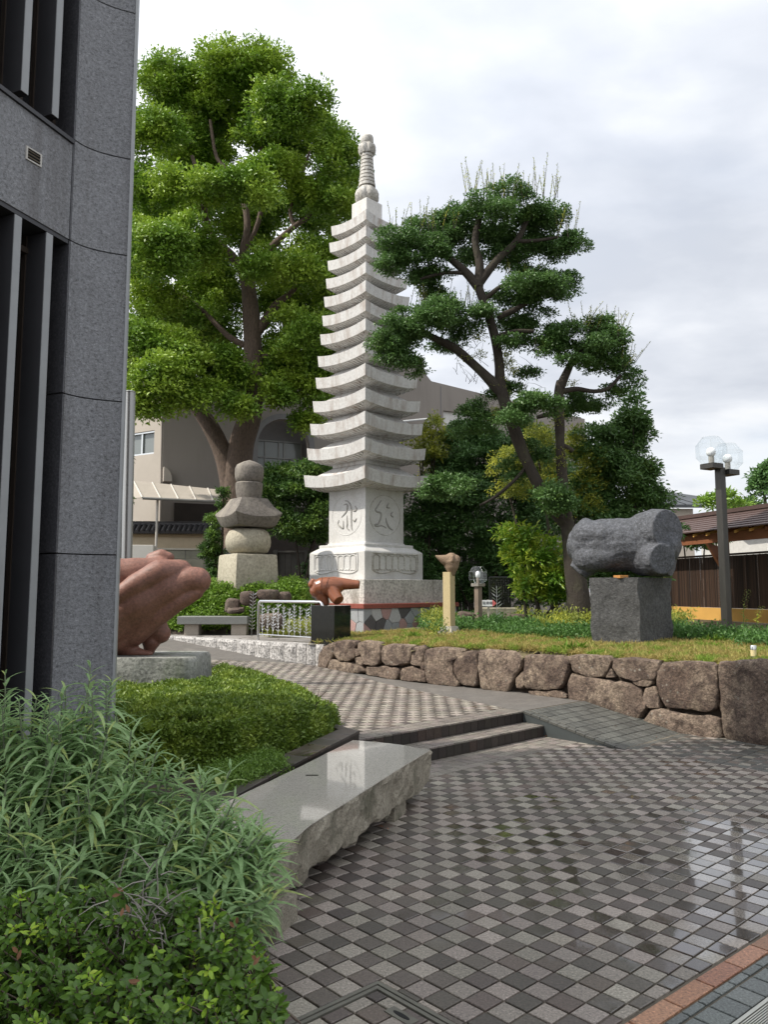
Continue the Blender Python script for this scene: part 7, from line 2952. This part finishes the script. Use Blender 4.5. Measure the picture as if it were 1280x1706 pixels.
shrub('small_shrub', 'small bright green shrub climbing the trunk left of the stone stupa', 'shrub',
      [(356, 872, 10, 18), (352, 900, 14, 20), (348, 928, 18, 18), (362, 935, 12, 26), (356, 960, 14, 16), (372, 826, 8, 14), (366, 850, 6, 16)], 22.6, M_MID, 0.075, 0.13, 22, 0.8, 0.45, 0.15, stems=3, zg=2.0, seed=9)
shrub('dark_bush', 'little dark bush in front of the board fence beside the pagoda', 'shrub',
      [(526, 935, 14, 14), (522, 952, 18, 14), (532, 965, 14, 12)], 25.2, M_DARKL, 0.1, 0.16, 20, 0.8, 0.4, 0.15, stems=3, zg=1.8, seed=10)
shrub('wall_shrub', 'low leafy shrub showing through the gap over the bamboo screen', 'shrub',
      [(1140, 905, 26, 16), (1175, 908, 30, 12), (1115, 905, 20, 14), (1205, 900, 20, 10)], 25.5, M_MID, 0.15, 0.2, 18, 0.6, 0.4, 0.2, stems=3, zg=1.0, seed=12)
shrub('edge_shrub', 'thin green twigs at the building edge beside the steel pole', 'shrub',
      [(203, 735, 8, 20), (200, 770, 8, 20), (204, 835, 8, 12), (205, 865, 6, 14)], 22.0, M_MID, 0.12, 0.15, 14, 0.6, 0.36, 0.2, stems=3, zg=1.0, seed=13)
# trees in the distance
for nm, lab, L_, Y_, m_, lf in (
        ('pine_tree', 'bright green pine crown above the roofed fence beside the lamp post', [(1200, 838, 26, 14), (1178, 845, 14, 10), (1228, 846, 16, 10), (1205, 828, 14, 8)], 40.0, M_COVER, 0.22),
        ('distant_tree', 'dark round tree far off at the right edge above the roof', [(1272, 800, 20, 22), (1290, 810, 30, 30), (1262, 818, 10, 10), (1300, 790, 30, 20)], 52.0, M_DARKL, 0.3),
        ('distant_tree', 'small mid green tree far behind the ridge of the roofed fence', [(1245, 846, 18, 10), (1225, 850, 12, 8), (1262, 850, 14, 8)], 47.0, M_MID, 0.28)):
    c0 = clumps_px(L_, Y_, 0.8, 0.95, 4)
    mx = sum(c[0][0] for c in c0) / len(c0)
    t_ = thing(nm, lab, 'tree', (mx, Y_, 0))
    crown(t_, c0, m_, leaf=lf, per_m2=0.9, sub_r=0.5, per_sub=34, low=-0.7, inner=0.25, aspect=0.5)
    mb = MB()
    limb(mb, [Vector((mx, Y_, 0)), Vector((mx + 0.1, Y_, c0[0][0][2] * 0.5)), Vector(c0[0][0])], 0.22, 0.08, 8)
    mb.build('trunk', M_BARK2, t_)


# ---------------------------------------------------------------- green slope under the stupa
def sm(x):
    x = max(0.0, min(1.0, x))
    return x * x * (3 - 2 * x)


def mound_z(x, y):
    s = sm((y - 19.95) / 1.25) * sm((-1.75 - x) / 0.7 + 0.2 * noise.noise(Vector((y, x, 0))))
    return PLZ - 0.02 + 1.28 * s + 0.05 * noise.noise(Vector((x * 1.5, y * 1.5, 5)))


mb = MB()
xs, ys = np.arange(-11, -1.2, 0.22), np.arange(19.8, 31, 0.22)
n1 = len(xs)
mb.add([(x, y, mound_z(x, y)) for y in ys for x in xs], [(j * n1 + i, j * n1 + i + 1, (j + 1) * n1 + i + 1, (j + 1) * n1 + i) for j in range(len(ys) - 1) for i in range(n1 - 1)])
tag(mb.build('planted_slope', M_SOIL, loc=(-5, 22, 1), smooth=True), kind='structure')


def scatter(name, pts, nrm, mat, leaf, per, sub, aspect, loc, spread_up=0.5, label=None, flat=0.8, droop=0.12, tilt=0.7):
    pts = np.array(pts, float)
    n = len(pts)
    g = rng.normal(size=(n, per, 3)) * sub * 0.5
    g[:, :, 2] *= flat
    Pp = (pts[:, None, :] + g + np.array([0, 0, sub * 0.3])).reshape(-1, 3)
    N_ = np.repeat(np.array(nrm, float)[:, None, :], per, 1).reshape(-1, 3)
    ax = unit(rng.normal(size=(n * per, 3)) * tilt + N_ * spread_up)
    nr = unit(N_ + rng.normal(size=(n * per, 3)) * 0.5)
    ln = leaf * rng.uniform(0.6, 1.35, n * per)
    me = leaves_mesh(name, Pp, ax, nr, ln, ln * aspect, mat, loc, 0.2, droop)
    o = put(name, me, None, loc)
    return tag(o, label, None, kind='stuff')


pts, nr = [], []
rr = random.Random(4)
while len(pts) < 4200:
    x, y = rr.uniform(-7.2, -1.75), rr.uniform(19.95, 22.2)
    z = mound_z(x, y)
    if z < 0.95 or (abs(x - SX) < 1.0 and y > 21.0 and y < 22.4):
        continue
    if rr.random() > (1.0 if y < 21.6 else 0.5):
        continue
    pts.append((x, y, z + 0.03))
    nr.append((0, -0.6, 0.8))
scatter('ground_cover', pts, nr, M_COVER, 0.075, 14, 0.16, 0.5, (-4.5, 20.8, 1.4), 0.6)
# strappy grass tufts round the stupa foot
pts, nr = [], []
for _ in range(260):
    x = rr.choice([rr.uniform(SX - 0.2, SX + 1.9), rr.uniform(-6.5, SX + 1.8)])
    y = rr.uniform(20.35, 20.9)
    pts.append((x, y, mound_z(x, y)))
    nr.append((0, -0.2, 1))
scatter('strap_grass', pts, nr, M_GRASS if False else M_COVER, 0.22, 12, 0.10, 0.10, (-3.5, 20.6, 1.6), 1.1, None, 0.3, 0.35)
pts, nr = [], []
for _ in range(160):
    x, y = rr.uniform(-2.9, -1.5), rr.uniform(18.7, 20.2)
    pts.append((x, y, PLZ + rr.uniform(0, 0.25)))
    nr.append((0, -0.2, 1))
scatter('rail_bed_plants', pts, nr, M_YELG, 0.10, 14, 0.16, 0.3, (-2.2, 19.4, 0.9), 0.8)

# ---------------------------------------------------------------- grass and weeds in the bed behind the stone wall
pts, nr = [], []
while len(pts) < 12500:
    x, y = rr.uniform(-1.4, 8.5), rr.uniform(8.5, 18.0)
    b = -wall_side((x, y))
    if b < 0.13 or b > 2.3 or (x < 0.6 and y > 17.6) or math.hypot(x - hp.x, y - hp.y) < 0.42 or (abs(x - hp.x) < 0.4 and 0 < hp.y - y < 1.0 and rr.random() < 0.8):
        continue
    pts.append((x, y, bed_z(x, y)))
    nr.append((0, 0, 1))
scatter('dry_grass', pts, nr, M_GRASS, 0.085, 9, 0.08, 0.10, (3, 13, 1), 0.9, None, 0.3, 0.25)
pts, nr = [], []
while len(pts) < 5200:
    x, y = rr.uniform(1.0, 12.5), rr.uniform(10.5, 22)
    b = -wall_side((x, y))
    if b < 1.9 + 0.7 * noise.noise(Vector((x * 0.7, y * 0.7, 9))) or b > 7.5:
        continue
    if noise.noise(Vector((x * 0.9, y * 0.9, 2))) < -0.2 or (x > 6.0 and b > 3.6):
        continue
    # leave the block and the lamp foot clear
    if abs(x - tc0.x) < 0.9 and abs(y - 13.5) < 0.75:
        continue
    hh = (0.03 + 0.09 * rr.random()) * (0.6 + 0.8 * max(0, noise.noise(Vector((x * 1.3, y * 1.3, 7)))))
    pts.append((x, y, bed_z(x, y) + hh))
    nr.append((0, 0, 1))
scatter('weeds', pts, nr, M_WEED, 0.065, 15, 0.17, 0.5, (5, 15, 1), 0.5)
pts, nr = [], []
while len(pts) < 900:
    x, y = rr.uniform(1.0, 6.5), rr.uniform(15.5, 19.8)
    if noise.noise(Vector((x * 0.9, y * 0.9, 31))) < 0.0 or 1.6 < x < 3.3:
        continue
    pts.append((x, y, bed_z(x, y) + 0.05 + 0.25 * rr.random()))
    nr.append((0, -0.2, 1))
scatter('tangled_weeds', pts, nr, M_YELG, 0.08, 14, 0.2, 0.3, (3.5, 17.5, 1), 0.6)
# grass tufts
pts, nr = [], []
for x0, y0 in ((atz(1195, 1080, 1.03).x, atz(1195, 1080, 1.03).y), (atz(1067, 1075, 1.0).x, atz(1067, 1075, 1.0).y - 0.1), (atz(690, 1068, 0.97).x, atz(690, 1068, 0.97).y), (atz(960, 1085, 1.0).x, atz(960, 1085, 1.0).y)):
    for _ in range(10):
        pts.append((x0 + rr.gauss(0, 0.08), y0 + rr.gauss(0, 0.06), bed_z(x0, y0)))
        nr.append((0, 0, 1))
scatter('grass_tufts', pts, nr, M_COVER, 0.17, 9, 0.06, 0.07, (4, 13, 1), 1.2, None, 0.2, 0.4)
# tall flowering weeds by the bamboo screen
for px_, py_, top_, lab in ((1240, 1046, 982, 'tall flowering weed stalk in front of the yellow fence board'), (1262, 1048, 1010, 'shorter arching weed stalk at the right edge before the fence')):
    b = Vector(atz(px_, py_, 1.10))
    h = atY(px_, top_, b.y).z - b.z
    wd_ = thing('tall_weed', lab, 'plant', b, 'flowering weeds by the fence')
    mb = MB()
    tip = b + Vector((0.16, 0, h))
    mid = b + Vector((0.02, 0, h * 0.55))
    mb.tube([b, mid, tip], [0.008, 0.006, 0.003], 5)
    mb.build('stem', M_MID, wd_)
    bs, ax, nn, ll = [], [], [], []
    for i in range(60):
        f = 0.2 + 0.8 * i / 60
        p = b.lerp(mid, f * 2) if f < 0.5 else mid.lerp(tip, (f - 0.5) * 2)
        a = i * 2.4
        big = 0.13 if f < 0.55 else 0.05
        if f < 0.55 and i % 3:
            continue
        s_ = 0.05 if f > 0.6 else 0
        bs.append((p.x + math.cos(a) * s_, p.y + math.sin(a) * s_, p.z))
        ax.append((math.cos(a), math.sin(a), 0.4))
        nn.append((0, 0, 1))
        ll.append(big)
    me = leaves_mesh('weed_leaves', np.array(bs), np.array(ax), np.array(nn), np.array(ll), np.array(ll) * 0.4, M_YELG, tuple(b))
    q_ = put('weed_leaves', me, wd_, b)
    q_['kind'] = 'stuff'

# ---------------------------------------------------------------- clipped hedge
HP = [(-0.62, 9.1), (-0.68, 10.0), (-1.04, 10.8), (-1.75, 12.2), (-2.6, 13.5), (-3.05, 13.4), (-2.72, 11.9), (-2.74, 11.0), (-3.2, 10.82), (-5.2, 10.82), (-5.2, 9.0), (-2.9, 8.3), (-2.4, 6.9), (-1.35, 7.2), (-0.80, 8.5)]


def pdist(p, poly):
    d = 1e9
    for i in range(len(poly)):
        a, b = Vector(poly[i]), Vector(poly[(i + 1) % len(poly)])
        ab = b - a
        t_ = max(0, min(1, (Vector(p) - a).dot(ab) / ab.length_squared))
        d = min(d, (Vector(p) - a - ab * t_).length)
    return d


hg = thing('clipped_hedge', 'low clipped rounded green hedge between the sculpture plinth and the tiled kerb', 'hedge', (-1.9, 9.8, 0.35))
pts, nr = [], []
hr_ = random.Random(21)


def hedge_top(x, y, d):
    return lbed_z(x, y) + 0.03 + (0.37 + 0.05 * noise.noise(Vector((x * 1.1, y * 1.1, 0)))) * min(1.0, d / 0.5) ** 0.5 + 0.045 * noise.noise(Vector((x * 4, y * 4, 8)))


while len(pts) < 11500:
    x, y = hr_.uniform(-5.2, -0.5), hr_.uniform(7.7, 13.5)
    if x < -3.5 and hr_.random() < 0.6:
        continue
    if not inside((x, y), HP):
        continue
    d = pdist((x, y), HP)
    zt = hedge_top(x, y, d)
    zb = lbed_z(x, y)
    r = hr_.random()
    if d < 0.2 and r < 0.75:
        z = zb + (zt - zb) * hr_.random()
    elif r < 0.16:
        z = zb + (zt - zb) * hr_.uniform(0.4, 0.95)
    else:
        z = zt
    # outward normal from the local slope of the top
    e = 0.06
    dx = (hedge_top(x + e, y, pdist((x + e, y), HP)) - hedge_top(x - e, y, pdist((x - e, y), HP))) / (2 * e)
    dy = (hedge_top(x, y + e, pdist((x, y + e), HP)) - hedge_top(x, y - e, pdist((x, y - e), HP))) / (2 * e)
    v = Vector((-dx, -dy, 1.0)).normalized()
    pts.append((x, y, z))
    nr.append(tuple(v))
ED = [(-0.57, 9.6), (-0.62, 9.1), (-0.80, 8.5), (-1.35, 7.2), (-2.4, 6.9), (-2.9, 8.3)]
for _ in range(4200):
    i = hr_.choice((0, 1, 2, 2, 3, 3, 3))
    a, b = Vector(ED[i]), Vector(ED[i + 1])
    nn_ = Vector((b.y - a.y, -(b.x - a.x))).normalized()
    nn_ = -nn_ if nn_.dot(Vector((-1.6, 9.0)) - a) > 0 else nn_
    p = a.lerp(b, hr_.random()) - nn_ * abs(hr_.gauss(0.03, 0.07))
    zb = lbed_z(p.x, p.y)
    f = hr_.random()
    pts.append((p.x - nn_.x * 0.06 * f, p.y - nn_.y * 0.06 * f, zb + 0.02 + (0.40 if i > 1 else 0.24) * f))
    nr.append((nn_.x * 0.9, nn_.y * 0.9, 0.45))
pts, nrm_ = np.array(pts), np.array(nr)
per = 10
g = rng.normal(size=(len(pts), per, 3)) * 0.022
Pp = (pts[:, None, :] + g).reshape(-1, 3)
N_ = np.repeat(nrm_[:, None, :], per, 1).reshape(-1, 3)
ax = unit(N_ * 0.75 + rng.normal(size=N_.shape) * 0.55)
ln = 0.045 * rng.uniform(0.6, 1.3, len(Pp))
me = leaves_mesh('foliage', Pp, ax, unit(N_ + rng.normal(size=N_.shape) * 0.5), ln, ln * 0.45, M_HEDGE, tuple(ORG[hg.name]), 0.2, 0.1)
o = put('foliage', me, hg, ORG[hg.name])
o['kind'] = 'stuff'
mb = MB()
for _ in range(260):
    x, y = hr_.uniform(-5, -0.6), hr_.uniform(7.8, 13.3)
    if not inside((x, y), HP) or pdist((x, y), HP) < 0.1:
        continue
    zb = lbed_z(x, y)
    for q_ in range(3):
        mb.tube([(x, y, zb - 0.03), (x + hr_.uniform(-.08, .08), y + hr_.uniform(-.08, .08), zb + 0.22), (x + hr_.uniform(-.18, .18), y + hr_.uniform(-.18, .18), zb + 0.36)], [0.009, 0.006, 0.003], 4)
mb.build('branches', M_BARK2, hg, kind='stuff')
stk = atz(517, 1222, 0.36)
mb = MB().box((stk.x - 0.06, stk.y - 0.02, 0.44), (0.035, 0.035, 0.26), 0.3)
tag(mb.build('garden_stake', m_plain('stake_wood', (0.30, 0.24, 0.10), 0.7), loc=(stk.x, stk.y, 0.36)), 'short wooden stake at the right end of the clipped hedge', 'stake')
# bright low mat of leaves in front of the hedge
GP = [tuple(atz(x, y, 0.38).xy) for x, y in ((478, 1286), (470, 1268), (425, 1255), (378, 1258), (330, 1300), (370, 1330), (400, 1318))]
pts, nr = [], []
xs_ = [p[0] for p in GP]
ys_ = [p[1] for p in GP]
while len(pts) < 1500:
    x, y = rr.uniform(min(xs_), max(xs_)), rr.uniform(min(ys_), max(ys_))
    if inside((x, y), GP):
        d = pdist((x, y), GP)
        pts.append((x, y, lbed_z(x, y) + 0.02 + 0.06 * min(1, d / 0.12) ** 0.6))
        nr.append((0, -0.1, 1))
scatter('leaf_mat', pts, nr, M_MOUND, 0.024, 14, 0.06, 0.55, (-1.3, 7.2, 0.4), 0.6)


# ---------------------------------------------------------------- near plants with single leaves
def blade(name, mat, ln=1.0, w=0.14, bend=0.5, fold=0.03, n=5):
    """one long leaf along +X, drooping, folded along its midrib, thin but solid"""
    mb = MB()
    vs = []
    for i in range(n + 1):
        s = i / n
        x = ln * (math.sin(s * bend) / bend if bend else s)
        z = -ln * ((1 - math.cos(s * bend)) / bend if bend else 0)
        hw = w * 0.5 * (math.sin(math.pi * min(1.0, 0.06 + s * 0.94)) ** 0.75) * (1 - 0.25 * s)
        if i == n:
            hw = 0.001
        vs += [(x, hw, z + fold * hw / (w * 0.5)), (x, 0, z), (x, -hw, z + fold * hw / (w * 0.5))]
    fs = []
    for i in range(n):
        a = i * 3
        fs += [(a, a + 1, a + 4, a + 3), (a + 1, a + 2, a + 5, a + 4)]
    mb.add(vs, fs)
    return mb.mesh(name, mat, fixn=False, smooth=True)


def place_leaves(root, items, variants, name, mat, limit=300):
    """items: (matrix, variant). The largest in view become single leaves, the rest one mesh."""
    rl = ORG[root.name]

    def rank(it):
        p = it[0].translation
        return (p - Vector((0, 0, EYE))).length

    def seen(it):
        p = it[0].translation - Vector((0, 0, EYE))
        dep = p.y * CP + p.z * SP
        return abs(FPX * p.x / dep) < 640 and abs(FPX * (-p.y * SP + p.z * CP) / dep) < 853
    items = sorted(items, key=lambda it: (not seen(it), rank(it)))
    T = Matrix.Translation(-rl)
    for m, v in items[:limit]:
        o = bpy.data.objects.new(name, variants[v])
        COL.objects.link(o)
        o.parent = root
        o.matrix_local = T @ m
    vs, fs, b = [], [], 0
    arr = [np.array([tuple(q.co) for q in me.vertices]) for me in variants]
    pol = [np.array([tuple(q.vertices) for q in me.polygons]) for me in variants]
    for m, v in items[limit:]:
        A = np.array(m)
        w = arr[v] @ A[:3, :3].T + A[:3, 3] - np.array(rl)
        vs.append(w)
        fs.append(pol[v] + b)
        b += len(w)
    if vs:
        V = np.concatenate(vs)
        F = np.concatenate(fs)
        me = bpy.data.meshes.new(name + '_mass')
        me.from_pydata(V.tolist(), [], F.tolist())
        me.materials.append(mat)
        me.shade_smooth()
        o = put(name + '_mass', me, root, rl)
        o['kind'] = 'stuff'


def leaf_matrix(p, d, up, s):
    d = d.normalized()
    y = up.cross(d)
    if y.length < 1e-3:
        y = Vector((0, 1, 0))
    y.normalize()
    z = d.cross(y)
    M = Matrix((d, y, z)).transposed().to_4x4()
    M = M @ Matrix.Diagonal((s, s, s, 1))
    M.translation = p
    return M


def m_single_leaf(name, c, c2, c3, trans=0.25, rough=0.5, vs=2.0, inst=True):
    t = NT(name)
    oi = t.n.new('ShaderNodeObjectInfo').outputs['Random']
    f = t.math('ADD', t.math('MULTIPLY', oi if inst else t.geo.outputs['Random Per Island'], 0.6), t.math('MULTIPLY', t.noise(vs, 3, 0.6), 0.5), True)
    a = t.mix(f, c, c2)
    a = t.mix(t.ramp(oi if inst else t.geo.outputs['Random Per Island'], [(0.82, 0.0), (0.95, 0.8)]), a, c3)
    a = t.mix(1.0, a, t.ramp(t.noise(60, 3, 0.6), [(0.3, 0.82), (0.7, 1.12)]), 'MULTIPLY')
    t.col(a)
    t.set(Roughness=rough)
    t.b.inputs['Specular IOR Level'].default_value = 0.35
    tr = t.n.new('ShaderNodeBsdfTranslucent')
    t.lk(a, tr.inputs[0])
    ms = t.n.new('ShaderNodeMixShader')
    ms.inputs[0].default_value = trans
    t.lk(t.b.outputs[0], ms.inputs[1])
    t.lk(tr.outputs[0], ms.inputs[2])
    t.lk(ms.outputs[0], t.o.inputs[0])
    return t.m


SC = ((0.26, 0.42, 0.18), (0.43, 0.59, 0.29), (0.50, 0.56, 0.18))
M_SAGE = m_single_leaf('sage_leaf', *SC, 0.42, 0.62)
M_SAGES = m_single_leaf('sage_leaf_mass', *SC, 0.42, 0.62, inst=False)
M_STEM = m_plain('sage_stem', (0.16, 0.19, 0.12), 0.7, var=0.2)
sage = thing('sage_bush', 'tall grey green bush with long narrow drooping leaves beside the slab bench', 'shrub', (-1.5, 4.3, 0.33))
var = [blade('sage_leaf', M_SAGE, 1.0, w, b, 0.025, 5) for w, b in ((0.135, 0.9), (0.125, 1.3), (0.14, 0.6), (0.12, 1.75), (0.145, 1.1), (0.13, 0.35))]
items = []
mb = MB()
sr = random.Random(31)
prof_x = [-80, 0, 60, 110, 150, 185, 230, 260, 300, 340, 380, 420, 455, 475]
prof_y = [1120, 1150, 1170, 1150, 1112, 1130, 1225, 1245, 1275, 1290, 1285, 1345, 1395, 1450]
tips = []
for k in range(230):
    x = sr.uniform(-90, 462)
    yt = float(np.interp(x, prof_x, prof_y))
    f = 0
    y = yt + (1505 - yt) * (sr.random() ** 1.15)
    if x > 380:
        y = yt + (1540 - yt) * sr.random()
    tips.append((x, y))
tips += [(150, 1112), (185, 1135), (108, 1150), (60, 1165), (310, 1278), (384, 1282), (455, 1395), (440, 1390), (462, 1480), (430, 1560), (8, 1125), (250, 1235), (295, 1310), (130, 1325), (225, 1265)]
for x, y in tips:
    Yd = 4.75 - (y - 1110) / 400 * 1.05 + sr.uniform(-0.2, 0.2)
    tip = atY(x, y, Yd)
    bx_ = tip.x * 0.86 - 0.28 + sr.uniform(-0.1, 0.1)
    b = Vector((bx_, Yd + sr.uniform(-0.12, 0.15), 0.33))
    if tip.z < 0.5:
        b.z = 0.3
    mid = b.lerp(tip, 0.55) + Vector((0, 0, 0.08))
    mb.tube([b, mid, tip], [0.009, 0.007, 0.004], 5)
    Ls = (tip - b).length
    nn = max(5, int(min(Ls, 0.85) / 0.042))
    a0 = sr.uniform(0, 3.14)
    for i in range(nn):
        dd = i * 0.042
        f = 1 - dd / Ls
        p = b.lerp(mid, f / 0.55) if f < 0.55 else mid.lerp(tip, (f - 0.55) / 0.45)
        size = min(1.0, 0.42 + i * 0.11) * sr.uniform(0.8, 1.3) * 0.235
        elev = 0.95 - min(1.0, i * 0.13)
        for s in (0, math.pi):
            a = a0 + i * 1.57 + s + sr.uniform(-0.35, 0.35)
            d = Vector((math.cos(a), math.sin(a), elev + sr.uniform(-0.25, 0.25)))
            items.append((leaf_matrix(p, d, Vector((0, 0, 1)), size), sr.randrange(6) if i > 2 else sr.choice((0, 2, 5))))
mb.build('stems', M_STEM, sage, kind='stuff')
place_leaves(sage, items, var, 'sage_leaf', M_SAGES)

AC = ((0.042, 0.098, 0.016), (0.115, 0.215, 0.028), (0.15, 0.27, 0.032))
AY = ((0.20, 0.36, 0.035), (0.34, 0.50, 0.045), (0.42, 0.54, 0.07))
M_AZ = m_single_leaf('azalea_leaf', *AC, 0.22, 0.32, 5.0)
M_AZS = m_single_leaf('azalea_leaf_mass', *AC, 0.22, 0.32, 5.0, inst=False)
M_AZY = m_single_leaf('azalea_young', *AY, 0.25, 0.35, 5.0, inst=False)
M_AZB = m_plain('azalea_bark', (0.13, 0.10, 0.075), 0.85, var=0.3)
az = thing('azalea_bush', 'glossy small leaved green bush in the nearest left corner below the sage', 'shrub', (-0.9, 2.9, 0.3))
var2 = []
for w, b in ((0.42, 0.25), (0.46, 0.5), (0.38, -0.15), (0.44, 0.05)):
    mb = MB()
    vs, fs = [], []
    n = 5
    for i in range(n + 1):
        s = i / n
        hw = w * 0.5 * max(0.02, math.sin(math.pi * (0.04 + 0.94 * s ** 1.25)) ** 0.9)
        bb_ = b if abs(b) > 0.01 else 0.02
        xx = math.sin(s * bb_) / bb_
        zz_ = -(1 - math.cos(s * bb_)) / bb_
        vs += [(xx, hw, zz_ + 0.25 * hw), (xx, 0, zz_), (xx, -hw, zz_ + 0.25 * hw)]
    for i in range(n):
        a = i * 3
        fs += [(a, a + 1, a + 4, a + 3), (a + 1, a + 2, a + 5, a + 4)]
    mb.add(vs, fs)
    var2.append(mb.mesh('azalea_leaf', M_AZ, fixn=False, smooth=True))
items, items_y = [], []
twig = MB()
ar_ = random.Random(41)
cnt = 0
while cnt < 1080:
    x, y = ar_.uniform(-60, 470), ar_.uniform(1465, 1790)
    lim = float(np.interp(x, [-60, 60, 160, 260, 330, 400, 445, 470], [1480, 1490, 1470, 1478, 1490, 1530, 1600, 1660]))
    if y < lim:
        continue
    cnt += 1
    f = (y - 1470) / 240
    Yd = 3.45 - f * 0.72 + ar_.uniform(-0.06, 0.22) + 0.12 * noise.noise(Vector((x * 0.02, y * 0.02, 0)))
    Yd += ar_.choice((0, 0, 0.04, 0.12, 0.24))
    p = atY(x, y, Yd)
    ax0 = Vector((ar_.gauss(0, 0.4), -0.35 + ar_.gauss(0, 0.35), 0.9)).normalized()
    root_ = p - ax0 * 0.12 + Vector((ar_.uniform(-0.05, 0.05), 0.1, -0.06))
    twig.tube([root_, p], [0.004, 0.003], 4)
    nl = ar_.randint(6, 9)
    s1 = Vector((1, 0, 0)).cross(ax0).normalized()
    s2 = ax0.cross(s1)
    young = ar_.random() < 0.14
    for i in range(nl):
        a = i * 2.4 + ar_.uniform(-0.3, 0.3)
        el = 0.15 + 0.55 * (i / nl) + ar_.uniform(-0.2, 0.2)
        d = (s1 * math.cos(a) + s2 * math.sin(a)) * 1.0 + ax0 * el
        (items_y if young else items).append((leaf_matrix(p - ax0 * 0.012 * (nl - i) * 0.5, d, ax0, ar_.uniform(0.033, 0.057) * (0.8 if young else 1)), ar_.randrange(4)))
twig.build('twigs', M_AZB, az, kind='stuff')
place_leaves(az, items, var2, 'azalea_leaf', M_AZS)
place_leaves(az, items_y, var2, 'young_leaf', M_AZY, 0)
# bare grey twigs and a few withered leaves on the bush
tw = MB()
for _ in range(70):
    x, y = ar_.gauss(235, 45), ar_.gauss(1530, 28)
    p = atY(x, y, 3.3 + ar_.uniform(-0.12, 0.06))
    d = Vector((ar_.uniform(-1, 1), ar_.uniform(-1, 0.3), ar_.uniform(-0.2, 1))).normalized() * ar_.uniform(0.06, 0.16)
    tw.tube([p, p + d * 0.5 + Vector((0, 0, 0.01)), p + d], [0.0035, 0.0025, 0.0012], 4)
tw.build('bare_twigs', m_plain('grey_twig', (0.26, 0.24, 0.21), 0.9), az, kind='stuff')
M_DEAD = m_plain('withered', (0.16, 0.075, 0.035), 0.8, var=0.3, scale=20)
for me0 in (var2[0],):
    dead = me0.copy()
    dead.materials[0] = M_DEAD
for x, y in ((201, 1490), (205, 1512), (390, 1545), (30, 1588), (228, 1640), (428, 1600)):
    p = atY(x, y, 3.3 - (y - 1470) / 240 * 0.72 - 0.05)
    for k in range(2):
        o = bpy.data.objects.new('withered_leaf', dead)
        COL.objects.link(o)
        o.parent = az
        o.matrix_local = Matrix.Translation(-ORG[az.name]) @ leaf_matrix(p + Vector((0.01 * k, 0, 0.012 * k)), Vector((ar_.uniform(-1, 1), -0.3, ar_.uniform(-1, 0.6))), Vector((0.3, -0.8, 0.5)), 0.034)

# ---------------------------------------------------------------- fallen leaves
bs, ax, nn, ll = [], [], [], []
for _ in range(26):
    p = atz(905 + rr.uniform(-2, 32), 1222 + rr.uniform(-1, 4), 0.012)
    bs.append(tuple(p))
for x, y in ((1095, 1228), (1175, 1231), (1120, 1225), (648, 1380), (830, 1213), (640, 1376), (1030, 1222)):
    p = atz(x, y, 0.02)
    p.z = ramp_z(p.x, p.y) + 0.01
    bs.append(tuple(p))
p = atY(284, 1088, 11.3)
bs.append((p.x, p.y, flo + 0.01))
for _ in bs:
    a = rr.uniform(0, 6.28)
    ax.append((math.cos(a), math.sin(a), rr.uniform(0, 0.3)))
    nn.append((rr.uniform(-.3, .3), rr.uniform(-.3, .3), 1))
    ll.append(rr.uniform(0.03, 0.06))
me = leaves_mesh('fallen_leaves', np.array(bs), np.array(ax), np.array(nn), np.array(ll), np.array(ll) * 0.5, m_plain('dry_leaf', (0.24, 0.095, 0.04), 0.8, var=0.4, scale=30), (1.5, 10, 0))
tag(put('fallen_leaves', me, None, (1.5, 10, 0)), kind='stuff')
